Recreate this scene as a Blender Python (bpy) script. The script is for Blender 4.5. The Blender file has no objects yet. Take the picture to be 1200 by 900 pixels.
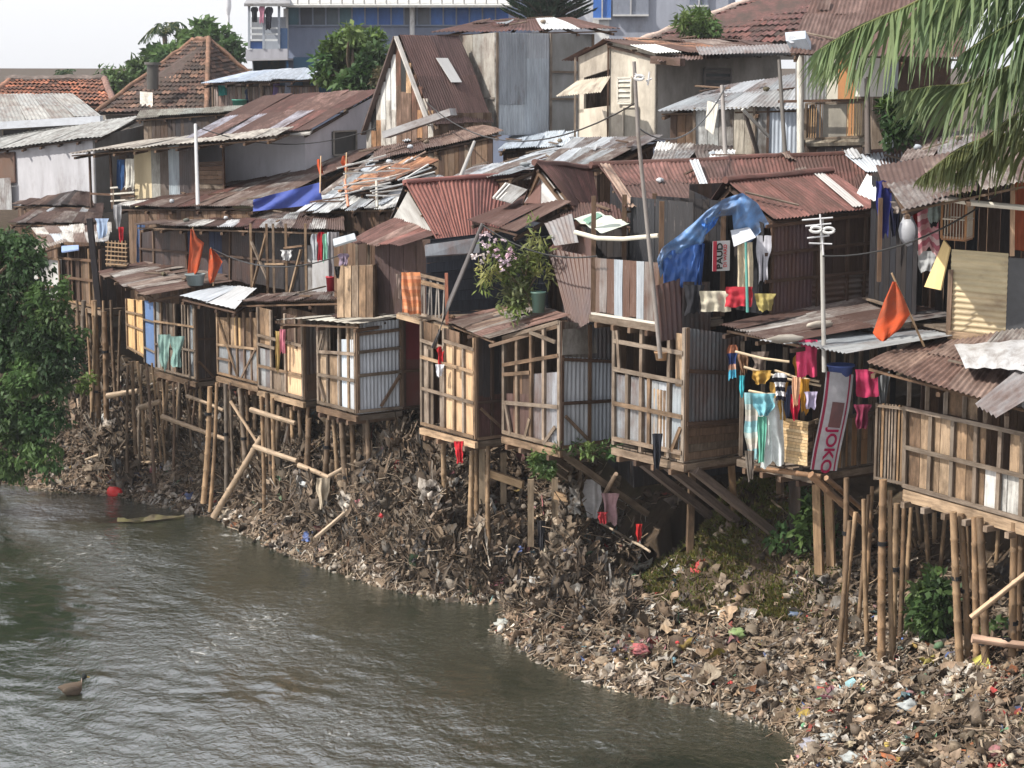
import bpy, math, random
import numpy as np
from mathutils import Vector, noise
V = Vector
rnd = random.Random(11)
sc = bpy.context.scene
col = sc.collection
# ------------------------------------------------------------------ camera
F = 2333.0; TH = math.atan(360 / F); CT, ST = math.cos(TH), math.sin(TH); EYE = 11.0
cd = bpy.data.cameras.new('camera'); cam = bpy.data.objects.new('camera', cd); col.objects.link(cam)
cd.sensor_width = 36; cd.lens = F / 1200 * 36; cd.clip_end = 6000; cd.clip_start = 0.5
cam.location = (0, 0, EYE); cam.rotation_euler = (math.pi / 2 - TH, 0, 0); sc.camera = cam
def P(px, py, d):            # a photo pixel at ground distance d -> a place in the world
    cx, cy = (px - 600) / F, (450 - py) / F
    k = d / (cy * ST + CT)
    return V((cx * k, d, EYE + k * (cy * CT - ST)))
def PZ(px, py, z):           # the same at height z
    cx, cy = (px - 600) / F, (450 - py) / F
    k = (z - EYE) / (cy * CT - ST)
    return V((cx * k, k * (cy * ST + CT), z))
def zc(p): return p.y * CT - (p.z - EYE) * ST
def pxof(p): return 600 + F * p.x / zc(p)
def zat(p, py):              # height above p at which the photo row py lies
    c = (450 - py) / F       # up-coord / fwd-coord
    return EYE + p.y * (c * CT - ST) / (CT + c * ST)
def slide(b, px, dx, dy):    # walk from b along (dx,dy) till column px
    u = (px - 600) / F
    L = (u * zc(b) - b.x) / (dx - u * dy * CT)
    return V((b.x + L * dx, b.y + L * dy, b.z))
FT = [(-400, 75), (-50, 68), (75, 62), (150, 56), (180, 54), (255, 51), (325, 48), (370, 46), (420, 44.5), (500, 42.5), (590, 40.5), (660, 39), (800, 36.5), (870, 36), (1060, 33.5), (1200, 32), (1300, 31), (1600, 29)]
def fd(px):
    for (a, b), (c, d) in zip(FT, FT[1:]):
        if a <= px <= c: return b + (d - b) * (px - a) / (c - a)
    return 31
def S(r, g, b):              # sRGB bytes -> linear
    return tuple((c / 255 / 12.92 if c / 255 <= .04045 else ((c / 255 + .055) / 1.055) ** 2.4) for c in (r, g, b))
def vary(c, a=.15, r=None):
    r = r or rnd
    k = 1 + r.uniform(-a, a); h = r.uniform(-a, a) * .25
    return (max(0, c[0] * k * (1 + h)), max(0, c[1] * k), max(0, c[2] * k * (1 - h))) + tuple(c[3:])
# ------------------------------------------------------------------ palettes (colour, dirt amount)
RED = [(.17, .075, .065, .55), (.14, .065, .06, .6), (.21, .1, .085, .5), (.13, .07, .065, .6), (.19, .115, .105, .65)]
BRN = [(.14, .1, .088, .6), (.19, .145, .125, .55), (.11, .082, .075, .6), (.25, .21, .19, .5), (.16, .105, .09, .65), (.24, .23, .22, .55)]
ZNC = [(.33, .35, .38, .3), (.26, .28, .3, .4), (.4, .42, .45, .25), (.22, .22, .23, .5), (.3, .28, .26, .6)]
LGT = [(.46, .46, .45, .42), (.4, .4, .4, .45), (.5, .5, .49, .38), (.34, .32, .3, .55)]
BLK = [(.024, .022, .024, .2), (.03, .026, .026, .3), (.02, .02, .024, .2)]  # near-black tarp tone; on house walls it paints in the dark of voids
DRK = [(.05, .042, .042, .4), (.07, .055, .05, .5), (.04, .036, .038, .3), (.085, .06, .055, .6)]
MIX = BRN + ZNC[:3] + LGT[:1] + RED[:2]
TAN = [(.3, .208, .135, .46), (.255, .17, .108, .52), (.335, .24, .16, .42), (.2, .13, .085, .55), (.27, .2, .145, .5)]
DWD = [(.09, .055, .04, .4), (.12, .075, .05, .4), (.07, .045, .035, .4), (.15, .1, .07, .4)]
GWD = [(.2, .155, .12, .45), (.25, .2, .16, .45), (.15, .12, .095, .45)]
PNL = [(.24, .265, .29, .45), (.28, .3, .315, .42), (.19, .215, .24, .5)]
BMB = [(.24, .155, .09, .45), (.19, .12, .07, .5), (.28, .19, .115, .4), (.14, .095, .062, .5)]
# ------------------------------------------------------------------ materials
def nn(nt, t, **kw):
    n = nt.nodes.new(t)
    for k, v in kw.items(): setattr(n, k, v)
    return n
def mat(name, rough=.8, metal=0., var=.3, su=6., sv=1.2, dirt=(.06, .035, .025), dscale=1.3, bump=.15, spec=.35, wear=None, fine=0.0, trans=0.0):
    m = bpy.data.materials.new(name); m.use_nodes = True; nt = m.node_tree; L = nt.links.new
    b = nt.nodes['Principled BSDF']
    at = nn(nt, 'ShaderNodeAttribute', attribute_name='col'); uv = nn(nt, 'ShaderNodeUVMap', uv_map='uv')
    mp = nn(nt, 'ShaderNodeMapping'); mp.inputs['Scale'].default_value = (su, sv, 1); L(uv.outputs[0], mp.inputs[0])
    n1 = nn(nt, 'ShaderNodeTexNoise'); n1.inputs['Scale'].default_value = 1.0; n1.inputs['Detail'].default_value = 7; n1.inputs['Roughness'].default_value = .65
    L(mp.outputs[0], n1.inputs['Vector'])
    mr = nn(nt, 'ShaderNodeMapRange'); mr.inputs[1].default_value = .25; mr.inputs[2].default_value = .75; mr.inputs[3].default_value = 1 - var; mr.inputs[4].default_value = 1 + var
    L(n1.outputs[0], mr.inputs[0])
    mul = nn(nt, 'ShaderNodeVectorMath', operation='SCALE'); L(at.outputs['Color'], mul.inputs[0]); L(mr.outputs[0], mul.inputs['Scale'])
    # blotches of dirt / rust, their amount rides in the colour's alpha
    m2 = nn(nt, 'ShaderNodeMapping'); m2.inputs['Scale'].default_value = (dscale * 1.8, dscale * .8, 1); L(uv.outputs[0], m2.inputs[0])
    n2 = nn(nt, 'ShaderNodeTexNoise'); n2.inputs['Scale'].default_value = 1.0; n2.inputs['Detail'].default_value = 9; n2.inputs['Roughness'].default_value = .7
    L(m2.outputs[0], n2.inputs['Vector'])
    ad = nn(nt, 'ShaderNodeMath', operation='ADD'); L(n2.outputs[0], ad.inputs[0]); L(at.outputs['Alpha'], ad.inputs[1])
    r2 = nn(nt, 'ShaderNodeMapRange'); r2.inputs[1].default_value = .86; r2.inputs[2].default_value = 1.12; r2.inputs[4].default_value = .85; L(ad.outputs[0], r2.inputs[0])
    mx = nn(nt, 'ShaderNodeMix', data_type='RGBA'); L(r2.outputs[0], mx.inputs['Factor']); L(mul.outputs[0], mx.inputs['A']); mx.inputs['B'].default_value = (*dirt, 1)
    out = mx.outputs['Result']
    if wear:                 # pale scuffs
        n3 = nn(nt, 'ShaderNodeTexNoise'); n3.inputs['Scale'].default_value = 3.1; n3.inputs['Detail'].default_value = 8; n3.inputs['Roughness'].default_value = .75
        L(mp.outputs[0], n3.inputs['Vector'])
        r3 = nn(nt, 'ShaderNodeMapRange'); r3.inputs[1].default_value = .58; r3.inputs[2].default_value = .72; r3.inputs[4].default_value = .45; L(n3.outputs[0], r3.inputs[0])
        m3 = nn(nt, 'ShaderNodeMix', data_type='RGBA'); L(r3.outputs[0], m3.inputs['Factor']); L(out, m3.inputs['A']); m3.inputs['B'].default_value = (*wear, 1); out = m3.outputs['Result']
    L(out, b.inputs['Base Color'])
    b.inputs['Roughness'].default_value = rough; b.inputs['Metallic'].default_value = metal; b.inputs['Specular IOR Level'].default_value = spec
    if bump:
        bp = nn(nt, 'ShaderNodeBump'); bp.inputs['Strength'].default_value = bump; bp.inputs['Distance'].default_value = .03; L(n1.outputs[0], bp.inputs['Height']); L(bp.outputs[0], b.inputs['Normal'])
    if trans:
        ts = nn(nt, 'ShaderNodeBsdfTranslucent'); L(out, ts.inputs['Color']); ms = nn(nt, 'ShaderNodeMixShader'); ms.inputs[0].default_value = trans
        L(b.outputs[0], ms.inputs[1]); L(ts.outputs[0], ms.inputs[2]); L(ms.outputs[0], nt.nodes['Material Output'].inputs['Surface'])
    return m
M = {}
M['tin'] = mat('corrugated_tin', rough=.55, metal=.0, var=.35, su=5, sv=.8, dirt=(.085, .04, .026), dscale=1.0, bump=.1, spec=.45, wear=(.34, .29, .27))
M['rust'] = mat('rusty_tin', rough=.75, var=.55, su=7, sv=.9, dirt=(.06, .032, .026), dscale=1.4, bump=.12, spec=.3, wear=(.3, .21, .18))
M['wood'] = mat('weathered_wood', rough=.85, var=.45, su=22, sv=2.0, dirt=(.05, .033, .022), dscale=1.6, bump=.3, spec=.2)
M['bamboo'] = mat('bamboo', rough=.6, var=.4, su=9, sv=2.2, dirt=(.06, .042, .028), dscale=1.8, bump=.15, spec=.3)
M['plaster'] = mat('dirty_plaster', rough=.9, var=.16, su=2.2, sv=.9, dirt=(.12, .1, .085), dscale=.5, bump=.15, spec=.2)
M['cloth'] = mat('cloth', rough=.95, var=.18, su=9, sv=9, dirt=(.1, .08, .06), dscale=1.2, bump=.2, spec=.1, trans=.15)
M['tarp'] = mat('plastic_tarp', rough=.5, var=.25, su=4, sv=4, dirt=(.1, .1, .11), dscale=2.2, bump=.35, spec=.4)
M['tile'] = mat('clay_tile', rough=.9, var=.45, su=5, sv=5, dirt=(.05, .042, .036), dscale=.6, bump=.3, spec=.2)
M['leaf'] = mat('leaf', rough=.6, var=.25, su=3, sv=3, dirt=(.1, .09, .03), dscale=3, bump=0, spec=.3, trans=.35)
M['mud'] = mat('mud', rough=.95, var=.5, su=3.2, sv=3.2, dirt=(.045, .05, .018), dscale=.55, bump=.9, spec=.15)
M['litter'] = mat('litter', rough=.75, var=.3, su=11, sv=11, dirt=(.09, .066, .045), dscale=5, bump=.3, spec=.25)
M['paint'] = mat('painted_wall', rough=.8, var=.14, su=3, sv=.6, dirt=(.12, .11, .1), dscale=.35, bump=.06, spec=.25)
M['pipe'] = mat('plastic_or_metal', rough=.45, var=.15, su=6, sv=2, dirt=(.1, .07, .05), dscale=2, bump=.05, spec=.4)
# ------------------------------------------------------------------ mesh builder
class MB:
    def __init__(s): s.v = []; s.f = []; s.c = []; s.u = []; s.s = []
    def face(s, pts, c, uv=None, smooth=False):
        i = len(s.v); s.v.extend(tuple(p) for p in pts); s.f.append(tuple(range(i, i + len(pts))))
        c = tuple(c); s.c.append(c if len(c) == 4 else (*c, .35))
        if uv is None:
            a = V(pts[1]) - V(pts[0]); b = V(pts[-1]) - V(pts[0]); o = (rnd.random() * 50, rnd.random() * 50)
            uv = [o, (o[0] + a.length, o[1]), (o[0] + a.length, o[1] + b.length), (o[0], o[1] + b.length)][:len(pts)]
            if len(uv) < len(pts): uv += [uv[-1]] * (len(pts) - len(uv))
        s.u.append(uv); s.s.append(smooth)
    def grid(s, pts, c, smooth=True, uvs=None, close=False):       # pts[j][i]; shared vertices
        nj, ni = len(pts), len(pts[0]); i0 = len(s.v)
        c = tuple(c); c = c if len(c) == 4 else (*c, .35)
        for row in pts: s.v.extend(tuple(p) for p in row)
        o = (rnd.random() * 50, rnd.random() * 50)
        if uvs is None:
            w = (V(pts[0][-1]) - V(pts[0][0])).length or .3; h = (V(pts[-1][0]) - V(pts[0][0])).length or .3
            g = lambda i, j: (o[0] + w * i / (ni - 1), o[1] + h * j / (nj - 1))
        else: g = lambda i, j: (o[0] + uvs[j][i][0], o[1] + uvs[j][i][1])
        for j in range(nj - 1):
            for i in range(ni - 1):
                a = i0 + j * ni + i
                s.f.append((a, a + 1, a + ni + 1, a + ni)); s.c.append(c); s.s.append(smooth)
                s.u.append([g(i, j), g(i + 1, j), g(i + 1, j + 1), g(i, j + 1)])
    def beam(s, p, q, w, h, c, up=V((0, 0, 1))):     # a squared bar from p to q
        p, q = V(p), V(q); d = q - p; L = d.length
        if L < 1e-5: return
        d /= L; x = d.cross(up)
        if x.length < 1e-3: x = d.cross(V((1, 0, 0)))
        x.normalize(); y = x.cross(d)
        x *= w / 2; y *= h / 2
        e = [p - x - y, p + x - y, p + x + y, p - x + y]; g = [a + (q - p) for a in e]
        o = (rnd.random() * 50, rnd.random() * 50)
        for i in range(4):
            j = (i + 1) % 4; ww = (e[j] - e[i]).length
            s.face([e[i], e[j], g[j], g[i]], c, [o, (o[0] + ww, o[1]), (o[0] + ww, o[1] + L), (o[0], o[1] + L)])
        s.face(e[::-1], c); s.face(g, c)
    def slab(s, p00, p10, p11, p01, t, c, n=None):   # a board: quad with thickness t along -n
        p00, p10, p11, p01 = map(V, (p00, p10, p11, p01))
        n = n or (p10 - p00).cross(p01 - p00).normalized(); k = n * t
        w = (p10 - p00).length; h = (p01 - p00).length; o = (rnd.random() * 50, rnd.random() * 50)
        uv = [o, (o[0] + w, o[1]), (o[0] + w, o[1] + h), (o[0], o[1] + h)]
        s.face([p00, p10, p11, p01], c, uv); s.face([p01 - k, p11 - k, p10 - k, p00 - k], c, uv[::-1])
        for a, b in ((p00, p10), (p10, p11), (p11, p01), (p01, p00)): s.face([b, a, a - k, b - k], c)
    def tube(s, pts, r, c, n=6, cap=True):
        pts = [V(p) for p in pts]; r = r if isinstance(r, (list, tuple)) else [r] * len(pts)
        ref = V((.31, .17, .93)); rows = []; L = 0; uvs = []
        for k, p in enumerate(pts):
            d = (pts[min(k + 1, len(pts) - 1)] - pts[max(k - 1, 0)]).normalized()
            x = d.cross(ref)
            if x.length < .05: x = d.cross(V((1, 0, 0)))
            x.normalize(); y = x.cross(d)
            if k: L += (p - pts[k - 1]).length
            rows.append([p + (x * math.cos(2 * math.pi * i / n) + y * math.sin(2 * math.pi * i / n)) * r[k] for i in range(n + 1)])
            uvs.append([(i / n * r[k] * 6.28, L) for i in range(n + 1)])
        s.grid(rows, c, True, uvs)
        if cap: s.face(rows[0][:-1][::-1], c); s.face(rows[-1][:-1], c)
    def pole(s, p, q, r, c, n=7, bow=.0):            # bamboo with its nodes
        p, q = V(p), V(q); L = (q - p).length; m = max(2, int(L / .42)); pts = []; rs = []
        bx = V((rnd.uniform(-1, 1), rnd.uniform(-1, 1), 0)) * bow
        for k in range(m + 1):
            t = k / m; a = p.lerp(q, t) + bx * math.sin(t * math.pi); rr = r * (1.08 - .2 * t)
            if 0 < k < m:
                e = .035 / L
                pts += [a.lerp(p, min(1, e / max(t, .01))), a, a.lerp(q, min(1, e / max(1 - t, .01)))]; rs += [rr * .96, rr * 1.16, rr * .96]
            else: pts.append(a); rs.append(rr)
        s.tube(pts, rs, c, n)
    def corr(s, p00, p10, p11, p01, c, pitch=.1, amp=.018, rows=3, jit=.01, seg=4, n=None):   # corrugated sheet, ridges from p0? to p1?
        p00, p10, p11, p01 = map(V, (p00, p10, p11, p01))
        w = ((p10 - p00).length + (p11 - p01).length) / 2; nw = max(2, round(w / pitch)); N = nw * seg
        n = n or (p10 - p00).cross(p01 - p00).normalized()
        ph = rnd.random() * 6; b1, b2 = rnd.uniform(-jit, jit), rnd.uniform(-jit, jit); pts = []; uvs = []; h = (p01 - p00).length
        for j in range(rows + 1):
            t = j / rows; row = []; ur = []
            for i in range(N + 1):
                u = i / N
                a = p00.lerp(p10, u).lerp(p01.lerp(p11, u), t)
                wv = amp * math.sin(2 * math.pi * nw * u) + b1 * math.sin(u * 3 + ph) * math.sin(t * math.pi + .4) * 2 + b2 * math.sin(ph * 3 + t * 2.5 + u * 1.3)
                row.append(a + n * wv); ur.append((u * w, t * h))
            pts.append(row); uvs.append(ur)
        s.grid(pts, c, True, uvs)
    def blob(s, p, rx, ry, rz, c, amp=.2, nu=9, nv=6, freq=2.2, ax=None):
        p = V(p); o = V((rnd.random() * 90, rnd.random() * 90, rnd.random() * 90)); rows = []
        ang = rnd.random() * 6.28 if ax is None else ax; ca, sa = math.cos(ang), math.sin(ang)
        for j in range(nv + 1):
            t = math.pi * j / nv; row = []
            for i in range(nu + 1):
                f = 2 * math.pi * (i % nu) / nu
                d = V((math.sin(t) * math.cos(f), math.sin(t) * math.sin(f), math.cos(t)))
                k = 1 + amp * noise.noise(d * freq + o)
                x, y = d.x * rx * k, d.y * ry * k
                row.append(p + V((x * ca - y * sa, x * sa + y * ca, d.z * rz * k)))
            rows.append(row[::1])
        s.grid(rows[::-1], c)
    def build(s, name, m, parent=None, origin=None):
        me = bpy.data.meshes.new(name)
        if parent is not None: org = ORG[parent.name]
        elif origin is not None: org = V(origin)
        elif s.v:
            a = np.array(s.v); org = V(((a[:, 0].min() + a[:, 0].max()) / 2, (a[:, 1].min() + a[:, 1].max()) / 2, a[:, 2].min()))
        else: org = V((0, 0, 0))
        nv, nf = len(s.v), len(s.f)
        if nv:
            a = np.array(s.v, dtype=np.float32) - np.array(org, dtype=np.float32)
            ln = np.array([len(f) for f in s.f], dtype=np.int32)
            me.vertices.add(nv); me.vertices.foreach_set('co', a.ravel())
            me.loops.add(int(ln.sum())); me.loops.foreach_set('vertex_index', np.array([i for f in s.f for i in f], dtype=np.int32))
            me.polygons.add(nf); me.polygons.foreach_set('loop_start', np.concatenate(([0], np.cumsum(ln)[:-1])).astype(np.int32))
            me.polygons.foreach_set('loop_total', ln)
            me.update(calc_edges=True)
            me.polygons.foreach_set('use_smooth', np.array(s.s, dtype=bool))
            ca = me.color_attributes.new('col', 'FLOAT_COLOR', 'CORNER')
            ca.data.foreach_set('color', np.repeat(np.array(s.c, dtype=np.float32), ln, axis=0).ravel())
            ul = me.uv_layers.new(name='uv'); ul.data.foreach_set('uv', np.array([x for u in s.u for p in u for x in p], dtype=np.float32))
            me.validate()
        me.materials.append(M[m] if isinstance(m, str) else m)
        o = bpy.data.objects.new(name, me); col.objects.link(o); ORG[o.name] = org
        if parent is not None: o.parent = parent
        else: o.location = org
        return o
ORG = {}
def tag(o, label, cat, group=None, kind=None):
    if label: o['label'] = label
    if cat: o['category'] = cat
    if group: o['group'] = group
    if kind: o['kind'] = kind
    return o
def thing(name, label, cat, loc, group=None):
    o = bpy.data.objects.new(name, None); col.objects.link(o); o.location = loc; o.empty_display_size = .2
    ORG[o.name] = V(loc); return tag(o, label, cat, group)
UP = V((0, 0, 1))
# ------------------------------------------------------------------ walls and roofs
def inward(A, B):            # unit horizontal normal of wall A->B pointing towards the camera side
    d = B - A; n = V((d.y, -d.x, 0)); n.normalize()
    return n
def sheet_wall(mb, A, B, zA, zB, style, pal, z0=None, off=0., w=None, gap=0., r=rnd):
    """infill of a wall from A to B (base), tops zA, zB"""
    n = inward(A, B); o = n * off; L = (B - A).length
    pa = lambda u, v: V((A.x + (B.x - A.x) * u, A.y + (B.y - A.y) * u, 0)) + o + UP * ((A.z + (B.z - A.z) * u) * (1 - v) + (zA + (zB - zA) * u) * v)
    if style in ('corr', 'plank', 'slat'):
        w = w or {'corr': .8, 'plank': .2, 'slat': .09}[style]
        k = max(1, round(L / w))
        cuts = [0] + [(i + r.uniform(-.2, .2)) / k for i in range(1, k)] + [1]
        for a, b in zip(cuts, cuts[1:]):
            if r.random() < gap: continue
            c = vary(r.choice(pal)); t = r.uniform(-.012, .012); e = r.uniform(-.03, .02)
            q = [pa(a, 0), pa(b, 0), pa(b, 1), pa(a, 1)]
            q = [x + n * t for x in q]; q[0].z += e; q[1].z += e
            if style == 'corr': mb.corr(*q, c, rows=2, n=n)
            else:
                sh = .012 / max(L, .1) * (1.4 if style == 'slat' else .5)
                mb.slab(*[x + n * r.uniform(0, .006) for x in (pa(a + sh, 0), pa(b - sh, 0), pa(b - sh, 1), pa(a + sh, 1))], .018, c, n)
    elif style == 'corrh':
        H = max(zA - A.z, .2); k = max(1, round(H / .75))
        for i in range(k):
            c = vary(r.choice(pal)); v0, v1 = i / k, (i + 1) / k
            q = [pa(0, v0), pa(0, v1), pa(1, v1), pa(1, v0)]
            mb.corr(*[x + n * r.uniform(0, .01) for x in q], c, rows=2, n=n)
    elif style == 'board':
        H = max(zA - A.z, .2); k = max(1, round(H / (w or .18)))
        for i in range(k):
            v0, v1 = i / k, (i + 1) / k - .008; t = r.uniform(0, .012)
            mb.slab(*[x + n * t for x in (pa(0, v0), pa(1, v0), pa(1, v1), pa(0, v1))], .02, vary(r.choice(pal)), n)
    else:                     # one plain face, subdivided lightly
        mb.slab(pa(0, 0), pa(1, 0), pa(1, 1), pa(0, 1), .05, r.choice(pal), n)
def frame(mb, A, B, zA, zB, studs=(), rails=(), diags=(), pal=GWD, off=.03, w=.065):
    n = inward(A, B)
    pa = lambda u, v: V((A.x + (B.x - A.x) * u, A.y + (B.y - A.y) * u, 0)) + n * off + UP * ((A.z + (B.z - A.z) * u) * (1 - v) + (zA + (zB - zA) * u) * v)
    for x in studs:
        if not isinstance(x, tuple): x = (x, 0, 1)
        mb.beam(pa(x[0], x[1]), pa(x[0] + rnd.uniform(-.008, .008), x[2]), w, w * .8, vary(rnd.choice(pal)), n)
    for x in rails:
        if not isinstance(x, tuple): x = (x, 0, 1)
        k = n * (w * .42)
        mb.beam(pa(x[1], x[0]) + k, pa(x[2], x[0] + rnd.uniform(-.012, .012)) + k, w * .95, w * .5, vary(rnd.choice(pal)), n)
    for a, b, c, d in diags: mb.beam(pa(a, b) + n * w * .5, pa(c, d) + n * w * .5, w * .9, w * .5, vary(rnd.choice(pal)), n)
def roof(mb, q, pal, rows=1, sw=.8, ragged=.12, pitch=.1, amp=.018, lift=.02, trim=None, r=rnd, skip=0.):
    """q = eave_left, eave_right, ridge_right, ridge_left in the world; sheets with ridges running from eave to ridge"""
    e0, e1, r1, r0 = [V(x) for x in q]; L = ((e1 - e0).length + (r1 - r0).length) / 2; k = max(1, round(L / sw))
    n = (e1 - e0).cross(r0 - e0).normalized()
    if n.z < 0: n = -n
    H = max((r0 - e0).length, .3)
    at = lambda u, v: e0.lerp(e1, u).lerp(r0.lerp(r1, u), v)
    for j in range(rows):
        for i in range(k):
            if r.random() < skip: continue
            u0, u1 = i / k - .02 / L * 2, (i + 1) / k + .05 / L
            v0 = j / rows - (r.uniform(-.2, 1) * ragged / H); v1 = min((j + 1) / rows + .1 / H, 1 + .05 / H) + (r.uniform(-.5, .5) * ragged / H)
            sk = r.uniform(-.5, .5) * ragged / L
            up = n * (lift * (rows - j) * .7 + r.uniform(0, lift) + (i % 2) * .01)
            t = n * r.uniform(-.02, .03)
            mb.corr(at(u0 + sk, v0) + up + t, at(u1 + sk, v0) + up - t * .5, at(u1, v1) + up, at(u0, v1) + up, vary(r.choice(pal)), pitch, amp, rows=3, jit=.02, n=n)
def under(mb, q, n=4, c=None, w=.07):     # purlins and rafters beneath a roof
    e0, e1, r1, r0 = [V(x) for x in q]; k = UP * .09
    for v in (.04, .5, .96): mb.beam(e0.lerp(r0, v) - k, e1.lerp(r1, v) - k, w * .6, w * .6, c or vary(rnd.choice(DWD)))
    for i in range(n + 1):
        u = .03 + .94 * i / n
        mb.beam(e0.lerp(e1, u) - k * 1.8, r0.lerp(r1, u) - k * 1.8, w, w, c or vary(rnd.choice(DWD)))
# ------------------------------------------------------------------ light, sky
SUN_EL, SUN_AZ = math.radians(47), math.atan2(-.92, -.40)      # azimuth measured from +y towards +x
to_sun = V((math.sin(SUN_AZ) * math.cos(SUN_EL), math.cos(SUN_AZ) * math.cos(SUN_EL), math.sin(SUN_EL)))
w = bpy.data.worlds.new('World'); sc.world = w; w.use_nodes = True; nt = w.node_tree
sky = nt.nodes.new('ShaderNodeTexSky'); sky.sky_type = 'NISHITA'; sky.sun_disc = False
sky.sun_elevation = SUN_EL; sky.sun_rotation = SUN_AZ; sky.air_density = 1.0; sky.dust_density = 2.5; sky.ozone_density = 1.2; sky.altitude = 0
hs = nt.nodes.new('ShaderNodeHueSaturation'); hs.inputs['Saturation'].default_value = .3     # thin white overcast haze
nt.links.new(sky.outputs[0], hs.inputs['Color']); veil = nt.nodes.new('ShaderNodeMix'); veil.data_type = 'RGBA'; veil.inputs['Factor'].default_value = .72; veil.inputs['B'].default_value = (4.6, 4.65, 4.85, 1)
nt.links.new(hs.outputs[0], veil.inputs['A']); nt.links.new(veil.outputs['Result'], nt.nodes['Background'].inputs[0])
nt.nodes['Background'].inputs[1].default_value = .15
sd = bpy.data.lights.new('sun', 'SUN'); so = bpy.data.objects.new('sun', sd); col.objects.link(so)
sd.energy = 3.8; sd.angle = math.radians(.8); sd.color = (1, .94, .84)
so.rotation_euler = (-to_sun).to_track_quat('-Z', 'Y').to_euler(); so.location = (-30, -10, 60)
vs = sc.view_settings; vs.view_transform = 'Standard'; vs.look = 'None'; vs.exposure = 0.75; vs.gamma = 1; vs.use_curve_mapping = False
# ------------------------------------------------------------------ bank
wl = [PZ(x, y, 0) for x, y in ((0, 566), (60, 576), (130, 581), (250, 607), (300, 632), (350, 655), (450, 690), (560, 708), (604, 704), (580, 740), (625, 772), (690, 800), (760, 818), (860, 836), (925, 862), (938, 885), (905, 925))]
wl = [(-400, 10), (-120, 30), (-50, 46), (-30, 51), (-20, 52.6)] + [(p.x, p.y) for p in wl] + [(4.6, 26), (6.5, 18), (9, 0), (12, -60), (20, -300)]
WL = np.array(wl)
def wdist(x, y):             # signed distance to the waterline, + on land (numpy arrays)
    x = np.asarray(x, float); y = np.asarray(y, float); best = np.full(x.shape, 1e18); sg = np.ones(x.shape)
    for (ax, ay), (bx, by) in zip(WL[:-1], WL[1:]):
        dx, dy = bx - ax, by - ay; t = np.clip(((x - ax) * dx + (y - ay) * dy) / (dx * dx + dy * dy), 0, 1)
        ex, ey = x - ax - t * dx, y - ay - t * dy; d = ex * ex + ey * ey; cr = dx * (y - ay) - dy * (x - ax)
        m = d < best - 1e-9; best = np.where(m, d, best); sg = np.where(m, np.where(cr > 0, 1, -1), sg)
    return np.sqrt(best) * sg
def prof(x, y):
    w = wdist(x, y)
    a = np.interp(w, [-60, -3, 0, .3, 1.0, 2.2, 3.4, 5, 9, 40, 120], [-3, -.8, -.04, .3, 1.0, 2.5, 3.3, 3.7, 4.0, 5.5, 6])
    b = np.interp(w, [-60, -3, 0, .4, 1.6, 3.0, 3.9, 4.8, 6, 9, 40, 120], [-3, -.8, -.04, .22, .55, .85, 1.7, 3.0, 3.7, 4.1, 5.5, 6])
    c = np.interp(w, [-60, -3, 0, .5, 2, 3.5, 5.5, 8, 11, 40, 120], [-3, -.8, -.04, .35, .75, 1.5, 2.5, 3.5, 4.1, 5.5, 6])
    l = np.interp(w, [-60, -3, 0, 1, 2.5, 5, 8, 12, 40, 120], [-3, -.8, -.04, .35, .9, 1.9, 3.0, 4.0, 5.5, 6])
    kb = np.interp(x, [-1.6, .4, 4.3, 6], [0, 1, 1, 0]); kc = np.interp(x, [4.3, 6], [0, 1]); kl = np.interp(x, [-10, -7], [1, 0]); ka = np.clip(1 - kb - kc - kl, 0, 1)
    z = a * ka + b * kb + c * kc + l * kl
    dd = np.hypot(np.asarray(x, float), np.asarray(y, float) - 40)
    return z + np.interp(dd, [150, 700, 4000], [0, 8, 20]) * (w > 0)
def fb(x, y): return noise.fractal(V((x * .9, y * .9, 3.3)), .8, 2.1, 4) * .24 + noise.noise(V((x * 3.1, y * 3.1, 8))) * .1
def zt(x, y):
    z = float(prof(np.array([x]), np.array([y]))[0]); 
    return z + (fb(x, y) * min(1, max(0, z + .1) * 1.5) if z > -.3 else 0)
def axis(a, b, st, far):
    fine = list(np.arange(a, b + 1e-6, st)); out = []; s = st; p = b
    while p < far: s *= 1.35; p += s; out.append(p)
    lo = []; s = st; p = a
    while p > -far: s *= 1.35; p -= s; lo.append(p)
    return np.array(lo[::-1] + fine + out)
def sheetmesh(name, xs, ys, Z, matl, colr):
    nx, ny = len(xs), len(ys); X, Y = np.meshgrid(xs, ys); co = np.stack([X, Y, Z], -1).reshape(-1, 3).astype(np.float32)
    idx = np.arange(nx * ny).reshape(ny, nx); q = np.stack([idx[:-1, :-1], idx[:-1, 1:], idx[1:, 1:], idx[1:, :-1]], -1).reshape(-1, 4).astype(np.int32)
    me = bpy.data.meshes.new(name); me.vertices.add(len(co)); me.vertices.foreach_set('co', co.ravel()); me.loops.add(q.size); me.loops.foreach_set('vertex_index', q.ravel())
    me.polygons.add(len(q)); me.polygons.foreach_set('loop_start', np.arange(0, q.size, 4, dtype=np.int32)); me.polygons.foreach_set('loop_total', np.full(len(q), 4, dtype=np.int32)); me.update(calc_edges=True)
    me.polygons.foreach_set('use_smooth', np.ones(len(q), dtype=bool))
    ca = me.color_attributes.new('col', 'FLOAT_COLOR', 'CORNER'); ca.data.foreach_set('color', np.tile(np.array(colr, dtype=np.float32), q.size))
    ul = me.uv_layers.new(name='uv'); ul.data.foreach_set('uv', co[q.ravel()][:, :2].astype(np.float32).ravel())
    me.materials.append(matl); o = bpy.data.objects.new(name, me); col.objects.link(o); return o
xs, ys = axis(-19, 13, .17, 4500), axis(28, 62, .17, 4500)
X, Y = np.meshgrid(xs, ys); Z = prof(X, Y)
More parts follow.
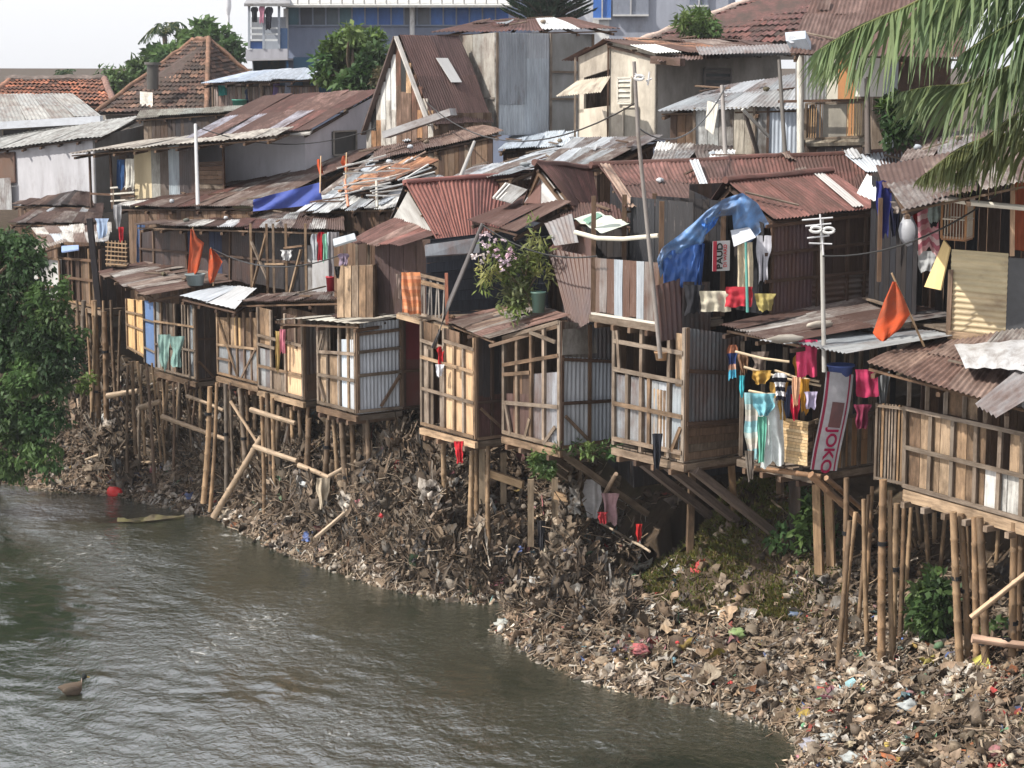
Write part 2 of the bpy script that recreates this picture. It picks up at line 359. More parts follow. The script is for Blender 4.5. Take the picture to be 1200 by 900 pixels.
near = (X > -20) & (X < 14) & (Y > 27) & (Y < 63) & (Z > -.3)
for j, i in zip(*np.nonzero(near)): Z[j, i] += fb(X[j, i], Y[j, i]) * min(1, max(0, Z[j, i] + .1) * 1.5)
tag(sheetmesh('ground', xs, ys, Z, M['mud'], (.062, .045, .032, .33)), None, None, None, 'structure')
# ------------------------------------------------------------------ river
m = bpy.data.materials.new('river_water'); m.use_nodes = True; nt = m.node_tree; b = nt.nodes['Principled BSDF']; L = nt.links.new
b.inputs['Roughness'].default_value = .04; b.inputs['IOR'].default_value = 4.2; b.inputs['Specular IOR Level'].default_value = .5
tc = nn(nt, 'ShaderNodeTexCoord'); mp = nn(nt, 'ShaderNodeMapping'); mp.inputs['Scale'].default_value = (1.0, .8, 1); mp.inputs['Rotation'].default_value = (0, 0, .3); L(tc.outputs['Object'], mp.inputs[0])
n1 = nn(nt, 'ShaderNodeTexNoise'); n1.inputs['Scale'].default_value = 7.5; n1.inputs['Detail'].default_value = 4; n1.inputs['Roughness'].default_value = .6; n1.inputs['Distortion'].default_value = .3; L(mp.outputs[0], n1.inputs['Vector'])
bp = nn(nt, 'ShaderNodeBump'); bp.inputs['Strength'].default_value = .7; bp.inputs['Distance'].default_value = .065; L(n1.outputs[0], bp.inputs['Height']); L(bp.outputs[0], b.inputs['Normal'])
n2 = nn(nt, 'ShaderNodeTexNoise'); n2.inputs['Scale'].default_value = .3; n2.inputs['Detail'].default_value = 4; L(mp.outputs[0], n2.inputs['Vector'])
r5 = nn(nt, 'ShaderNodeMapRange'); r5.inputs[1].default_value = .35; r5.inputs[2].default_value = .65; r5.inputs[3].default_value = .18; r5.inputs[4].default_value = 1.0; L(n2.outputs[0], r5.inputs[0]); L(r5.outputs[0], bp.inputs['Strength'])
cr = nn(nt, 'ShaderNodeMix', data_type='RGBA'); cr.inputs['A'].default_value = (.015, .02, .014, 1); cr.inputs['B'].default_value = (.027, .031, .02, 1); L(n2.outputs[0], cr.inputs['Factor'])
n3 = nn(nt, 'ShaderNodeTexNoise'); n3.inputs['Scale'].default_value = 3.3; n3.inputs['Detail'].default_value = 8; n3.inputs['Roughness'].default_value = .7; n3.inputs['Distortion'].default_value = 1.5; L(mp.outputs[0], n3.inputs['Vector'])
ml = nn(nt, 'ShaderNodeMath', operation='MULTIPLY'); L(n3.outputs[0], ml.inputs[0])
r4 = nn(nt, 'ShaderNodeMapRange'); r4.inputs[1].default_value = .35; r4.inputs[2].default_value = .7; r4.inputs[3].default_value = .8; r4.inputs[4].default_value = 1.12; L(n2.outputs[0], r4.inputs[0]); L(r4.outputs[0], ml.inputs[1])
r3 = nn(nt, 'ShaderNodeMapRange'); r3.inputs[1].default_value = .6; r3.inputs[2].default_value = .73; r3.inputs[4].default_value = .75; L(ml.outputs[0], r3.inputs[0])
fo = nn(nt, 'ShaderNodeMix', data_type='RGBA'); L(cr.outputs['Result'], fo.inputs['A']); fo.inputs['B'].default_value = (.5, .5, .48, 1); L(r3.outputs[0], fo.inputs['Factor']); L(fo.outputs['Result'], b.inputs['Base Color'])  # white flecks: small whitecaps, and glints of sky painted into the base colour
xs, ys = axis(-19, 7, .08, 600), axis(26, 56, .08, 600); X, Y = np.meshgrid(xs, ys); rs = np.random.RandomState(4); Z = np.zeros_like(X)
fl = math.atan2(20, -15)       # the current runs along the bank
for k in range(90):
    lam = 10 ** rs.uniform(-.6, .2); a = fl + math.pi * .5 + rs.normal(0, .75) ; kx, ky = math.cos(a) * 6.283 / lam, math.sin(a) * 6.283 / lam
    wx = np.sin(X * .31 + k) * .8 + np.sin(Y * .27 + k * 2) * .8
    Z += np.sin(kx * (X + wx) + ky * (Y + wx * .6) + rs.uniform(0, 6.3)) * .0019 * lam ** .8
calm = np.interp(-wdist(X, Y), [0, .6, 4], [.15, .4, 1.0]); msk = (np.abs(X) < 30) & (Y > 15) & (Y < 70)
tag(sheetmesh('river', xs, ys, Z * calm * msk, m, (0, 0, 0, 1)), None, None, None, 'structure')
# ------------------------------------------------------------------ haze
hz = MB(); a, b2 = V((-140, -12, -4.5)), V((140, 345, 42))
c8 = [V((x, y, z)) for z in (a.z, b2.z) for y in (a.y, b2.y) for x in (a.x, b2.x)]
for f in ((0, 2, 3, 1), (4, 5, 7, 6), (0, 1, 5, 4), (1, 3, 7, 5), (3, 2, 6, 7), (2, 0, 4, 6)): hz.face([c8[i] for i in f], (1, 1, 1))
m = bpy.data.materials.new('hazy_air'); m.use_nodes = True; nt = m.node_tree; nt.nodes.remove(nt.nodes['Principled BSDF'])
pv = nt.nodes.new('ShaderNodeVolumePrincipled'); pv.inputs['Color'].default_value = (.9, .93, 1, 1); pv.inputs['Density'].default_value = .0003
nt.links.new(pv.outputs[0], nt.nodes['Material Output'].inputs['Volume'])
HAZE = True
if HAZE: tag(hz.build('haze', m), None, None, None, 'stuff')
sc.cycles.volume_bounces = 0; sc.cycles.max_bounces = 6; sc.cycles.diffuse_bounces = 3; sc.cycles.glossy_bounces = 3; sc.cycles.transparent_max_bounces = 8
sc.cycles.use_denoising = True; sc.cycles.use_adaptive_sampling = True; sc.cycles.adaptive_threshold = .02
# ------------------------------------------------------------------ houses: helpers
GY = 3.6
def gz(p): return zt(p.x, p.y)
def sub(A, B, zA, zB, u0, u1, v0, v1):
    a = A.lerp(B, u0); b = A.lerp(B, u1); ta = zA + (zB - zA) * u0; tb = zA + (zB - zA) * u1
    a2, b2 = a.copy(), b.copy(); a2.z = a.z + (ta - a.z) * v0; b2.z = b.z + (tb - b.z) * v0
    return a2, b2, a.z + (ta - a.z) * v1, b.z + (tb - b.z) * v1
def wall(t, name, A, B, zA, zB, infill, fr=None, m='wood', label=None, off=0):
    """infill: (style, palette) for the whole wall or a list of (u0,u1,v0,v1,style,palette[,width,gap])"""
    if isinstance(infill, tuple): infill = [(0, 1, 0, 1) + infill]
    groups = [('tin' if x[4] in ('corr', 'corrh') else ('paint' if x[4] == 'plain' else 'wood'), [x]) for x in infill]
    par = None
    for k, xs_ in groups:
        mb = MB()
        for x in xs_:
            a, b, ta, tb = sub(A, B, zA, zB, *x[:4]); sheet_wall(mb, a, b, ta, tb, x[4], x[5], w=x[6] if len(x) > 6 else None, gap=x[7] if len(x) > 7 else 0, off=off)
        o = mb.build(name if par is None else {'tin': 'tin_panel', 'paint': 'painted_panel', 'wood': 'plank_panel'}[k], k if m == 'wood' else m, t if par is None else par); par = par or o
    if fr and not fr.get('rails') and par is not None:
        for s_ in fr['studs']:
            mb = MB(); frame(mb, A, B, zA, zB, **{**fr, 'studs': (s_,), 'diags': ()}); mb.build('stud', 'wood', par)
        for s_ in fr.get('diags', ()):
            mb = MB(); frame(mb, A, B, zA, zB, **{**fr, 'studs': (), 'diags': (s_,)}); mb.build('brace', 'wood', par)
    elif fr:
        mb = MB(); frame(mb, A, B, zA, zB, **fr)
        if par is None: par = mb.build(name, 'wood', t)
        else: mb.build('timber_frame', 'wood', par)
    return par
def R(t, q, pal, rows=1, m='rust', **kw):
    q = [P(*x) if len(x) == 3 and not isinstance(x, Vector) else x for x in q]
    mb = MB(); roof(mb, q, pal, rows, **kw); o = mb.build('roof', m, t)
    mb = MB(); under(mb, q, n=max(2, int((q[1] - q[0]).length / 1.1))); mb.build('rafters', 'wood', o)
    n = (q[1] - q[0]).cross(q[3] - q[0]).normalized(); n = n if n.z > 0 else -n; A_ = (q[1] - q[0]).length * (q[3] - q[0]).length
    for _ in range(min(7, int(A_ / 3)) if q[0].y < 63 and kw.get('ragged', .12) > .05 else 0):
        u, v = rnd.uniform(.05, .95), rnd.uniform(.1, .9); p = q[0].lerp(q[1], u).lerp(q[3].lerp(q[2], u), v) + n * .1; a = (q[1] - q[0]).normalized(); b = (q[3] - q[0]).normalized(); d = (a * rnd.uniform(-1, 1) + b * rnd.uniform(-.5, .5)).normalized(); mb = MB(); k = rnd.random()
        if k < .5: mb.beam(p, p + d * rnd.uniform(.4, 1.3) + n * .02, rnd.uniform(.04, .1), .03, vary(rnd.choice(GWD + DWD)), n); mb.build('loose_board', 'wood', o)
        elif k < .8: s_ = rnd.uniform(.15, .4); mb.corr(p, p + a * s_, p + a * s_ + b * s_ * 1.8 + n * rnd.uniform(0, .1), p + b * s_ * 1.7, vary(rnd.choice(ZNC + BRN)), jit=.03, n=n); mb.build('loose_sheet', m, o)
        else: mb.blob(p, rnd.uniform(.06, .14), .08, .06, vary(rnd.choice(GWD + ZNC)), .4, 8, 5); mb.build('weight_stone', 'mud', o)
    return o, q
def stilts(t, pts, top, kind='bamboo', r=(.05, .075), pal=BMB, lean=.12):
    for p in pts:
        p = V(p); q = V((p.x + rnd.uniform(-lean, lean), p.y + rnd.uniform(-lean, lean), 0)); q.z = gz(q) - .25
        mb = MB()
        if kind == 'bamboo': mb.pole(q, V((p.x, p.y, top)), rnd.uniform(*r), vary(rnd.choice(pal)), bow=.05)
        else: mb.beam(q, V((p.x, p.y, top)), rnd.uniform(*r) * 2, rnd.uniform(*r) * 1.8, vary(rnd.choice(pal)))
        mb.build('stilt', 'bamboo' if kind == 'bamboo' else 'wood', t)
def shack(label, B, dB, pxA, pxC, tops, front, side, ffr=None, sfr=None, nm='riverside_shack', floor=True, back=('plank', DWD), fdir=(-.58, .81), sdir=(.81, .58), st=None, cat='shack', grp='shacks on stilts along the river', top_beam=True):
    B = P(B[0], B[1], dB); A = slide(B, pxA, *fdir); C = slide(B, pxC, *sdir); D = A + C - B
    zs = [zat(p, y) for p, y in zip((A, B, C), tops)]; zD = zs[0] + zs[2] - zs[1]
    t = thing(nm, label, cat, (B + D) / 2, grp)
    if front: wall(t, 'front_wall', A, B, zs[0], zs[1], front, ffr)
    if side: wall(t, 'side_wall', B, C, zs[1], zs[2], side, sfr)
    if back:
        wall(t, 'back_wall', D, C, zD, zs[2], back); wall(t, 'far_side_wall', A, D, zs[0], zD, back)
    if floor:
        mb = MB(); n1 = (A - B).normalized(); k = UP * .03
        for i in range(max(2, int((A - B).length / .22))):
            u = (i + .5) / max(2, int((A - B).length / .22)); mb.beam(A.lerp(B, u) - k, D.lerp(C, u) - k, .2, .03, vary(rnd.choice(GWD)))
        o = mb.build('floor', 'wood', t); mb = MB(); k = UP * .12
        f = inward(A, B) * .06
        mb.beam(A - k + f, B - k + f + (B - A).normalized() * .1, .08, .13, vary(rnd.choice(TAN if ffr else GWD))); mb.beam(B - k, C - k, .08, .12, vary(rnd.choice(GWD)))
        for u in (.15, .4, .65, .9): mb.beam(A.lerp(B, u) - k * 1.9 + f * 3, D.lerp(C, u) - k * 1.9, .08, .1, vary(rnd.choice(DWD)))
        mb.build('floor_beams', 'wood', o)
    if st: stilts(t, [A.lerp(B, u).lerp(D.lerp(C, u), v) for u, v in st], B.z - .1)
    return t, A, B, C, D, zs + [zD]
def opening(t, A, B, zA, zB, u0, u1, v0, v1, name='window', c=(.02, .02, .025), fc=(.35, .3, .24), slats=0, off=.04):
    a, b, ta, tb = sub(A, B, zA, zB, u0, u1, v0, v1); n = inward(A, B) * off
    mb = MB(); sheet_wall(mb, a + n, b + n, ta, tb, 'plain', [c]); o = mb.build(name, 'paint', t)
    mb = MB(); L = (b - a).length; h = ta - a.z; k = n * 1.8; a2, b2 = V((a.x, a.y, ta)), V((b.x, b.y, tb))
    for p, q in ((a, a2), (b, b2), (a, b), (a2, b2)): mb.beam(p + k, q + k, .05, .04, fc, n)
    for i in range(slats):
        z = UP * (h * (i + .5) / slats); mb.beam(a + z + k * .9, b + z + k * .9, h / slats * .55, .02, vary(fc), n)
    mb.build('frame', 'wood', o); return o
def roofhouse(label, q, pal, rows=1, wallpal=DWD, style='plank', down=2.6, nm='tin_roof_house', m='rust', cat='house', grp='tin roofed houses behind the riverside row', inset=.12, **kw):
    """a house of which mostly the patched roof shows: q = eave_left, eave_right, ridge_right, ridge_left"""
    q = [P(*x) for x in q]; c = sum(q, V()) / 4; base = max(gz(c), min(p.z for p in q) - down - 3)
    t = thing(nm, label, cat, (c.x, c.y, base), grp); R(t, q, pal, rows, m, **kw)
    g = [p.lerp(c, inset) for p in q]; names = ('front_wall', 'side_wall', 'back_wall', 'far_side_wall')
    for i in range(4):
        a, b = g[i], g[(i + 1) % 4]; a0, b0 = V((a.x, a.y, base)), V((b.x, b.y, base))
        wall(t, names[i], a0, b0, a.z - .14, b.z - .14, (style, wallpal))
    return t, q
# ------------------------------------------------------------------ front row, right to left
# --- plank balcony house at the right edge
A, B = P(1062, 570, 33.6), P(1290, 634, 30.6); sdv = V((.81, .58, 0)); D, C = A + sdv * 3, B + sdv * 3
zt_ = lambda p, y: zat(p, y)
t_plank = t = thing('stilt_house', 'tan plank house with open balcony on bamboo stilts at the right edge', 'house', (A + C) / 2, 'shacks on stilts along the river')
zr = (zat(A, 476), zat(B, 527)); zc_ = (zat(A, 432), zat(B, 500))
PALW = [(.46, .46, .46, .3), (.4, .4, .39, .4)]
wall(t, 'front_wall', A, B, *zr, [(0, .42, .02, .98, 'plank', TAN, .3, .12), (.42, .62, .5, .98, 'plank', TAN, .24, .15), (.42, 1, .02, .47, 'plank', PALW, .24, .12), (.62, 1, .5, .98, 'plank', TAN, .3, .1)],
     dict(studs=(.0, .135, .255, .38, .5, .62, .74, .86, 1), rails=(.02, .5, .98), pal=GWD, w=.075, off=.05))
mb = MB(); 
for u in (.0, .1, .2, .3, .41, .52, .64, .76, .88, 1):
    a = A.lerp(B, u); z0, z1 = zr[0] + (zr[1] - zr[0]) * u, zc_[0] + (zc_[1] - zc_[0]) * u
    mb.beam(V((a.x, a.y, z0)), V((a.x, a.y, z1)), .07, .06, vary(rnd.choice(GWD)))
mb.beam(V((A.x, A.y, zc_[0])), V((B.x, B.y, zc_[1])), .08, .08, DWD[0]); mb.build('posts', 'wood', t)
a, b, ta, tb = sub(A, B, zr[0], zr[1], .2, .36, 1, 1); n = inward(A, B); mb = MB()
sheet_wall(mb, a - n * .05, b - n * .05, zc_[0] - .1, zc_[0] - .22, 'plank', TAN, w=.28); mb.build('plank_panel', 'wood', t)
mb = MB(); k = UP * .14
for i in range(14): u = (i + .5) / 14; mb.beam(A.lerp(B, u) - UP * .03, D.lerp(C, u) - UP * .03, .27, .03, vary(rnd.choice(GWD)))
o = mb.build('floor', 'wood', t); mb = MB()
mb.beam(A - k + n * .05, B - k + n * .05, .08, .2, TAN[2])
for i in range(9): u = (i + .3) / 9; mb.beam(A.lerp(B, u) - k * 1.9 + n * .25, D.lerp(C, u) - k * 1.9, .09, .1, vary(rnd.choice(GWD)))
mb.build('floor_beams', 'wood', o)
E = P(1027, 562, 34.1)
wall(t, 'side_wall', E, A + V((-.02, 0, 0)), zat(E, 472), zat(A, 476), ('slat', BMB[:1] + GWD + TAN[:1], .075), dict(studs=(0, 1), rails=(.03, .97), w=.05))
wall(t, 'back_wall', D, C, zc_[0] + .3, zc_[1] + .3, ('plank', DWD)); wall(t, 'far_side_wall', A + sdv * .3, D, zc_[0], zc_[0] + .3, ('plank', DWD))
ro, q = R(t, [(1016, 428, 33.3), (1275, 500, 30.2), (1310, 376, 33.2), (1084, 397, 36)], [(.27, .19, .155, .5), (.31, .29, .27, .5), (.22, .14, .115, .55), (.36, .34, .33, .4)], rows=2, sw=.75, ragged=.2)
mb = MB(); mb.corr(P(1131, 441, 32.25) + UP * .12, P(1205, 446, 31.5) + UP * .12, P(1240, 399, 33.1) + UP * .12, P(1118, 412, 34.2) + UP * .12, (.42, .42, .43, .4), pitch=.35, amp=.012, jit=.06, rows=4); mb.build('white_sheet', 'pipe', ro)
mb = MB(); mb.corr(P(1168, 489, 30.6), P(1142, 474, 31.3), P(1205, 430, 31.9) + UP * .1, P(1240, 446, 31.2), ZNC[3], pitch=.14, amp=.03); mb.build('tin_awning', 'tin', ro)
# bamboo stilts, with lashings
def bpole(t, px, top, bot, d, r=.075, dpx=0, c=None, name='stilt'):
    r *= .82; mb = MB(); mb.pole(P(px + dpx, bot + 6, d), P(px, top, d), r, c or vary(rnd.choice(BMB[:3])), n=8, bow=.03)
    o = mb.build(name, 'bamboo', t); m2 = MB()
    if r > .055:
        p = P(px + dpx, bot, d).lerp(P(px, top, d), rnd.uniform(.25, .8)); m2.tube([p - UP * .035, p + UP * .035], r * 1.2, (.02, .02, .022, .3), 8)
        m2.build('lashing', 'cloth', o)
for px, top, bot, d, dp, r in ((1035, 562, 812, 33.4, -2, .09), (1043, 575, 815, 33.5, 4, .055), (1051, 590, 812, 33.7, -6, .075), (1060, 575, 800, 34.1, -8, .06), (992, 560, 775, 34.5, -3, .07), (1003, 600, 760, 34.3, -20, .06), (1012, 585, 795, 34.2, 6, .055), (1018, 580, 790, 35, -18, .05),
    (1083, 585, 700, 36, 6, .06), (1095, 590, 680, 36.5, 3, .06), (1117, 600, 845, 32.4, 12, .085), (1126, 602, 842, 32.5, 10, .08), (1142, 606, 850, 32.2, 4, .075), (1148, 606, 858, 32.1, 8, .09), (1189, 612, 830, 31.8, -3, .085), (1199, 612, 825, 32, -8, .09), (1212, 620, 840, 31.7, 0, .08), (996, 610, 800, 33.9, -16, .06), (1022, 570, 770, 35.4, -14, .05), (1068, 585, 740, 35.6, -12, .055), (1074, 590, 710, 36.6, 14, .045), (1108, 600, 710, 36, -10, .05), (1133, 606, 750, 34.5, 10, .045), (1170, 612, 740, 35.5, -12, .05)):
    bpole(t, px, top, bot, d, r, dp)
bpole(t, 1215, 662, 718, 31.6, .06, -77, (.42, .29, .19, .3), 'brace'); bpole(t, 1215, 758, 742, 31.7, .085, -76, (.45, .3, .22, .2), 'brace')
for i in range(8): bpole(t, 1040 + i * 6, 610 + i * 4, 700 + i * 3, 36.5, .035, 45 - i * 3, None, 'brace')
# --- upper right house with the yellow corrugated parapet
A, B = P(1112, 387, 35.2), P(1300, 408, 34); sdv = V((.5, .86, 0)); D, C = A + V((-.9, 3, 0)), B + sdv * 3.2
t = thing('porch_house', 'upper house with yellow corrugated parapet, hanging washing and a dark porch', 'house', (A + C) / 2, 'shacks on stilts along the river')
a, b, ta, tb = sub(A, B, zat(A, 292), zat(B, 306), 0, .36, 0, 1)
wall(t, 'parapet', a, b, ta, tb, ('corrh', [(.42, .35, .22, .3), (.4, .32, .2, .35)]), dict(studs=((0, -.05, .75),), rails=(), pal=DWD, w=.08))
a, b, ta, tb = sub(A, B, zat(A, 292), zat(B, 306), .36, 1, 0, .95); mb = MB()
sheet_wall(mb, a, b, ta, tb, 'plain', [(.06, .062, .068, .2)]); mb.build('tarp_panel', 'tarp', t)
mb = MB(); n = inward(A, B); mb.beam(A - UP * .07 + n * .06, B - UP * .07 + n * .06, .08, .15, TAN[2])
for i in range(9): mb.beam(A.lerp(B, (i + .4) / 9) - UP * .18 + n * .1, A.lerp(B, (i + .4) / 9) - UP * .18 - n * 2.5, .08, .14, TAN[i % 5])
mb.build('floor_beams', 'wood', t); mb = MB(); mb.slab(A, B, C, D, .04, GWD[2]); mb.build('floor', 'wood', t)
zt0 = zat(A, 235)
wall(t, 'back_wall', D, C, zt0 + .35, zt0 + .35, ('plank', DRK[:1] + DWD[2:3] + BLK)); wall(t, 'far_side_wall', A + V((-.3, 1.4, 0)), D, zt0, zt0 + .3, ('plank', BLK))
mb = MB(); p = P(1186, 300, 34.6); mb.beam(p, P(1187, 205, 34.6), .07, .07, (.4, .27, .18, .3)); mb.beam(P(1030, 330, 36), P(1032, 232, 36), .07, .07, DWD[1]); mb.build('posts', 'wood', t)
mb = MB(); mb.tube([P(1098, 231, 34.4), P(1140, 238, 34.3), P(1215, 245, 34.2)], .05, (.6, .57, .5, .2), 8); mb.build('rain_pipe', 'pipe', t)
R(t, [(1058, 245, 34.2), (1290, 196, 33), (1290, 150, 37.5), (1030, 196, 38.5)], BRN + RED[:2], rows=2, ragged=.2)
mb = MB(); mb.slab(P(1186, 292, 35.6), P(1215, 296, 35.6), P(1215, 212, 35.9), P(1186, 212, 35.9), .05, (.28, .07, .03, .3)); mb.build('cupboard', 'wood', t)
mb = MB(); mb.corr(P(1060, 258, 34.3), P(1056, 245, 34.5), P(1140, 205, 34.3), P(1142, 214, 34.2), DRK[0]); mb.build('gutter_sheet', 'tin', t)
# --- clothes-line shack
t_cloth, A, B, C, D, zs = shack('stilt shack with washing lines, bamboo crib front and sagging tin roof', (952, 553), 35, 868, 1036, (400, 412, 400), None,
    [(.35, .75, 0, .42, 'board', [(.33, .2, .11, .35), (.28, .17, .1, .4)], .5), (.0, .35, 0, .34, 'plank', DWD)], sfr=dict(studs=(.4, .62, .82, 1), rails=(.42,)), st=None, back=('plank', BLK + DWD[2:3]))
t = t_cloth
mb = MB(); sheet_wall(mb, P(917, 541, 35.3), P(946, 546, 34.95), zat(P(917, 541, 35.3), 489), zat(P(946, 546, 34.95), 494), 'board', [(.5, .36, .2, .25), (.44, .3, .16, .3), (.54, .4, .24, .2)], w=.06)
sheet_wall(mb, P(946, 546, 34.95), P(957, 544, 35.2), zat(P(946, 546, 34.95), 494), zat(P(957, 544, 35.2), 490), 'board', TAN, w=.06); mb.build('crib_panel', 'wood', t)
R(t, [(930, 401, 34.5), (846, 384, 36.4), (1005, 347, 39.2), (1118, 370, 36.6)], BRN + [(.33, .31, .29, .5), (.28, .25, .23, .5), (.38, .36, .34, .45)], rows=2, sw=.6, ragged=.25)
mb = MB(); q = [P(988, 416, 34.1), P(902, 399, 34.9), P(1040, 384, 36.9), P(1125, 392, 35.2)]; roof(mb, q, ZNC + LGT[3:], 1, sw=.6, ragged=.2); mb.build('lower_roof', 'tin', t)
mb = MB(); mb.blob(P(920, 397, 34.5), .34, .06, .07, (.4, .37, .33, .4), .35, 12, 8, ax=.3); mb.build('rolled_sacking', 'cloth', t); mb = MB(); mb.blob(P(962, 380, 35.6), .3, .06, .07, (.42, .38, .33, .4), .35, 12, 8, ax=.5); mb.build('rolled_sacking', 'cloth', t)
mb = MB()
for u in (0, .3, .6, .85): a = A.lerp(B, u); mb.beam(a, V((a.x, a.y, zs[0] + (zs[1] - zs[0]) * u)), .07, .07, vary(rnd.choice(GWD)))
for u in (.25, .5, .78): a = B.lerp(C, u); mb.beam(a, V((a.x, a.y, zs[1] + (zs[2] - zs[1]) * u)), .07, .07, vary(rnd.choice(GWD)))
mb.build('posts', 'wood', t)
mb = MB()
for p, q2 in (((862, 412), (925, 424)), ((872, 430), (962, 452)), ((908, 434), (960, 447)), ((878, 458), (920, 462))): mb.tube([P(*p, 35.4), P((p[0] + q2[0]) / 2, (p[1] + q2[1]) / 2 + 2, 35), P(*q2, 34.8)], .025, (.5, .4, .28, .2), 6)
mb.build('drying_rails', 'bamboo', t)
for px, top, bot, d in ((931, 556, 652, 37.5),): 
    mb = MB(); mb.beam(P(px, bot, d), P(px, top, d), .2, .2, DRK[0]); mb.build('stilt', 'wood', t)
for px, top, bot in ((957, 566, 672), (971, 570, 662)):
    mb = MB(); mb.beam(P(px + 3, bot, 36.3), P(px, top, 36), .15, .13, (.3, .2, .12, .35)); mb.build('stilt', 'wood', t)
for a, b, r in (((880, 548, 35.4), (962, 558, 34.8), .05), ((950, 556, 34.8), (1022, 622, 35.3), .07), ((968, 560, 34.8), (1022, 606, 35.8), .05)):
    mb = MB(); mb.pole(P(*a), P(*b), r, (.24, .14, .08, .4)); mb.build('brace', 'bamboo', t)
# --- lower corrugated shack with the corrugated balcony over it
t4, A, B, C, D, zs = shack('grey corrugated stilt shack under the patchwork tin balcony, open timber window', (802, 540), 36.5, 721, 872, (372, 384, 394),
    [(0, 1, .06, .56, 'corr', PNL + ZNC[:2], .45), (.55, .78, .06, .5, 'plank', TAN, .3), (.72, 1, .0, .14, 'board', TAN, .2), (.86, 1, .55, .95, 'plank', TAN, .3)],
    [(0, 1, .28, 1, 'corr', [(.115, .12, .135, .35), (.09, .095, .107, .4), (.105, .108, .115, .45)]), (0, 1, 0, .3, 'board', DWD + GWD[2:], .16)],
    dict(studs=(0, (.2, .06, .6), (.4, 0, 1), (.52, .06, .6), (.8, 0, .95), 1), rails=(.05, .33, .6, .82), diags=((.86, .06, .98, .25), (.05, .98, .1, .6)), pal=GWD + TAN[1:2], w=.085), dict(studs=(0, 1), rails=(.28, .68), pal=DWD, w=.08))
mb = MB()
for u, v in ((.1, .85), (.55, .8), (1, .75)): 
    p = A.lerp(B, u); q = p + V((.81, .58, 0)) * 2.6; mb.beam(p - UP * .2 + V((.2, .15, 0)), V((q.x, q.y, p.z - 1.9)), .2, .14, (.13, .1, .085, .4))
mb.build('struts', 'wood', t4)
stilts(t4, [A.lerp(C, v).lerp(D, .15) + V((.81, .58, 0)) * 1.5 for v in (.1, .45, .9)], B.z - .2, 'wood')
PW = [(.15, .08, .06, .6), (.33, .36, .4, .3), (.2, .16, .14, .55), (.17, .13, .11, .6), (.22, .2, .19, .5), (.13, .085, .07, .6)]
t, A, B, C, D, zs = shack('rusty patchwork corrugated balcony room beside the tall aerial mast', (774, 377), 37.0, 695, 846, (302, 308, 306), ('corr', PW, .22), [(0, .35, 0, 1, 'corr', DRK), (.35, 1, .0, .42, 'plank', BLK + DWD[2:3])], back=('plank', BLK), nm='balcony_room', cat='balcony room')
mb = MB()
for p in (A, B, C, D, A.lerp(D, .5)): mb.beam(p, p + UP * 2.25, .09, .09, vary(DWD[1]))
mb.build('posts', 'wood', t); wall(t, 'rear_screen', D + UP * 1, C + UP * 1, D.z + 2.2, C.z + 2.2, ('plank', BLK)); wall(t, 'inner_screen', A.lerp(D, .6), B.lerp(C, .5), D.z + 2.2, C.z + 2.2, ('corr', BLK + DRK[:1]))  # near-black screens stand in for the shade inside the open room
mb = MB(); mb.beam(A - UP * .05, B - UP * .05, .1, .07, (.5, .47, .42, .3)); mb.build('sill_board', 'wood', t)
t_maroon = t
a, b = P(775, 400, 36.6), P(803, 396, 36.9); mb = MB(); mb.corr(a, b, P(800, 325, 37.1), P(768, 335, 36.8), (.07, .04, .045, .5), pitch=.12, amp=.03); mb.corr(P(800, 402, 36.9), P(832, 400, 37.4), P(832, 330, 37.4), P(800, 330, 36.9), DRK[0], pitch=.12, amp=.03); mb.build('corner_sheets', 'tin', t)
# big red-brown roof house behind (ridge along the street)
t, q = roofhouse('long house under the big red-brown corrugated roof behind the balcony room', [(735, 245, 39), (1066, 226, 43.4), (1064, 178, 46.2), (703, 196, 41.8)], RED, rows=2, wallpal=BLK, sw=.8, ragged=.1, inset=.06)
mb = MB()
for c, qq in (((.42, .44, .47, .2), [(826, 236, 39.9), (836, 235, 40), (818, 190, 42.6), (808, 191, 42.5)]), ((.36, .26, .2, .5), [(737, 247, 38.95), (747, 246, 39), (714, 195, 41.9), (703, 196, 41.8)]), ((.45, .49, .55, .2), [(1015, 205, 44), (1062, 204, 44.6), (1064, 181, 46.2), (990, 185, 45)])):
    mb = MB(); mb.corr(*[P(*x) + UP * .07 for x in qq], c); mb.build('pale_sheet', 'tin', t)
def ridgecap(t, a, b, c=(.14, .065, .055, .5), r=.075):
    mb = MB(); a, b = P(*a) + UP * .05, P(*b) + UP * .05; mb.tube([a.lerp(b, k / 6) + UP * rnd.uniform(-.02, .02) for k in range(7)], r, c, 8); mb.build('ridge_cap', 'rust', t)
ridgecap(t, (692, 197, 41.8), (1064, 179, 46.2))
# gabled red roof house at right of it
ro = [P(906, 257, 37.2), P(1027, 243, 38.9), P(974, 203, 40.6), P(853, 212, 38.6)]; c = sum(ro, V()) / 4
t = thing('gable_house', 'dark brown plank house under the lower gabled red roof beside the blue tarp', 'house', (c.x, c.y, gz(c)), 'tin roofed houses behind the riverside row')
R(t, ro, RED[:1] + RED[2:3] + [(.2, .09, .08, .45)], rows=1, sw=.9, ragged=.08); ridgecap(t, (850, 213, 38.5), (975, 203, 40.6))
mb = MB(); mb.corr(P(962, 252, 38) + UP * .05, P(975, 250, 38.2) + UP * .05, P(926, 208, 40) + UP * .05, P(917, 209, 39.8) + UP * .05, (.4, .36, .34, .3)); mb.build('pale_sheet', 'tin', t); mb = MB(); mb.corr(P(1000, 246, 38.5) + UP * .06, P(1012, 245, 38.7) + UP * .06, P(964, 205, 40.4) + UP * .06, P(952, 206, 40.2) + UP * .06, (.38, .36, .35, .3)); mb.build('pale_sheet', 'tin', t)
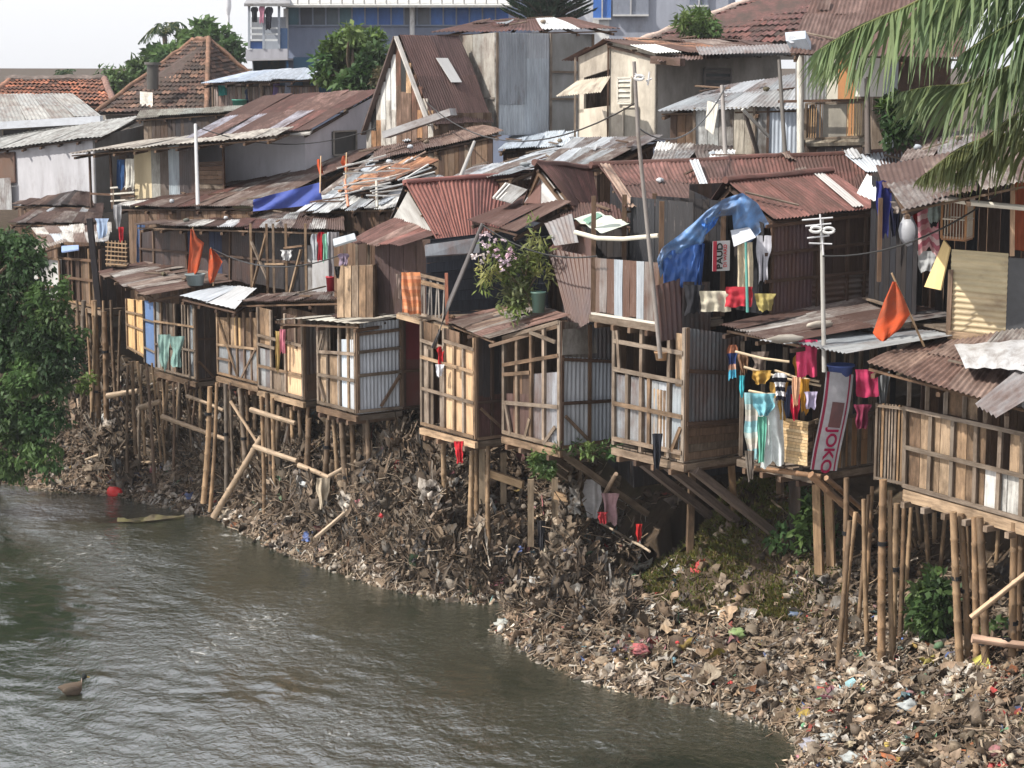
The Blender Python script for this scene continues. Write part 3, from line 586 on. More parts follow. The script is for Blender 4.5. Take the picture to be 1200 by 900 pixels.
ap = P(853, 212, 38.6); le = P(806, 268, 38.8)
R(t, [(806, 268, 39.2), (806.5, 267.5, 40.5), (974, 204, 41), (853, 212, 38.65)], RED)
A, B = P(893, 372, 37.1), P(1062, 345, 39.6); A.z = B.z = P(893, 368, 37.1).z
wall(t, 'front_wall', A, B, zat(A, 262), zat(B, 243), [(0.05, .33, 0, .95, 'corr', [(.06, .035, .038, .45), (.05, .03, .034, .4)], .5), (.33, 1, .35, 1, 'plank', [(.05, .03, .026, .5), (.065, .04, .033, .5), (.04, .025, .024, .5)], .3), (.33, 1, .0, .36, 'corrh', [(.09, .075, .065, .5)])], dict(studs=(.05, .36, .56, .68, 1), rails=(.36, .66, .97), pal=DWD[:1] + DWD[2:3]))
wall(t, 'far_side_wall', A + V((-1.2, 2.2, 0)), A, zat(A, 230), zat(A, 262), ('plank', BLK)); wall(t, 'back_wall', A + V((-1.2, 2.2, 0)), B + V((-1.2, 2.2, 0)), zat(B, 215), zat(B, 215), ('plank', DRK))
# --- timber frame shack in the middle
t5, A, B, C, D, zs = shack('timber framed stilt shack with grey corrugated side in the middle of the row', (657, 524), 39, 592, 721, (396, 376, 384),
    [(0, .5, .0, .42, 'plank', [(.11, .06, .05, .4), (.14, .08, .06, .4), (.09, .055, .05, .4)], .25), (.5, 1, 0, .6, 'corr', [(.2, .2, .21, .45), (.235, .235, .25, .4), (.16, .155, .165, .5)], .3), (0, .5, .42, .6, 'plank', DWD, .3, .3)],
    [(0, 1, 0, .72, 'corr', ZNC[:2] + [(.36, .38, .42, .3)]), (.55, 1, .7, 1, 'corr', [(.09, .09, .1, .4)]), (0, .55, .7, 1, 'plank', [(.2, .19, .18, .5)], .6)],
    dict(studs=(0, .25, .5, .73, 1), rails=(.02, (.33, .0, 1), (.62, 0, .5), .72, 1), diags=((.05, .33, .15, .02), (.42, .02, .5, .2), (.75, .0, .95, .16), (.5, .98, .95, .84)), pal=TAN[3:] + GWD, w=.08), dict(studs=(0, .5, 1), rails=(.0, .35, .7), diags=((.05, .25, .5, .02),), pal=DWD + GWD[2:], w=.07))
R(t5, [(576, 397, 40.6), (521, 376, 42.4), (612, 354, 43.5), (668, 370, 39)], [(.22, .2, .18, .5), (.27, .2, .15, .5), (.2, .12, .1, .5), (.17, .15, .13, .6)], rows=2, sw=.5, ragged=.1)
mb = MB()
for i in range(0): u = i / 13; p = P(659 + 42 * u, 416 + rnd.uniform(-2, 3), 38.95 + u * .3); mb.blob(p, .07, .06, .12, (.25, .23, .2, .5), .5)
mb.slab(P(659, 416, 38.93), P(700, 414, 39.5), P(696, 384, 39.5), P(660, 386, 38.95), .06, (.28, .26, .24, .5)); mb.build('sacking', 'cloth', t5)
mb = MB()
for u in (.1, .5, .9): 
    p = A.lerp(B, u); q = p + V((.81, .58, 0)) * 2.4; mb.beam(p - UP * .15 + V((.1, .1, 0)), V((q.x, q.y, p.z - 1.7)), .14, .12, (.2, .15, .11, .4))
a, b = P(566, 552, 42), P(613, 568, 41.5); mb.beam(a, b, .1, .16, (.32, .22, .13, .3)); mb.beam(P(650, 580, 40.5), P(695, 590, 40.2), .1, .16, (.3, .2, .12, .3)); mb.build('struts', 'wood', t5)
for px, top, bot, d in ((565, 520, 590, 41.8), (622, 562, 640, 41.2), (650, 560, 620, 41.4), (665, 575, 640, 40.6), (590, 530, 590, 42)): 
    mb = MB(); mb.beam(P(px, bot, d), P(px, top, d), .13, .13, (.22, .17, .12, .4)); mb.build('stilt', 'wood', t5)
# upper storey behind it: dark slate boarded wall, leaning roof, dormer
SL = [(.03, .034, .046, .25), (.026, .03, .04, .25), (.036, .04, .052, .25)]
A, B = P(500, 374, 43.6), P(642, 372, 44.6); A.z = B.z = min(A.z, B.z)
t = thing('gable_house', 'upper dark slate boarded house below the small leaning red roof and dormer', 'house', ((A + B) / 2) + V((0, 1, 0)), 'tin roofed houses behind the riverside row')
wall(t, 'front_wall', A, B, zat(A, 285), zat(B, 262), ('board', SL, .22)); wall(t, 'back_wall', A + V((-.5, 2.4, 0)), B + V((-.5, 2.4, 0)), A.z + 2, B.z + 2.2, ('board', SL)); wall(t, 'side_wall', B, B + V((-.5, 2.4, 0)), zat(B, 262), zat(B, 262), ('board', SL))
mb = MB(); mb.slab(P(499, 300, 42.9), P(562, 296, 43.4), P(562, 278, 43.7), P(498, 287, 43.2), .04, (.13, .14, .16, .4)); mb.build('gutter_board', 'tin', t)
R(t, [(604, 272, 41.2), (552, 257, 43), (613, 232, 44), (666, 238, 41.6)], RED + BRN[:1], rows=1, sw=.7, ragged=.08)
mb = MB(); ap = P(634, 199, 42.6); l, r_ = P(614, 238, 42.8), P(666, 240, 41.9); mb.face([l, r_, ap], (.42, .42, .42, .4)); mb.face([l + V((0, -.02, 0)), l.lerp(r_, .38) + V((0, -.02, .0)), ap.lerp(l.lerp(r_, .38), .3) + V((0, -.02, 0))], (.16, .08, .07, .5)); mb.build('dormer_gable', 'tin', t)
R(t, [(668, 241, 41.8), (700, 243, 44), (692, 200, 44.6), (629, 193, 42.4)], RED[:3], rows=1, ragged=.05); ridgecap(t, (626, 194, 42.4), (694, 199, 44.6))
R(t, [(608, 240, 44.6), (613, 240, 42.9), (630, 194, 42.4), (692, 199, 44.6)], BRN, rows=1, ragged=.05)
mb = MB(); mb.slab(P(578, 232, 43), P(600, 238, 42.6), P(618, 222, 43.2), P(594, 214, 43.6), .02, (.25, .25, .25, .4))
for i in range(6): mb.beam(P(578 + 4 * i, 232 + i, 42.9), P(593 + 4.4 * i, 215 + 1.5 * i, 43.5), .03, .04, (.62, .6, .57, .2))
mb.build('loose_grating', 'wood', t)
# corner sheets at the foot of the upper storey: dark leaning maroon tin
mb = MB(); mb.corr(P(642, 290, 41.3), P(700, 372, 39.4), P(694, 282, 39.8), P(676, 258, 40.6), (.075, .04, .038, .5), jit=.05); mb.corr(P(668, 392, 39.3), P(704, 372, 39), P(700, 300, 39.5), P(640, 290, 40.8), (.06, .034, .034, .5), jit=.06)
mb.corr(P(650, 288, 40.6), P(678, 284, 39.9), P(670, 250, 40.3), P(638, 262, 41), (.2, .21, .23, .5), pitch=.13, amp=.03); mb.build('leaning_sheets', 'tin', t)
# dark lean-to between dormer house and big roof
roofhouse('dark rusty lean-to roof between the dormer and the big red roof', [(660, 256, 41.2), (742, 262, 39.6), (738, 240, 41), (655, 240, 43)], [(.13, .07, .065, .6), (.1, .06, .055, .6)], wallpal=BLK, down=1.0)
# --- plank shack left of it
t6, A, B, C, D, zs = shack('bright plywood fronted stilt shack below the balcony with the orange towel', (558, 514), 41, 496, 593, (376, 396, 392),
    [(0, .42, 0, .78, 'plank', GWD + TAN[3:4], .2, .1), (.42, 1, 0, .88, 'plank', [(.5, .35, .22, .3), (.46, .31, .19, .3), (.53, .38, .25, .25)], .34, 0), (0, .3, .78, 1, 'plank', TAN, .3), (.42, .7, .86, 1, 'plank', DWD)], [(0, 1, .0, .42, 'plank', [(.09, .045, .04, .4)], .5), (0, 1, .4, 1, 'plank', DRK)],
    dict(studs=(0, (.13, 0, .75), .43, (.62, 0, .88), (.8, 0, .86), 1), rails=(.02, .36, .66, (.82, 0, .45), (.88, .43, 1)), pal=TAN[:2] + GWD, w=.07), dict(studs=(0, .5, 1), rails=(.36, .0), diags=((.1, .3, .9, .05),), pal=DWD), st=((.1, .5), (.6, .6), (.95, .5), (.5, .9)))
A2, B2 = A + UP * .03, B + UP * .03; zf = zat(A, 374)
mb = MB(); a, b = P(466, 366, 43.9), P(527, 382, 42.2); c2, d2 = b + V((1.1, .8, 0)), a + V((1.1, .8, 0)); mb.slab(a, b, c2, d2, .06, GWD[0]); mb.beam(a - UP * .08, b - UP * .08, .07, .1, TAN[2]); o = mb.build('balcony', 'wood', t6)
mb = MB(); ra, rb = P(492, 322, 43.1), P(524, 330, 42.25)
mb.beam(ra, rb, .06, .06, TAN[4]); mb.beam(P(492, 330, 43.1), P(524, 338, 42.2), .05, .09, TAN[1]); mb.beam(P(492, 368, 43.1), P(524, 377, 42.2), .05, .05, GWD[1])
for i in range(8): mb.beam(P(493 + 4.3 * i, 368 + 1.1 * i, 43.1 - .11 * i), P(494 + 4.2 * i + (-1) ** i * 1.5, 326 + i, 43.1 - .11 * i), .035, .03, (.36, .33, .3, .3))
mb.beam(P(490, 370, 43.2), P(489, 320, 43.2), .07, .07, TAN[0]); mb.beam(P(524, 380, 42.2), P(523, 320, 42.2), .07, .07, (.3, .12, .08, .4)); mb.build('railing', 'wood', o)
# red gable house over it
rg = [P(512, 281, 44), P(592, 277, 46.6), P(618, 206, 49.4), P(476, 217, 46)]; c = sum(rg, V()) / 4
t = thing('gable_house', 'house with clean red corrugated gable roof and white gable end above the towel balcony', 'house', (c.x, c.y, gz(c)), 'tin roofed houses behind the riverside row')
CR = [(.2, .085, .07, .3), (.21, .09, .075, .3), (.19, .08, .068, .35)]
R(t, rg, CR, rows=1, sw=.9, ragged=.04, pitch=.13, amp=.024); ridgecap(t, (474, 217, 46), (620, 206, 49.4), (.2, .08, .07, .3))
R(t, [(456, 262, 47.4), (480, 240, 49), (618, 206, 49.45), (476, 217, 46.02)], [(.05, .04, .04, .4)])
ap, l, r_ = P(478, 224, 45.9), P(452, 272, 46.8), P(511, 280, 44.25); mb = MB(); mb.face([l, r_, ap], (.4, .4, .39, .45)); mb.face([l + V((0, .02, 0)) - UP * 2, r_ + V((0, .02, 0)) - UP * 2, r_ + V((0, .02, 0)), l + V((0, .02, 0))], (.12, .1, .095, .4)); mb.build('gable_wall', 'plaster', t)
mb = MB(); q = [P(466, 289, 43.4), P(413, 284, 45), P(464, 256, 46.4), P(511, 276, 44.2)]; roof(mb, q, [(.22, .1, .085, .45), (.17, .09, .08, .5), (.3, .2, .17, .5)], 1, sw=.45, ragged=.1); mb.build('skirt_roof', 'rust', t)
A, B = P(440, 368, 44.6), P(505, 372, 43.7); A.z = B.z
wall(t, 'front_wall', A, B, zat(A, 285), zat(B, 280), ('plank', [(.06, .04, .04, .4), (.075, .05, .045, .4)], .35)); wall(t, 'side_wall', B, B + V((1.6, 2.4, 0)), zat(B, 280), zat(B, 280), ('board', SL))
wall(t, 'back_wall', A + V((.8, 2.6, 0)), B + V((1.6, 2.4, 0)), zat(A, 280), zat(B, 280), ('board', SL))
mb = MB(); mb.slab(P(395, 372, 44.5), P(438, 372, 44), P(438, 310, 44.2), P(395, 312, 44.7), .04, TAN[4]); mb.slab(P(438, 372, 44), P(444, 371, 44.6), P(444, 310, 44.8), P(438, 310, 44.2), .04, TAN[3])
for i in range(5): mb.slab(P(395 + 8.6 * i, 372, 44.47 - .1 * i), P(402.6 + 8.6 * i, 372, 44.37 - .1 * i), P(402.6 + 8.6 * i, 311, 44.57 - .1 * i), P(395 + 8.6 * i, 312, 44.67 - .1 * i), .02, vary(TAN[(i * 2) % 5]))
mb.build('plywood_box', 'wood', t)
mb = MB(); mb.slab(P(391, 288, 44.6), P(417, 280, 44.3), P(415, 273, 44.6), P(390, 280, 44.9), .05, (.3, .33, .36, .3)); mb.build('tin_awning', 'tin', t)
mb = MB()
for i in range(4): mb.beam(P(404 + i * 14, 330, 45.3), P(404 + i * 14, 278, 45.3), .06, .06, GWD[i % 3])
mb.build('posts', 'wood', t); wall(t, 'inner_wall', P(392, 372, 46.3), P(445, 372, 45.6), zat(P(392, 372, 46.3), 284), zat(P(445, 372, 45.6), 286), ('plank', DWD + GWD[2:]))
# --- flat roofed shack with light corrugated side
t7, A, B, C, D, zs = shack('flat roofed stilt shack with pale blue-grey corrugated side and tan plank front', (419, 484), 44.2, 375, 470, (380, 379, 374),
    [(0, .5, 0, .62, 'plank', TAN, .3), (.5, 1, 0, .82, 'corr', [(.45, .48, .52, .25), (.4, .42, .46, .3)], .35), (0, .3, .62, 1, 'plank', GWD), (.72, 1, .6, 1, 'plank', GWD, .3)], ('corr', [(.36, .38, .41, .25), (.4, .42, .46, .25)]),
    dict(studs=(0, .26, .58, .82, 1), rails=(.02, .37, .66), diags=((.02, .62, .2, .95), (.02, .33, .2, .05)), pal=TAN[:1] + GWD, w=.075), dict(studs=(0, 1), rails=(.02, .42, .68, .88), diags=((.5, .05, .95, .38),), pal=GWD + DWD[3:], w=.075), st=((.1, .2), (.5, .3), (.9, .3), (.2, .8), (.8, .9)))
R(t7, [(418, 379.5, 43.8), (327, 376, 46.3), (394, 368, 48), (484, 369, 45.4)], [(.42, .4, .35, .4), (.38, .36, .32, .4)], rows=1, sw=1.2, ragged=.06, pitch=.3, amp=.01)
A2 = C; B2 = slide(C, 496, .81, .58)
wall(t7, 'maroon_door', C, B2, zat(C, 375), zat(B2, 376), [(0, 1, .55, 1, 'plain', [(.17, .03, .035, .3)]), (0, 1, 0, .55, 'plank', [(.15, .05, .04, .4)], .5)], dict(studs=(0, .12, 1), rails=(0, .42), pal=DWD), m='paint')
# --- two-panel shack
t8, A, B, C, D, zs = shack('narrow stilt shack with open washing window and dark corrugated side', (357, 468), 46.6, 305, 374, (360, 372, 368),
    [(0, .28, .52, 1, 'plank', TAN[:3], .3), (.62, .98, .0, .64, 'plank', [(.5, .33, .2, .25)], .8), (0, .28, .02, .5, 'corr', PNL, .4), (.3, .6, 0, .26, 'plank', GWD), (.62, .8, .64, 1, 'plank', DWD, .2)], [(0, 1, .3, 1, 'corr', [(.09, .08, .078, .5)]), (0, 1, 0, .3, 'board', DWD)],
    dict(studs=(0, .3, .62, (.85, .6, 1), 1), rails=(.02, .28, (.55, 0, .4), .66), pal=TAN[:2] + GWD, w=.07), dict(studs=(0, 1), pal=DWD), st=((.1, .2), (.6, .3), (.95, .4), (.3, .8)))
R(t8, [(398, 352, 45.6), (273, 355, 49.4), (305, 346, 51), (400, 343, 47.4)], BRN + [(.25, .22, .2, .5)], rows=2, sw=.45, ragged=.12)
t9, A, B, C, D, zs = shack('stilt shack fronted with orange boards over pale sheets and crossed braces', (304, 450), 48.4, 257, 330, (366, 366, 366),
    [(0, 1, .45, .92, 'plank', TAN[:3] + [(.5, .33, .17, .25)], .3), (0, 1, .0, .45, 'corr', PNL, .5)], ('plank', DRK), dict(studs=(0, .3, .5, .68, .85, 1), rails=(.02, .48, (.26, 0, .35)), diags=((.02, .95, .52, .02), (.6, .02, .98, .5)), pal=TAN[:2] + DWD[3:], w=.06), st=((.05, .3), (.4, .3), (.9, .3), (.5, .8)))
R(t9, [(275, 363, 48.2), (212, 348, 51.6), (259, 334, 53.4), (300, 339, 50.4)], [(.36, .38, .41, .25), (.33, .35, .38, .3)], rows=1, sw=2, ragged=.05, pitch=.3, amp=.008, m='tin')
# --- slatted shack, blue strip, orange ply
t10, A, B, C, D, zs = shack('slatted stilt shack with a green cloth draped over its open frame', (231, 445), 51.4, 184, 257, (354, 358, 360),
    [(0, 1, .0, 1, 'plank', GWD + DRK[:1] + PNL[:2] + DWD, .2, .25)], ('plank', DRK), dict(studs=(0, .17, .34, .52, .7, .85, 1), rails=(.02, .38, .72), pal=GWD + TAN[:1], w=.055), sfr=dict(studs=(0, 1), rails=(.0, .55), diags=((.05, .25, .7, .02),), pal=DWD), st=((.05, .2), (.4, .3), (.9, .3), (.5, .8), (.1, .8)))
A2 = slide(A, 171, -.58, .81); wall(t10, 'blue_panel', A2 + UP * .1, A, zat(A2, 352), zat(A, 354), ('plain', [(.1, .17, .33, .45)]), dict(studs=(0, 1), rails=(.25, .7), pal=GWD, w=.05), m='paint')
A3 = slide(A2, 151, -.58, .81); wall(t10, 'plywood_wall', A3 + UP * .35, A2 + UP * .2, zat(A3, 350), zat(A2, 352), ('plank', [(.5, .33, .17, .25), (.46, .3, .15, .3)], .4), dict(studs=(0, .5, 1), rails=(.05, .5, .75), pal=TAN[:1], w=.05))
R(t10, [(176, 347, 52.2), (120, 319, 57), (214, 300, 58.6), (274, 330, 53)], BRN + LGT[3:] + RED[3:], rows=2, sw=.55, ragged=.2)
# --- far left balcony house
t11, A, B, C, D, zs = shack('far left stilt house with dark slatted balcony beside the tree', (120, 362), 58.5, 72, 160, (290, 292, 290),
    [(0, 1, .0, .8, 'plank', DWD + BMB[2:] + TAN[3:4], .24, .3)], ('plank', DRK), dict(studs=(0, .25, .5, .75, 1), rails=(.02, .45, .8), pal=BMB[:1] + DWD, w=.08), st=((.05, .1), (.3, .1), (.6, .1), (.95, .1), (.5, .6), (.1, .6)))
wall(t11, 'white_wall', P(38, 352, 61.5), P(72, 350, 60.5), zat(P(38, 352, 61.5), 300), zat(P(72, 350, 60.5), 304), ('plain', [(.5, .5, .49, .4)]), dict(studs=(0, .3, 1), rails=(.3, 1), pal=DWD), m='plaster')
R(t11, [(30, 300, 61), (78, 284, 60.2), (70, 276, 64), (20, 284, 65)], LGT + ZNC[:1], rows=1); mb = MB(); roof(mb, [P(52, 285, 62), P(128, 284, 58.6), P(130, 262, 62), P(38, 268, 66)], LGT[:2] + ZNC[2:3] + BRN[1:2], 2, ragged=.2); mb.build('upper_roof', 'tin', t11)
mb = MB(); mb.slab(P(72, 295, 59.6), P(92, 292, 59.2), P(92, 287, 60), P(72, 288, 60.3), .04, (.22, .3, .5, .3)); mb.build('blue_awning', 'paint', t11)
mb = MB(); mb.beam(P(116, 360, 57.5), P(105, 256, 57.5), .18, .16, (.025, .022, .025, .2)); mb.build('post', 'wood', t11)
# ------------------------------------------------------------------ left upper row
WHT = [(.4, .4, .43, .35)]; LILAC = [(.46, .46, .51, .25)]
q = [P(160, 264, 56.5), P(402, 271, 48.5), P(400, 247, 52.5), P(205, 256, 60)]; c = sum(q, V()) / 4
t = thing('long_roof_house', 'open fronted brown house under the long low roof beside the orange flags', 'house', (c.x, c.y, gz(c)), 'tin roofed houses behind the riverside row')
R(t, q, BRN + LGT[:2] + ZNC[2:3] + RED[:1], rows=2, sw=.7, ragged=.15)
A, B = P(166, 312, 58), P(392, 348, 50); za, zb = zat(A, 270), zat(B, 274)
BW = [(.055, .04, .04, .4), (.07, .05, .047, .4), (.045, .035, .037, .4)]
wall(t, 'front_wall', A, B, za, zb, [(0, .27, 0, 1, 'corr', BW), (.27, .5, 0, 1, 'plank', BW + [(.04, .05, .09, .3)], .4), (.5, .62, 0, 1, 'corr', BW), (.62, .88, 0, 1, 'corr', [(.03, .026, .028, .3)]), (.88, 1, 0, .8, 'plank', [(.24, .24, .25, .4)], .5)], dict(studs=(0, .08, .27, .5, .62, 1), rails=(.5,), pal=DWD))
wall(t, 'back_wall', A + V((1.6, 3, 0)), B + V((1.6, 3, 0)), za, zb, ('plank', DRK)); wall(t, 'side_wall', B, B + V((1.6, 3, 0)), zb, zb, ('plank', DRK + GWD))
mb = MB(); f0, f1 = P(299, 345, 51.6), P(363, 346, 49.6); n = inward(f0, f1) * .1
for u in (0, .3, .42, .65, 1): a = f0.lerp(f1, u) + n; mb.beam(a, V((a.x, a.y, zat(a, 262))), .07, .06, TAN[int(u * 10) % 5])
mb.beam(f0.lerp(f1, 0) + n + UP * .1, f0.lerp(f1, .3) + n + UP * 1.6, .06, .05, TAN[1]); mb.beam(f0.lerp(f1, .7) + n, f0.lerp(f1, .92) + n + UP * 1.15, .07, .05, TAN[2]); mb.beam(f0.lerp(f1, .3) + n * 1.5 + UP * .8, f0.lerp(f1, .65) + n * 1.5 + UP * .8, .06, .05, TAN[0]); mb.beam(f0.lerp(f1, .65) + n * 1.5 + UP * 1.2, f0.lerp(f1, .98) + n * 1.5 + UP * 1.25, .06, .05, TAN[3]); mb.beam(f0 + n + UP * 1.4, f0.lerp(f1, .3) + n + UP * .4, .06, .05, GWD[1])
mb.build('timber_frame', 'wood', t)
mb = MB(); mb.slab(P(366, 347, 49.2), P(400, 347, 48.4), P(400, 305, 48.6), P(366, 305, 49.4), .03, (.3, .3, .31, .4)); mb.build('parapet', 'plaster', t)
# long rusty roof above the blue tarp
t, q = roofhouse('house under the long rusty roof with a blue tarp hung along its right eave', [(137, 243, 59), (300, 243, 54.5), (388, 202, 58), (178, 232, 63)], BRN + RED[:2] + LGT[2:3], rows=2, ragged=.15, wallpal=DWD, down=2)
mb = MB(); rows = []
for j in range(7):
    rows.append([P(296 + i * 9 + rnd.uniform(-1, 1), 234 - i * 2.3 + j * (2.3 + i * .22), 54 - i * .12 - .1 * math.sin(i * 1.3 + j)) for i in range(10)])
mb.grid(rows[::-1], (.035, .06, .26, .2)); mb.build('blue_tarp', 'tarp', t)
wall(t, 'yellow_wall', P(272, 250, 56), P(300, 250, 55.2), zat(P(272, 250, 56), 237), zat(P(300, 250, 55.2), 235), ('plain', [(.4, .36, .22, .4)]), m='plaster')
roofhouse('low brown tin roof at the far left below the white walled house', [(10, 262, 70), (118, 262, 64), (122, 240, 68), (60, 236, 76)], BRN + ZNC[2:3], rows=2, ragged=.2)
roofhouse('low roof of brown sheets left of the open balcony house', [(14, 240, 76), (110, 242, 68), (105, 226, 72), (60, 222, 80)], BRN[:2] + ZNC[3:4] + DRK[:1], rows=1, ragged=.2)
roofhouse('narrow strip roof of brown and pale sheets under the white gable wall', [(246, 220, 62), (372, 212, 57.5), (452, 172, 61), (330, 192, 66)], BRN + RED[:2], rows=2, ragged=.15, down=1.5)
# open balcony house with yellow wall
q = [P(81, 180, 64), P(322, 160, 56.5), P(345, 150, 60), P(162, 166, 69)]; c = sum(q, V()) / 4
t = thing('balcony_house', 'open balcony house with yellow plaster pillar and posts under a thin grey roof', 'house', (c.x, c.y, gz(c)), 'tin roofed houses behind the riverside row')
R(t, q, [(.3, .28, .25, .45), (.35, .33, .3, .4), (.26, .25, .22, .5)], rows=1, sw=1.2, ragged=.1, pitch=.2)
A, B = P(108, 243, 64.5), P(264, 241, 60); A.z = B.z = min(A.z, B.z); za, zb = zat(A, 178), zat(B, 166)
wall(t, 'front_wall', A, B, za, zb, [(.34, .47, 0, 1, 'plain', [(.5, .42, .28, .35)]), (.47, .6, .12, 1, 'plank', [(.12, .1, .09, .4), (.3, .3, .28, .4)], .35), (.6, .68, .15, 1, 'corr', [(.3, .34, .37, .3)]), (.68, .8, 0, 1, 'corr', BW), (.8, 1, 0, .75, 'board', GWD[2:] + DWD, .14)], dict(studs=(0, .17, .8, 1), rails=((.25, 0, .35),), pal=DWD + TAN[3:4], w=.07))
wall(t, 'inner_wall', A + V((.5, 2.2, 0)), B + V((.5, 2.2, 0)), za, zb, [(0, 1, 0, 1, 'plank', DRK + [(.3, .32, .36, .3)], .5)])
mb = MB()
for z in (.2, .42, .62): mb.beam(P(130, 243, 63.6) + UP * z, P(158, 241, 62.8) + UP * z, .03, .05, (.5, .48, .44, .3))
for px in (133, 153): mb.beam(P(px, 243, 63.5), P(px, 222, 63.5), .06, .05, GWD[1])
mb.build('railing', 'wood', t)
# white walled house far left
q = [P(-60, 183, 79), P(118, 160, 73.5), P(164, 137, 79), P(30, 150, 86)]; c = sum(q, V()) / 4
t = thing('white_house', 'white walled house with brown shuttered window at the left edge', 'house', (c.x, c.y, gz(c)), 'tin roofed houses behind the riverside row')
R(t, q, [(.24, .24, .23, .4), (.28, .28, .27, .4)], rows=1, sw=1.5, ragged=.04, pitch=.25)
A, B = P(-60, 240, 79.5), P(112, 232, 74.3); A.z = B.z = min(A.z, B.z); za, zb = zat(A, 186), zat(B, 162)
wall(t, 'front_wall', A, B, za, zb, ('plain', WHT), m='plaster'); w2 = B + V((1.8, 5, 0)); wall(t, 'gable_wall', B, w2, zb, zat(w2, 140), ('plain', [(.2, .2, .2, .4)]), m='plaster'); wall(t, 'back_wall', A + V((1.8, 5, 0)), w2, za, zb, ('plain', WHT), m='plaster')
opening(t, A, B, za, zb, .3, .485, .45, .95, c=(.13, .08, .06, .4), fc=(.1, .06, .05, .4)); mb = MB(); sheet_wall(mb, P(-60, 246, 78.9), P(14, 246, 76.8), zat(P(-60, 246, 78.9), 214), zat(P(14, 246, 76.8), 208), 'corr', LGT); mb.build('lower_cladding', 'tin', t)
# white gable house with the red roof
q = [P(214, 166, 62.5), P(362, 153, 60), P(444, 106, 64.5), P(310, 113, 69)]; c = sum(q, V()) / 4
t = thing('white_house', 'whitewashed house with streaked red tin roof and one dark gable window', 'house', (c.x, c.y, gz(c)), 'tin roofed houses behind the riverside row')
R(t, q, RED[:2] + RED[4:] + [(.3, .19, .17, .6), (.36, .36, .42, .5)], rows=2, sw=.7, ragged=.04)
A, B = P(214, 222, 63), P(358, 213, 60.5); A.z = B.z = min(A.z, B.z); za, zb = zat(A, 171), zat(B, 157); C = P(449, 180, 64.6)
C.z = A.z
wall(t, 'front_wall', A, B, za, zb, ('plain', LILAC), m='plaster')
ap = P(444, 108, 64.4); mb = MB(); mb.face([B, C, V((C.x, C.y, ap.z)), V((B.x, B.y, zb))], LILAC[0]); mb.build('gable_wall', 'plaster', t); wall(t, 'back_wall', A + V((3.3, 5, 0)), C + V((0, 2, 0)), za, zb, ('plain', LILAC), m='plaster')
opening(t, B, C, zb, zb, .33, .62, .62, 1.02, c=(.06, .06, .06, .4), fc=(.3, .28, .25, .4), slats=0); opening(t, A, B, za, zb, .0, .3, .1, .42, c=(.05, .05, .05, .4), slats=4)
mb = MB(); mb.slab(P(205, 173, 62.2), P(363, 156, 59.7), P(366, 151, 60.3), P(208, 168, 62.9), .05, (.32, .31, .29, .4)); mb.build('fascia', 'tin', t)
# jumble of patched roofs in the middle
roofhouse('brown strip roof sloping up beside the A-frame shack', [(438, 190, 57.5), (588, 155, 54.5), (566, 148, 57), (440, 172, 62)], [(.14, .1, .09, .5), (.17, .12, .1, .5), (.12, .08, .075, .6)], rows=1, ragged=.1, wallpal=GWD[2:] + DWD, down=1.5)
roofhouse('patched roof of orange tiles and curled tin left of the red gable', [(440, 222, 50.5), (396, 226, 54.5), (470, 182, 58.5), (512, 190, 54)], [(.36, .17, .09, .5), (.3, .13, .07, .5), (.4, .2, .11, .45), (.32, .28, .26, .5)], rows=3, sw=.5, ragged=.35, pitch=.22, amp=.04, down=1.5)
roofhouse('wide patched roof of dull grey sheets behind the red gable', [(625, 213, 48.5), (520, 216, 51), (672, 166, 58), (748, 172, 53)], ZNC[:4] + [(.2, .19, .18, .5)] + LGT[3:], rows=3, sw=.55, ragged=.3, down=1.5)
roofhouse('crumpled heap of pale roof sheets beside the blue tarp', [(478, 243, 49), (352, 248, 52.5), (440, 180, 60), (530, 212, 52.5)], LGT + ZNC[:3], rows=3, sw=.5, ragged=.4, down=1.2)
roofhouse('pale blue tin roof between the tall metal house and the gable house', [(676, 172, 56), (584, 175, 58), (600, 160, 63), (682, 152, 60)], [(.42, .48, .55, .2), (.36, .4, .45, .3), (.5, .54, .6, .2)], rows=1, sw=.9, ragged=.1, down=1.5)
roofhouse('low torn roof of pale blue and grey sheets above the dormer', [(600, 205, 47.6), (520, 214, 49.8), (556, 196, 52.5), (640, 190, 50)], ZNC + [(.36, .4, .45, .3)], rows=1, ragged=.3, down=1)
roofhouse('low grey roof with curling edge before the cream gable house', [(640, 190, 49.6), (700, 196, 46.5), (775, 160, 50), (672, 163, 53)], ZNC[:2] + ZNC[3:] , rows=2, ragged=.15, down=1, sw=.6)
roofhouse('torn white plastic covered roof behind the big red roof', [(768, 190, 45.5), (862, 188, 45), (858, 171, 48), (772, 168, 49)], [(.6, .6, .6, .2), (.3, .3, .3, .5), (.5, .5, .52, .3), (.1, .09, .085, .5)], rows=2, sw=.5, ragged=.5, down=1)
roofhouse('dark roof strip right of the cane balcony beneath the palm', [(1060, 190, 41), (1290, 150, 38), (1290, 120, 43), (1070, 165, 46)], ZNC[3:] + BRN + LGT[3:], rows=2, ragged=.25, down=1.5)
# loose laths and scaffold of the jumble
for i in range(26):
    x, y = rnd.uniform(390, 480), rnd.uniform(190, 232); a = P(x, y, 49.5 + rnd.random() * 2 - (y - 210) * .1); mb = MB(); mb.beam(a, a + V((rnd.uniform(.3, 1.3), rnd.uniform(.2, 1), rnd.uniform(-.05, .35))), .05, .03, vary(rnd.choice([(.5, .5, .5, .3), (.55, .53, .5, .3), (.3, .22, .18, .4)]))); tag(mb.build('lath', 'wood'), 'loose thin lath lying on the crumpled roofs beside the blue tarp', 'lath', 'loose laths on the crumpled roofs')
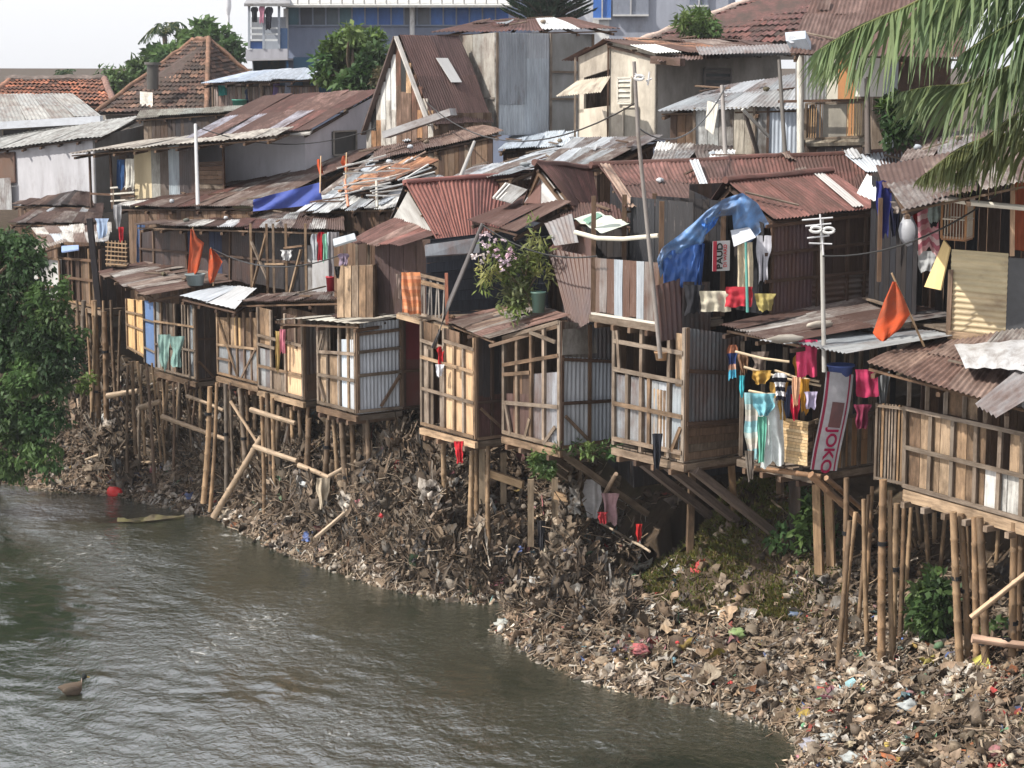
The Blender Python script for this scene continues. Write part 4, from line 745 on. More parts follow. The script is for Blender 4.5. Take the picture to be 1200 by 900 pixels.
# A-frame shack
t = thing('a_frame_shack', 'tall A-frame shack with dark brown roof and patched white plank gable', 'house', P(470, 170, 60.5), 'tin roofed houses behind the riverside row')
ap, l, r_ = P(469, 43, 60.2), P(430, 146, 61.8), P(508, 133, 58.6); bk = V((.7, .72, 0)) * 2.4
A = V((l.x, l.y, zat(l, 175))); B = V((r_.x, r_.y, zat(r_, 178)))
mb = MB(); n = inward(A, B)
for i in range(13):
    u0, u1 = i / 13, (i + .93) / 13; um = (u0 + u1) / 2; top = ap.z + (l.z - ap.z) * abs(um - .5) * 2 if um < .5 else ap.z + (r_.z - ap.z) * abs(um - .5) * 2
    a, b = A.lerp(B, u0), A.lerp(B, u1); split = A.z + (top - A.z) * rnd.uniform(.3, .75)
    c1 = [(.5, .5, .49, .3), (.5, .33, .2, .5), (.16, .08, .06, .5), (.17, .1, .08, .5), (.45, .42, .38, .4)][[0, 1, 4, 0, 0, 0, 2, 2, 1, 2, 2, 4, 1][i]]; c0 = [(.4, .22, .12, .5), (.2, .13, .1, .5), (.42, .4, .37, .4)][[2, 0, 0, 2, 2, 2, 1, 1, 1, 1, 0, 1, 2][i]]
    if i in (1, 7): c1 = (.03, .03, .03, .2)  # near-black planks painted in place of the dark openings
    k = n * rnd.uniform(0, .03)
    mb.slab(a + k, b + k, V((b.x, b.y, split)) + k, V((a.x, a.y, split)) + k, .03, c0); mb.slab(V((a.x, a.y, split)) + k, V((b.x, b.y, split)) + k, V((b.x, b.y, top - .1)) + k, V((a.x, a.y, top - .1)) + k, .03, c1)
mb.build('gable_wall', 'wood', t)
R(t, [r_ + V((.05, -.1, -.3)), r_ + bk + V((0, 0, -.3)), ap + bk, ap], [(.075, .045, .042, .3), (.085, .05, .047, .3)], rows=2, sw=1, ragged=.05)
mb = MB(); roof(mb, [l + bk, l + V((-.1, -.05, -.3)), ap, ap + bk], [(.09, .06, .055, .4)], 2); mb.build('far_slope', 'rust', t)
mb = MB(); mb.beam(l + n * .15 - UP * .3, ap + n * .15, .06, .16, (.1, .075, .07, .4), n); mb.beam(ap + n * .15, r_ + n * .15 - UP * .35, .06, .13, (.4, .38, .36, .3), n); mb.build('bargeboards', 'wood', t)
mb = MB(); s = [ap.lerp(r_, .3) + bk * .42, ap.lerp(r_, .3) + bk * .62, ap.lerp(r_, .62) + bk * .68, ap.lerp(r_, .62) + bk * .5]; nn_ = (r_ - ap).cross(bk).normalized(); nn_ = nn_ if nn_.z > 0 else -nn_
mb.slab(*[x + nn_ * .08 for x in (s[3], s[2], s[1], s[0])], .02, (.45, .45, .45, .3), nn_); mb.build('white_patch', 'paint', t)
mb = MB(); mb.beam(P(452, 158, 59), P(531, 131, 57.5), .3, .2, (.3, .3, .31, .4)); mb.build('gutter_beam', 'tin', t); wall(t, 'side_wall', B, B + bk, r_.z, r_.z, ('plank', DWD))
# tall corrugated house
t, A, B, C, D, zs = shack('tall two storey corrugated metal house with small louvred vent', (582, 158), 61, 528, 694, (43, 38, 40), ('corr', [(.33, .315, .28, .4), (.36, .34, .31, .38), (.3, .285, .255, .45)], .7),
    [(0, .3, .3, 1, 'corr', [(.28, .29, .31, .3)], 1.2), (0, .28, .0, .72, 'corr', [(.33, .36, .4, .25)], 1.2), (.28, .55, 0, .75, 'corr', [(.38, .41, .45, .25)], 1.2), (.28, .55, .7, 1, 'corr', [(.27, .28, .3, .3)], 1.2), (.55, 1, 0, 1, 'plain', [(.25, .25, .245, .45)])],
    dict(studs=(1,), rails=(.36,), pal=LGT[3:], w=.06), dict(studs=(0, .55, 1), rails=((.35, .55, 1), (.62, .55, 1)), pal=GWD, w=.07), nm='metal_house', floor=False, cat='house', grp='tin roofed houses behind the riverside row', back=('plank', GWD))
opening(t, A, B, zs[0], zs[1], .12, .36, .3, .56, 'vent', c=(.03, .03, .03), fc=(.5, .48, .44, .3), slats=4)
n = UP * .05; R(t, [zt3 + n for zt3 in (V((A.x - .5, A.y - .7, zs[0] + .05)), V((C.x + .8, C.y - .4, zs[2] + .1)), V((C.x - .6, C.y + 2, zs[2] + .5)), V((A.x + 1, A.y + 2.4, zs[0] + .5)))], RED + [(.5, .5, .5, .2)], rows=1, ragged=.1)
# cream gable house
t, A, B, C, D, zs = shack('cream plastered gable house with striped awning over a dark window', (768, 164), 54, 677, 912, (67, 61, 66), None, [(0, 1, 0, 1, 'plain', [(.33, .31, .29, .5)])], nm='gable_house', floor=False, cat='house', grp='tin roofed houses behind the riverside row', back=('plank', GWD))
CR_ = (.5, .45, .38, .45); ap = A.lerp(B, .42); ap = V((ap.x, ap.y, zat(ap, 49))); za, zb = zs[0], zs[1]; n = inward(A, B)
mb = MB(); pa = lambda u, z: V((A.x + (B.x - A.x) * u, A.y + (B.y - A.y) * u, z)); tp = lambda u: za + (ap.z - za) * u / .42 if u < .42 else ap.z + (zb - ap.z) * (u - .42) / .58
for u0, u1, v0, v1 in ((0, .42, .72, 1), (.42, 1, 0, 1), (0, .08, .3, .72), (0, .42, 0, .34)):
    f = lambda u, v: pa(u, A.z + (tp(u) - A.z) * v); mb.slab(f(u0, v0), f(u1, v0), f(u1, v1), f(u0, v1), .08, vary(CR_, .06), n)
mb.build('front_wall', 'plaster', t); mb = MB(); mb.slab(pa(.08, A.z + 1) - n * 1.4, pa(.5, A.z + 1) - n * 1.4, pa(.5, za) - n * 1.4, pa(.08, za) - n * 1.4, .03, (.03, .028, .027, .3)); mb.build('dark_backing', 'paint', t)  # near-black board behind the opening, the dark of the room painted in
mb = MB(); a0, a1 = P(664, 112, 53.9), P(711, 104, 52.6); b0, b1 = P(683, 98, 55.3), P(716, 88, 53.8); mb.corr(P(651, 113, 54.2), P(704, 108, 52.2), P(716, 89, 53.8), P(677, 95, 55.6), (.45, .4, .32, .4), pitch=.12); mb.build('awning', 'tin', t)
opening(t, A, B, za, zb, .55, .72, .42, .72, 'shutter', c=(.4, .38, .34, .4), fc=(.55, .52, .46, .3), slats=5); opening(t, A, B, za, zb, .62, .8, .02, .38, 'door', c=(.38, .35, .3, .4), fc=(.5, .45, .38, .3))
opening(t, B, C, zb, zs[2], .37, .58, .52, .83, c=(.09, .1, .11, .3), fc=(.16, .15, .15, .3), slats=4)
mb = MB(); mb.beam(pa(.42, A.z) + n * .06, pa(.42, ap.z) + n * .06, .06, .05, DWD[0]); mb.beam(A + n * .1, V((A.x, A.y, za)) + n * .1, .08, .06, GWD[1]); mb.build('corner_posts', 'wood', t)
sx = (C - B) * 1.06; R(t, [V((B.x, B.y, zb)) + n * .2 + (B - A) * .1 - UP * .05, V((B.x, B.y, zb)) + sx + (B - A) * .1 + UP * .1, ap + sx + UP * .1, ap + n * .2 + UP * .04], BRN + [(.36, .19, .12, .5), (.4, .3, .25, .5), (.55, .55, .52, .3)], rows=2, ragged=.3)
mb = MB(); roof(mb, [V((A.x, A.y, za)) + sx - UP * .2, V((A.x, A.y, za)) + n * .2 - (B - A) * .1 - UP * .1, ap + n * .2 + UP * .05, ap + sx + UP * .1], [(.3, .16, .11, .5), (.22, .12, .09, .5)], 2); mb.build('far_slope', 'rust', t)
mb = MB(); mb.corr(P(770, 72, 53), P(930, 64, 54.5), P(925, 52, 57), P(775, 55, 56), (.16, .11, .1, .5)); mb.corr(P(820, 64, 52.6), P(935, 60, 53.4), P(930, 52, 55.5), P(815, 54, 55), ZNC[3], jit=.05); mb.build('eave_sheets', 'tin', t)
mb = MB(); mb.beam(P(765, 70, 53.6), P(800, 73, 52.8), .2, .2, (.13, .085, .075, .5)); mb.build('eave_beam', 'wood', t)
# lean-to
t, q = roofhouse('grey lean-to with whitewashed patched planks under the cream gable house', [(772, 131, 48.5), (948, 127, 47.6), (966, 84, 51), (850, 101, 52.5)], ZNC[:2] + ZNC[3:4] + [(.2, .21, .22, .4)], rows=2, sw=.6, ragged=.12, m='tin', down=1)
A, B = P(814, 182, 48.4), P(940, 182, 47.8); A.z = B.z
wall(t, 'plank_wall', A, B, zat(A, 126), zat(B, 124), [(0, .68, 0, 1, 'plank', [(.46, .46, .44, .4), (.42, .43, .43, .4), (.3, .3, .3, .5), (.26, .12, .07, .5), (.5, .48, .45, .4), (.44, .4, .34, .4)], .28), (.68, 1, 0, 1, 'corr', [(.4, .44, .5, .2)])], dict(studs=(0, .55, .68), rails=(), pal=DWD + GWD))
mb = MB(); mb.beam(P(870, 128, 47), P(901, 160, 47.4), .07, .06, (.45, .43, .4, .3)); mb.build('prop', 'wood', t); mb = MB(); mb.beam(P(873, 132, 47.2), P(888, 180, 47.3), .09, .07, DRK[0]); mb.build('prop', 'wood', t); mb = MB(); mb.slab(P(826, 150, 47.6), P(836, 158, 47.4), P(842, 122, 47.4), P(829, 118, 47.6), .02, (.5, .48, .44, .3)); mb.build('hanging_slats', 'wood', t)
# right porch house with cane balcony
A, B = P(936, 180, 46.4), P(1064, 180, 45.2); A.z = B.z
t = thing('balcony_house', 'house with woven cane balcony screen and white post below the palm fronds', 'house', (A + B) / 2 + V((0, 1.5, 0)), 'tin roofed houses behind the riverside row')
a, b = P(944, 164, 46), P(1012, 160, 45.5); ta, tb = zat(a, 121), zat(b, 119)
wall(t, 'cane_screen', a, b, ta, tb, [(0, .3, 0, 1, 'slat', [(.42, .27, .15, .3), (.36, .23, .13, .35)], .05), (.3, .7, 0, 1, 'plain', [(.36, .34, .29, .5)]), (.7, 1, 0, 1, 'slat', [(.45, .36, .22, .3), (.4, .3, .18, .35)], .05)], dict(studs=(0, 1), rails=(.02, .99), pal=GWD, w=.05))
mb = MB(); mb.slab(P(944, 168, 45.7), P(1014, 166, 45.2), P(1014, 160, 45.6), P(944, 161, 46.1), .08, (.3, .27, .22, .5)); mb.beam(P(944, 172, 45.9), P(1010, 170, 45.4), .1, .14, DWD[0]); mb.build('floor', 'wood', t)
mb = MB(); mb.tube([P(938, 182, 45.6), P(938, 58, 45.6)], .085, (.55, .53, .48, .3), 8); mb.beam(P(1018, 180, 45), P(1017, 90, 45), .07, .07, DWD[3]); mb.beam(P(912, 119, 45.8), P(1018, 117, 45), .06, .06, DWD[0]); mb.build('posts', 'wood', t)
A2, B2 = P(930, 182, 48.2), P(1100, 182, 46.8); A2.z = B2.z = A.z
wall(t, 'back_wall', A2, B2, zat(A2, 50), zat(B2, 50), [(0, .22, 0, 1, 'corr', [(.2, .2, .2, .4)]), (.22, .3, 0, 1, 'plain', [(.55, .52, .45, .3)]), (.3, .42, 0, 1, 'plain', [(.45, .22, .1, .3)]), (.42, .62, .5, 1, 'plain', [(.72, .7, .66, .2)]), (.42, .62, 0, .5, 'plank', GWD), (.62, .8, 0, 1, 'plain', [(.42, .45, .5, .3)]), (.8, 1, 0, 1, 'plain', [(.1, .07, .06, .4)])], m='wood')
wall(t, 'front_wall', P(936, 184, 45.9), P(1020, 184, 45.2), zat(P(936, 184, 45.9), 172), zat(P(1020, 184, 45.2), 172), ('plank', DRK))
R(t, [(926, 62, 44.4), (1130, 70, 42.5), (1130, -25, 48), (960, -20, 50)], [(.12, .07, .06, .5), (.16, .1, .085, .5)], rows=2, ragged=.15)
mb = MB(); mb.slab(P(921, 48, 44.6), P(944, 45, 44.2), P(944, 36, 44.6), P(920, 38, 45), .3, (.35, .4, .46, .3)); mb.tube([P(928, 46, 44.5), P(938, 58, 45.5)], .09, (.4, .42, .46, .3), 8); mb.build('gutter_box', 'pipe', t)
wall(t, 'brick_wall', P(1050, 176, 45.4), P(1110, 176, 44.6), zat(P(1050, 176, 45.4), 60), zat(P(1110, 176, 44.6), 60), ('plain', [(.12, .075, .06, .5)]), m='tile')
# ------------------------------------------------------------------ far houses
def tile_roof(t, q, c, name='roof', rows=14, m='tile'):
    q = [P(*x) if not isinstance(x, Vector) else x for x in q]; mb = MB(); n = (q[1] - q[0]).cross(q[3] - q[0]).normalized(); n = n if n.z > 0 else -n
    mb.face([x - n * .09 for x in q], c[-1])
    for j in range(rows):      # courses of tiles, each a rippled strip lapping the one below
        v0, v1 = j / rows, (j + 1.15) / rows; at = lambda u, v: q[0].lerp(q[1], u).lerp(q[3].lerp(q[2], u), min(v, 1)); L = (at(1, v0) - at(0, v0)).length; k = max(4, int(L / .5))
        for i in range(k):
            u0, u1 = i / k, (i + 1) / k; cc = vary(rnd.choice(c), .25); h = n * rnd.uniform(0, .05)
            mb.corr(at(u0, v0) + n * .07 + h, at(u1, v0) + n * .07 + h, at(u1, v1) + h, at(u0, v1) + h, cc, pitch=.25, amp=.035, rows=1, n=n)
    return mb.build(name, m, t)
def ridge(t, a, b, c, r=.16, name='ridge_tiles'):
    mb = MB(); a, b = P(*a), P(*b); k = 14; mb.tube([a.lerp(b, i / k) + UP * rnd.uniform(-.03, .05) for i in range(k + 1)], [r * (1 + .25 * (i % 2)) for i in range(k + 1)], c, 7); mb.build(name, 'tile', t)
PT = [(.13, .07, .055, .55), (.17, .09, .07, .5), (.1, .06, .052, .55), (.2, .12, .09, .45), (.08, .055, .05, .5)]
t = thing('tile_roof_house', 'house with steep pyramid roof of dark mossy clay tiles', 'house', V((P(215, 130, 90).x, 92, 5)), 'tiled houses at the back')
tile_roof(t, [(112, 133, 88), (240, 131, 85), (244, 47, 91), (226, 48, 93)], PT, rows=18); tile_roof(t, [(240, 131, 85), (322, 112, 92), (246, 46, 93), (244, 47, 91)], PT, 'side_roof', rows=18)
for a, b in (((242, 130, 84.8), (244.5, 45, 90.8)), ((112, 132, 87.9), (226, 47, 92.9)), ((225, 47, 92.9), (246, 46, 91)), ((245, 46, 92), (322, 112, 91.9))): ridge(t, a, b, (.22, .125, .085, .45), .1)
A, B, C = P(118, 150, 88.5), P(239, 148, 85.6), P(316, 140, 92); wall(t, 'front_wall', A, B, zat(A, 134), zat(B, 132), ('plain', [(.3, .28, .26, .4)]), m='plaster'); wall(t, 'side_wall', B, C, zat(B, 132), zat(B, 132), ('plain', [(.3, .28, .26, .4)]), m='plaster')
mb = MB(); p = P(179, 105, 86.5); mb.tube([p, P(179, 74, 86.5)], .25, (.06, .055, .05, .3), 10); mb.tube([P(179, 76, 86.5), P(179, 73, 86.5)], .36, (.09, .085, .08, .3), 10); mb.build('chimney', 'pipe', t)
mb = MB(); rs_ = [[P(164 + i * 5, 125 - j * 9 + i * .5, 87.2 + j * .5 - i * .15) for i in range(4)] for j in range(3)]; mb.grid(rs_, (.45, .42, .38, .4)); mb.build('pale_patch', 'tile', t)
RT = [(.28, .11, .065, .45), (.33, .13, .08, .4), (.22, .09, .06, .5)]
t = thing('tile_roof_house', 'house with long low orange-red tiled roof at the far left', 'house', V((P(70, 120, 102).x, 104, 5)), 'tiled houses at the back')
tile_roof(t, [(-40, 118, 100), (130, 124, 98), (122, 93, 105), (12, 94, 106)], RT, rows=8); ridge(t, (8, 94, 105.9), (124, 93, 104.9), (.16, .13, .12, .5), .22); ridge(t, (12, 94, 106), (-14, 115, 100), (.3, .15, .1, .4)); ridge(t, (122, 93, 105), (134, 122, 98), (.2, .12, .1, .4))
A, B = P(-40, 140, 100.6), P(126, 140, 98.6); wall(t, 'front_wall', A, B, zat(A, 119), zat(B, 124), ('plain', [(.3, .28, .26, .4)]), m='plaster')
t = thing('cement_roof_house', 'house with smooth grey fibre cement roof before the orange-red tiles', 'house', V((P(40, 150, 86).x, 88, 5)), 'tin roofed houses behind the riverside row')
R(t, [(-50, 148, 84), (118, 137, 81), (84, 110, 88), (-50, 112, 91)], [(.22, .22, .21, .45), (.25, .25, .24, .4)], rows=2, sw=1.2, ragged=.03, pitch=.2, m='tin')
A, B = P(-50, 182, 85), P(112, 168, 82); A.z = B.z = min(A.z, B.z); wall(t, 'front_wall', A, B, zat(A, 147), zat(B, 138), ('plain', [(.26, .25, .25, .4)]), m='plaster'); opening(t, A, B, zat(A, 147), zat(B, 138), .35, .55, .35, .8, c=(.05, .045, .05)); mb = MB(); mb.beam(P(-50, 150, 83.6), P(119, 140, 80.6), .2, .3, (.4, .42, .46, .3)); mb.build('gutter', 'pipe', t)
roofhouse('long low house with flat mossy grey roof right of the white wall', [(160, 139, 73), (288, 130, 70), (296, 124, 75), (165, 130, 79)], [(.24, .25, .22, .5), (.3, .31, .28, .45)], rows=1, sw=1.2, ragged=.05, wallpal=DRK + GWD[2:], down=2)
# blue roofed porch with washing
t = thing('porch_house', 'pale blue tin roofed porch with washing before the blue building', 'house', V((P(310, 110, 84).x, 85, 5)), 'tin roofed houses behind the riverside row')
R(t, [(236, 98, 81), (372, 92, 77.5), (376, 80, 81), (293, 84, 86)], [(.33, .37, .44, .3), (.36, .4, .46, .3)], rows=1, sw=1.3, ragged=.03)
A, B = P(250, 128, 82), P(372, 122, 78.5); A.z = B.z = min(A.z, B.z)
wall(t, 'railing', A, B, A.z + .95, B.z + .95, ('slat', [(.2, .14, .12, .4), (.25, .2, .18, .4)], .16), dict(studs=(0, .5, 1), rails=(.98,), pal=DWD)); wall(t, 'back_wall', A + V((.8, 2.6, 0)), B + V((.8, 2.6, 0)), zat(A, 94), zat(B, 92), ('plank', DRK + GWD[2:] + [(.05, .12, .2, .3)], .6))
mb = MB()
for u in (0, .3, .6, 1): a = A.lerp(B, u); mb.beam(a, V((a.x, a.y, zat(a, 95))), .1, .1, GWD[1])
mb.build('posts', 'wood', t)
# blue building
BLU = [(.05, .15, .46, .2), (.045, .125, .4, .2), (.06, .17, .5, .2)]; GRY = [(.2, .235, .33, .3)]
A, B = P(338, 125, 108), P(596, 122, 108); A.z = B.z = 5.0; D, C = A + V((2, 12, 0)), B + V((2, 12, 0)); z1, z2 = zat(A, 30), zat(A, -70)
t = thing('blue_building', 'long grey building with a band of blue glazed shutters and side balcony', 'building', (A + C) / 2, 'painted buildings at the back')
for nm, a, b in (('front_wall', A, B), ('side_wall', D, A), ('back_wall', C, D), ('far_side_wall', B, C)):
    mb = MB(); a2, b2 = (a, b) if nm == 'front_wall' else (b, a) if nm == 'side_wall' else (a, b); sheet_wall(mb, a, b, z2, z2, 'plain', GRY); mb.build(nm, 'paint', t)
zb0, zb1 = zat(A, 30), zat(A, 7); k = 17
for i in range(k):
    a, b = A.lerp(B, i / k), A.lerp(B, (i + 1) / k); c = [(.06, .15, .2, .3), (.05, .06, .09, .3), (.08, .1, .13, .3), (.1, .14, .18, .3)][i % 4] if i < 5 else ((.14, .16, .2, .3) if i in (9, 10) else BLU[i % 3])
    a, b = V((a.x, a.y - .06, zb0)), V((b.x, b.y - .06, zb0)); mb = MB(); sheet_wall(mb, a, b, zb1, zb1, 'plain', [c]); o = mb.build('window', 'pipe', t)
    mb = MB(); n = V((0, -.06, 0)); mb.beam(a + n, V((a.x, a.y, zb1)) + n, .1, .08, (.2, .24, .33, .2)); mb.beam(a + n, b + n, .08, .08, (.2, .24, .33, .2)); mb.build('frame', 'pipe', o)
mb = MB(); mb.slab(P(330, 6, 106.4), P(600, 6, 106.4), P(600, -3, 108), P(330, -3, 108), .12, (.5, .5, .48, .3))
for i in range(20): p = P(336 + i * 13, 7, 106.6); mb.beam(p, p + UP * .7, .08, .08, (.3, .3, .3, .3))
mb.build('canopy', 'pipe', t)
for px, y0, y1 in ((335, 10, 82), (483, 8, 42)):
    mb = MB(); mb.tube([P(px, y1, 107.3), P(px, y0, 107.3)], .14, (.55, .55, .55, .3), 8); mb.build('downpipe', 'pipe', t)
mb = MB(); sheet_wall(mb, P(297, 85, 107), P(338, 83, 107), zat(P(297, 85, 107), 69), zat(P(338, 83, 107), 69), 'plain', [(.07, .2, .45, .2)]); sheet_wall(mb, P(344, 82, 107.6), P(368, 82, 107.6), zat(P(344, 82, 107.6), 67), zat(P(368, 82, 107.6), 67), 'plain', [(.05, .12, .2, .2)]); mb.build('lower_panel', 'paint', t)
mb = MB(); a, b = P(288, 69, 105), P(337, 68, 105); mb.slab(a, b, b + V((0, 3, 0)), a + V((0, 3, 0)), .1, (.35, .35, .38, .3)); mb.slab(a, b, P(337, 57, 105), P(288, 58, 105), .3, (.36, .36, .4, .3)); o = mb.build('balcony', 'paint', t)
mb = MB(); 
for y in (33, 40, 47): mb.beam(P(292, y, 105), P(328, y, 105), .1, .1, (.5, .52, .54, .3)); 
for x in (292, 309, 327): mb.beam(P(x, 57, 105), P(x, 6, 105), .12, .12, (.3, .33, .38, .3))
mb.slab(P(292, 57, 105.1), P(309, 57, 105.1), P(309, 48, 105.1), P(292, 48, 105.1), .05, (.05, .12, .34, .3)); mb.slab(P(328, 57, 105.1), P(337, 57, 105.1), P(337, 33, 105.1), P(328, 33, 105.1), .05, (.06, .12, .24, .3)); mb.build('railing', 'pipe', o)
A3, B3 = P(296, 100, 107), P(336, 100, 107); wall(t, 'stair_wall', A3, B3, zat(A3, 20), zat(B3, 20), ('plain', [(.3, .33, .38, .4)]), m='paint')
mb = MB(); mb.slab(P(286, 4, 104.6), P(340, 4, 104.6), P(340, -2, 108), P(290, -2, 108), .15, (.25, .25, .26, .4)); mb.build('balcony_roof', 'pipe', t)
# pale building at its right
A, B = P(575, 100, 116), P(852, 100, 116); A.z = B.z = 5.2; z2 = zat(A, -60)
t = thing('pale_building', 'pale grey and white building with blue window panels behind the conifer', 'building', (A + B) / 2 + V((0, 5, 0)), 'painted buildings at the back')
wall(t, 'front_wall', A, B, z2, z2, [(0, .43, 0, 1, 'plain', [(.55, .56, .6, .3)]), (.43, .5, 0, 1, 'plain', [(.68, .68, .67, .2)]), (.5, 1, 0, 1, 'plain', [(.3, .32, .38, .3)])], m='paint')
for px0, px1, y0, y1, c in ((695, 716, 0, 22, BLU[0]), (718, 760, 0, 18, (.2, .22, .27, .3)), (600, 614, 0, 30, (.3, .33, .4, .3)), (808, 830, 0, 7, (.15, .17, .22, .3))):
    a, b = P(px0, y1, 115.8), P(px1, y1, 115.8); mb = MB(); sheet_wall(mb, a, b, zat(a, y0 - 12), zat(b, y0 - 12), 'plain', [c]); o = mb.build('window', 'pipe', t)
    mb = MB(); n = V((0, -.07, 0)); mb.beam(a + n, b + n, .14, .1, (.5, .5, .5, .3)); mb.beam((a + b) / 2 + n, (a + b) / 2 + n + UP * 1.4, .08, .08, (.4, .4, .42, .3)); mb.build('frame', 'pipe', o)
wall(t, 'side_wall', B, B + V((1.5, 10, 0)), z2, z2, ('plain', GRY), m='paint'); mb = MB(); mb.slab(V((A.x, A.y, z2)), V((B.x, B.y, z2)), V((B.x + 1.5, B.y + 10, z2)), V((A.x, A.y + 10, z2)), .3, GRY[0]); mb.build('roof', 'paint', t)
# maroon tiled house at right
MT = [(.15, .07, .065, .45), (.18, .085, .075, .45), (.13, .065, .06, .5)]
t = thing('tile_roof_house', 'house with large maroon tiled hip roof behind the cream gable house', 'house', V((P(860, 60, 88).x, 92, 5)), 'tiled houses at the back')
tile_roof(t, [(745, 52, 84), (1010, 50, 82), (1010, -48, 94), (915, -12, 94)], MT, rows=14); ridge(t, (745, 50, 84), (915, -12, 94), (.45, .35, .3, .3), .14)
A, B = P(760, 70, 85), P(1005, 70, 83); wall(t, 'front_wall', A, B, zat(A, 53), zat(B, 51), ('plain', [(.3, .28, .26, .4)]), m='plaster')
# slender tower far off; its haze fade is painted into the pale colour
t = thing('tower', 'slender tower far off, haze fade painted into its pale colour', 'tower', V((P(268, 60, 330).x, 330, 6)))
mb = MB(); x0 = P(268, 60, 330).x; tw = lambda y: zat(V((x0, 330, 0)), y)
mb.tube([V((x0, 330, 6)), V((x0, 330, tw(16)))], [.36, .3], (.72, .73, .76, .05), 10); mb.build('shaft', 'paint', t)
mb = MB(); mb.tube([V((x0, 330, tw(17))), V((x0, 330, tw(10))), V((x0, 330, tw(8))), V((x0, 330, tw(-6)))], [.34, .55, .6, .55], (.72, .73, .77, .05), 12); mb.build('platform', 'paint', t)
# dense roofs filling the gaps between
for i, (lab, qq) in enumerate((('low rusty roof wedged behind the two-panel shack', [(365, 300, 47.5), (440, 300, 46), (442, 270, 49), (362, 262, 51)]), ('low dark roof wedged between dormer house and corrugated balcony', [(690, 275, 39.8), (740, 275, 38.8), (760, 245, 40.6), (690, 245, 41.6)]))):
    pass
# ------------------------------------------------------------------ cloth, flags, washing
CL = 'washing hung out along the houses'
def cloth(name, label, cat, px, py, w, h, d, c, kind='towel', grp=CL, folds=3, dx=0, dd=0., m='cloth', stripes=None, amp=.03, parent=None):
    """a hanging cloth: its top edge starts at photo (px,py), w x h in photo pixels there, d metres away"""
    mb = MB(); NU, NV = 14, 12; ph = rnd.random() * 6
    so = rnd.random() * 90
    def strip(hw, x0=0.5, v0=0., v1=1., back=0):
        rows = []
        for j in range(NV + 1):
            v = v0 + (v1 - v0) * j / NV; row = []
            for i in range(NU + 1):
                u = i / NU; x = x0 + (u - .5) * hw(v) * 2 * (1 + .12 * noise.noise(V((so, v * 3, (u > .5) * 7))))
                dep = noise.noise(V((u * folds * 1.6 + so, v * .9, 0))) * amp * 2.2 * (.5 + v) + noise.noise(V((u * 2 + so, v * 4, 5))) * amp + back
                hem = noise.noise(V((u * 2.3 + so, 3, 1))) * .16 + noise.noise(V((u * 6 + so, 8, 1))) * .05
                row.append(P(px + w * x + dx * v + math.sin(v * 3 + ph) * w * .04, py + h * v * (1 + hem) + (noise.noise(V((u * 4 + so, 1, 9))) * h * .02), d + dd * x + dep))
            rows.append(row)
        if stripes:
            for j in range(NV): mb.grid([rows[j + 1], rows[j]], stripes[j % len(stripes)])
        else: mb.grid(rows[::-1], c)
    for back in (0, .02):
        if kind == 'shirt': strip(lambda v: (.3 + .2 * min(1, v / .1)) if v < .1 else (.5 if v < .3 else .34 + .16 * max(0, 1 - (v - .3) / .05)), back=back)
        elif kind == 'trousers':
            strip(lambda v: .5 - .06 * v, v1=.35, back=back); strip(lambda v: .25 - .07 * v, .25, .33, 1, back=back); strip(lambda v: .25 - .07 * v, .74, .33, .97, back=back)
        elif kind == 'rag': strip(lambda v: .5 - .22 * v + .16 * noise.noise(V((v * 2.6, so, 2))), back=back)
        else: strip(lambda v: .5, back=back)
    if parent is not None: return mb.build(name, m, parent)
    return tag(mb.build(name, m), label, cat, grp)
d = 35
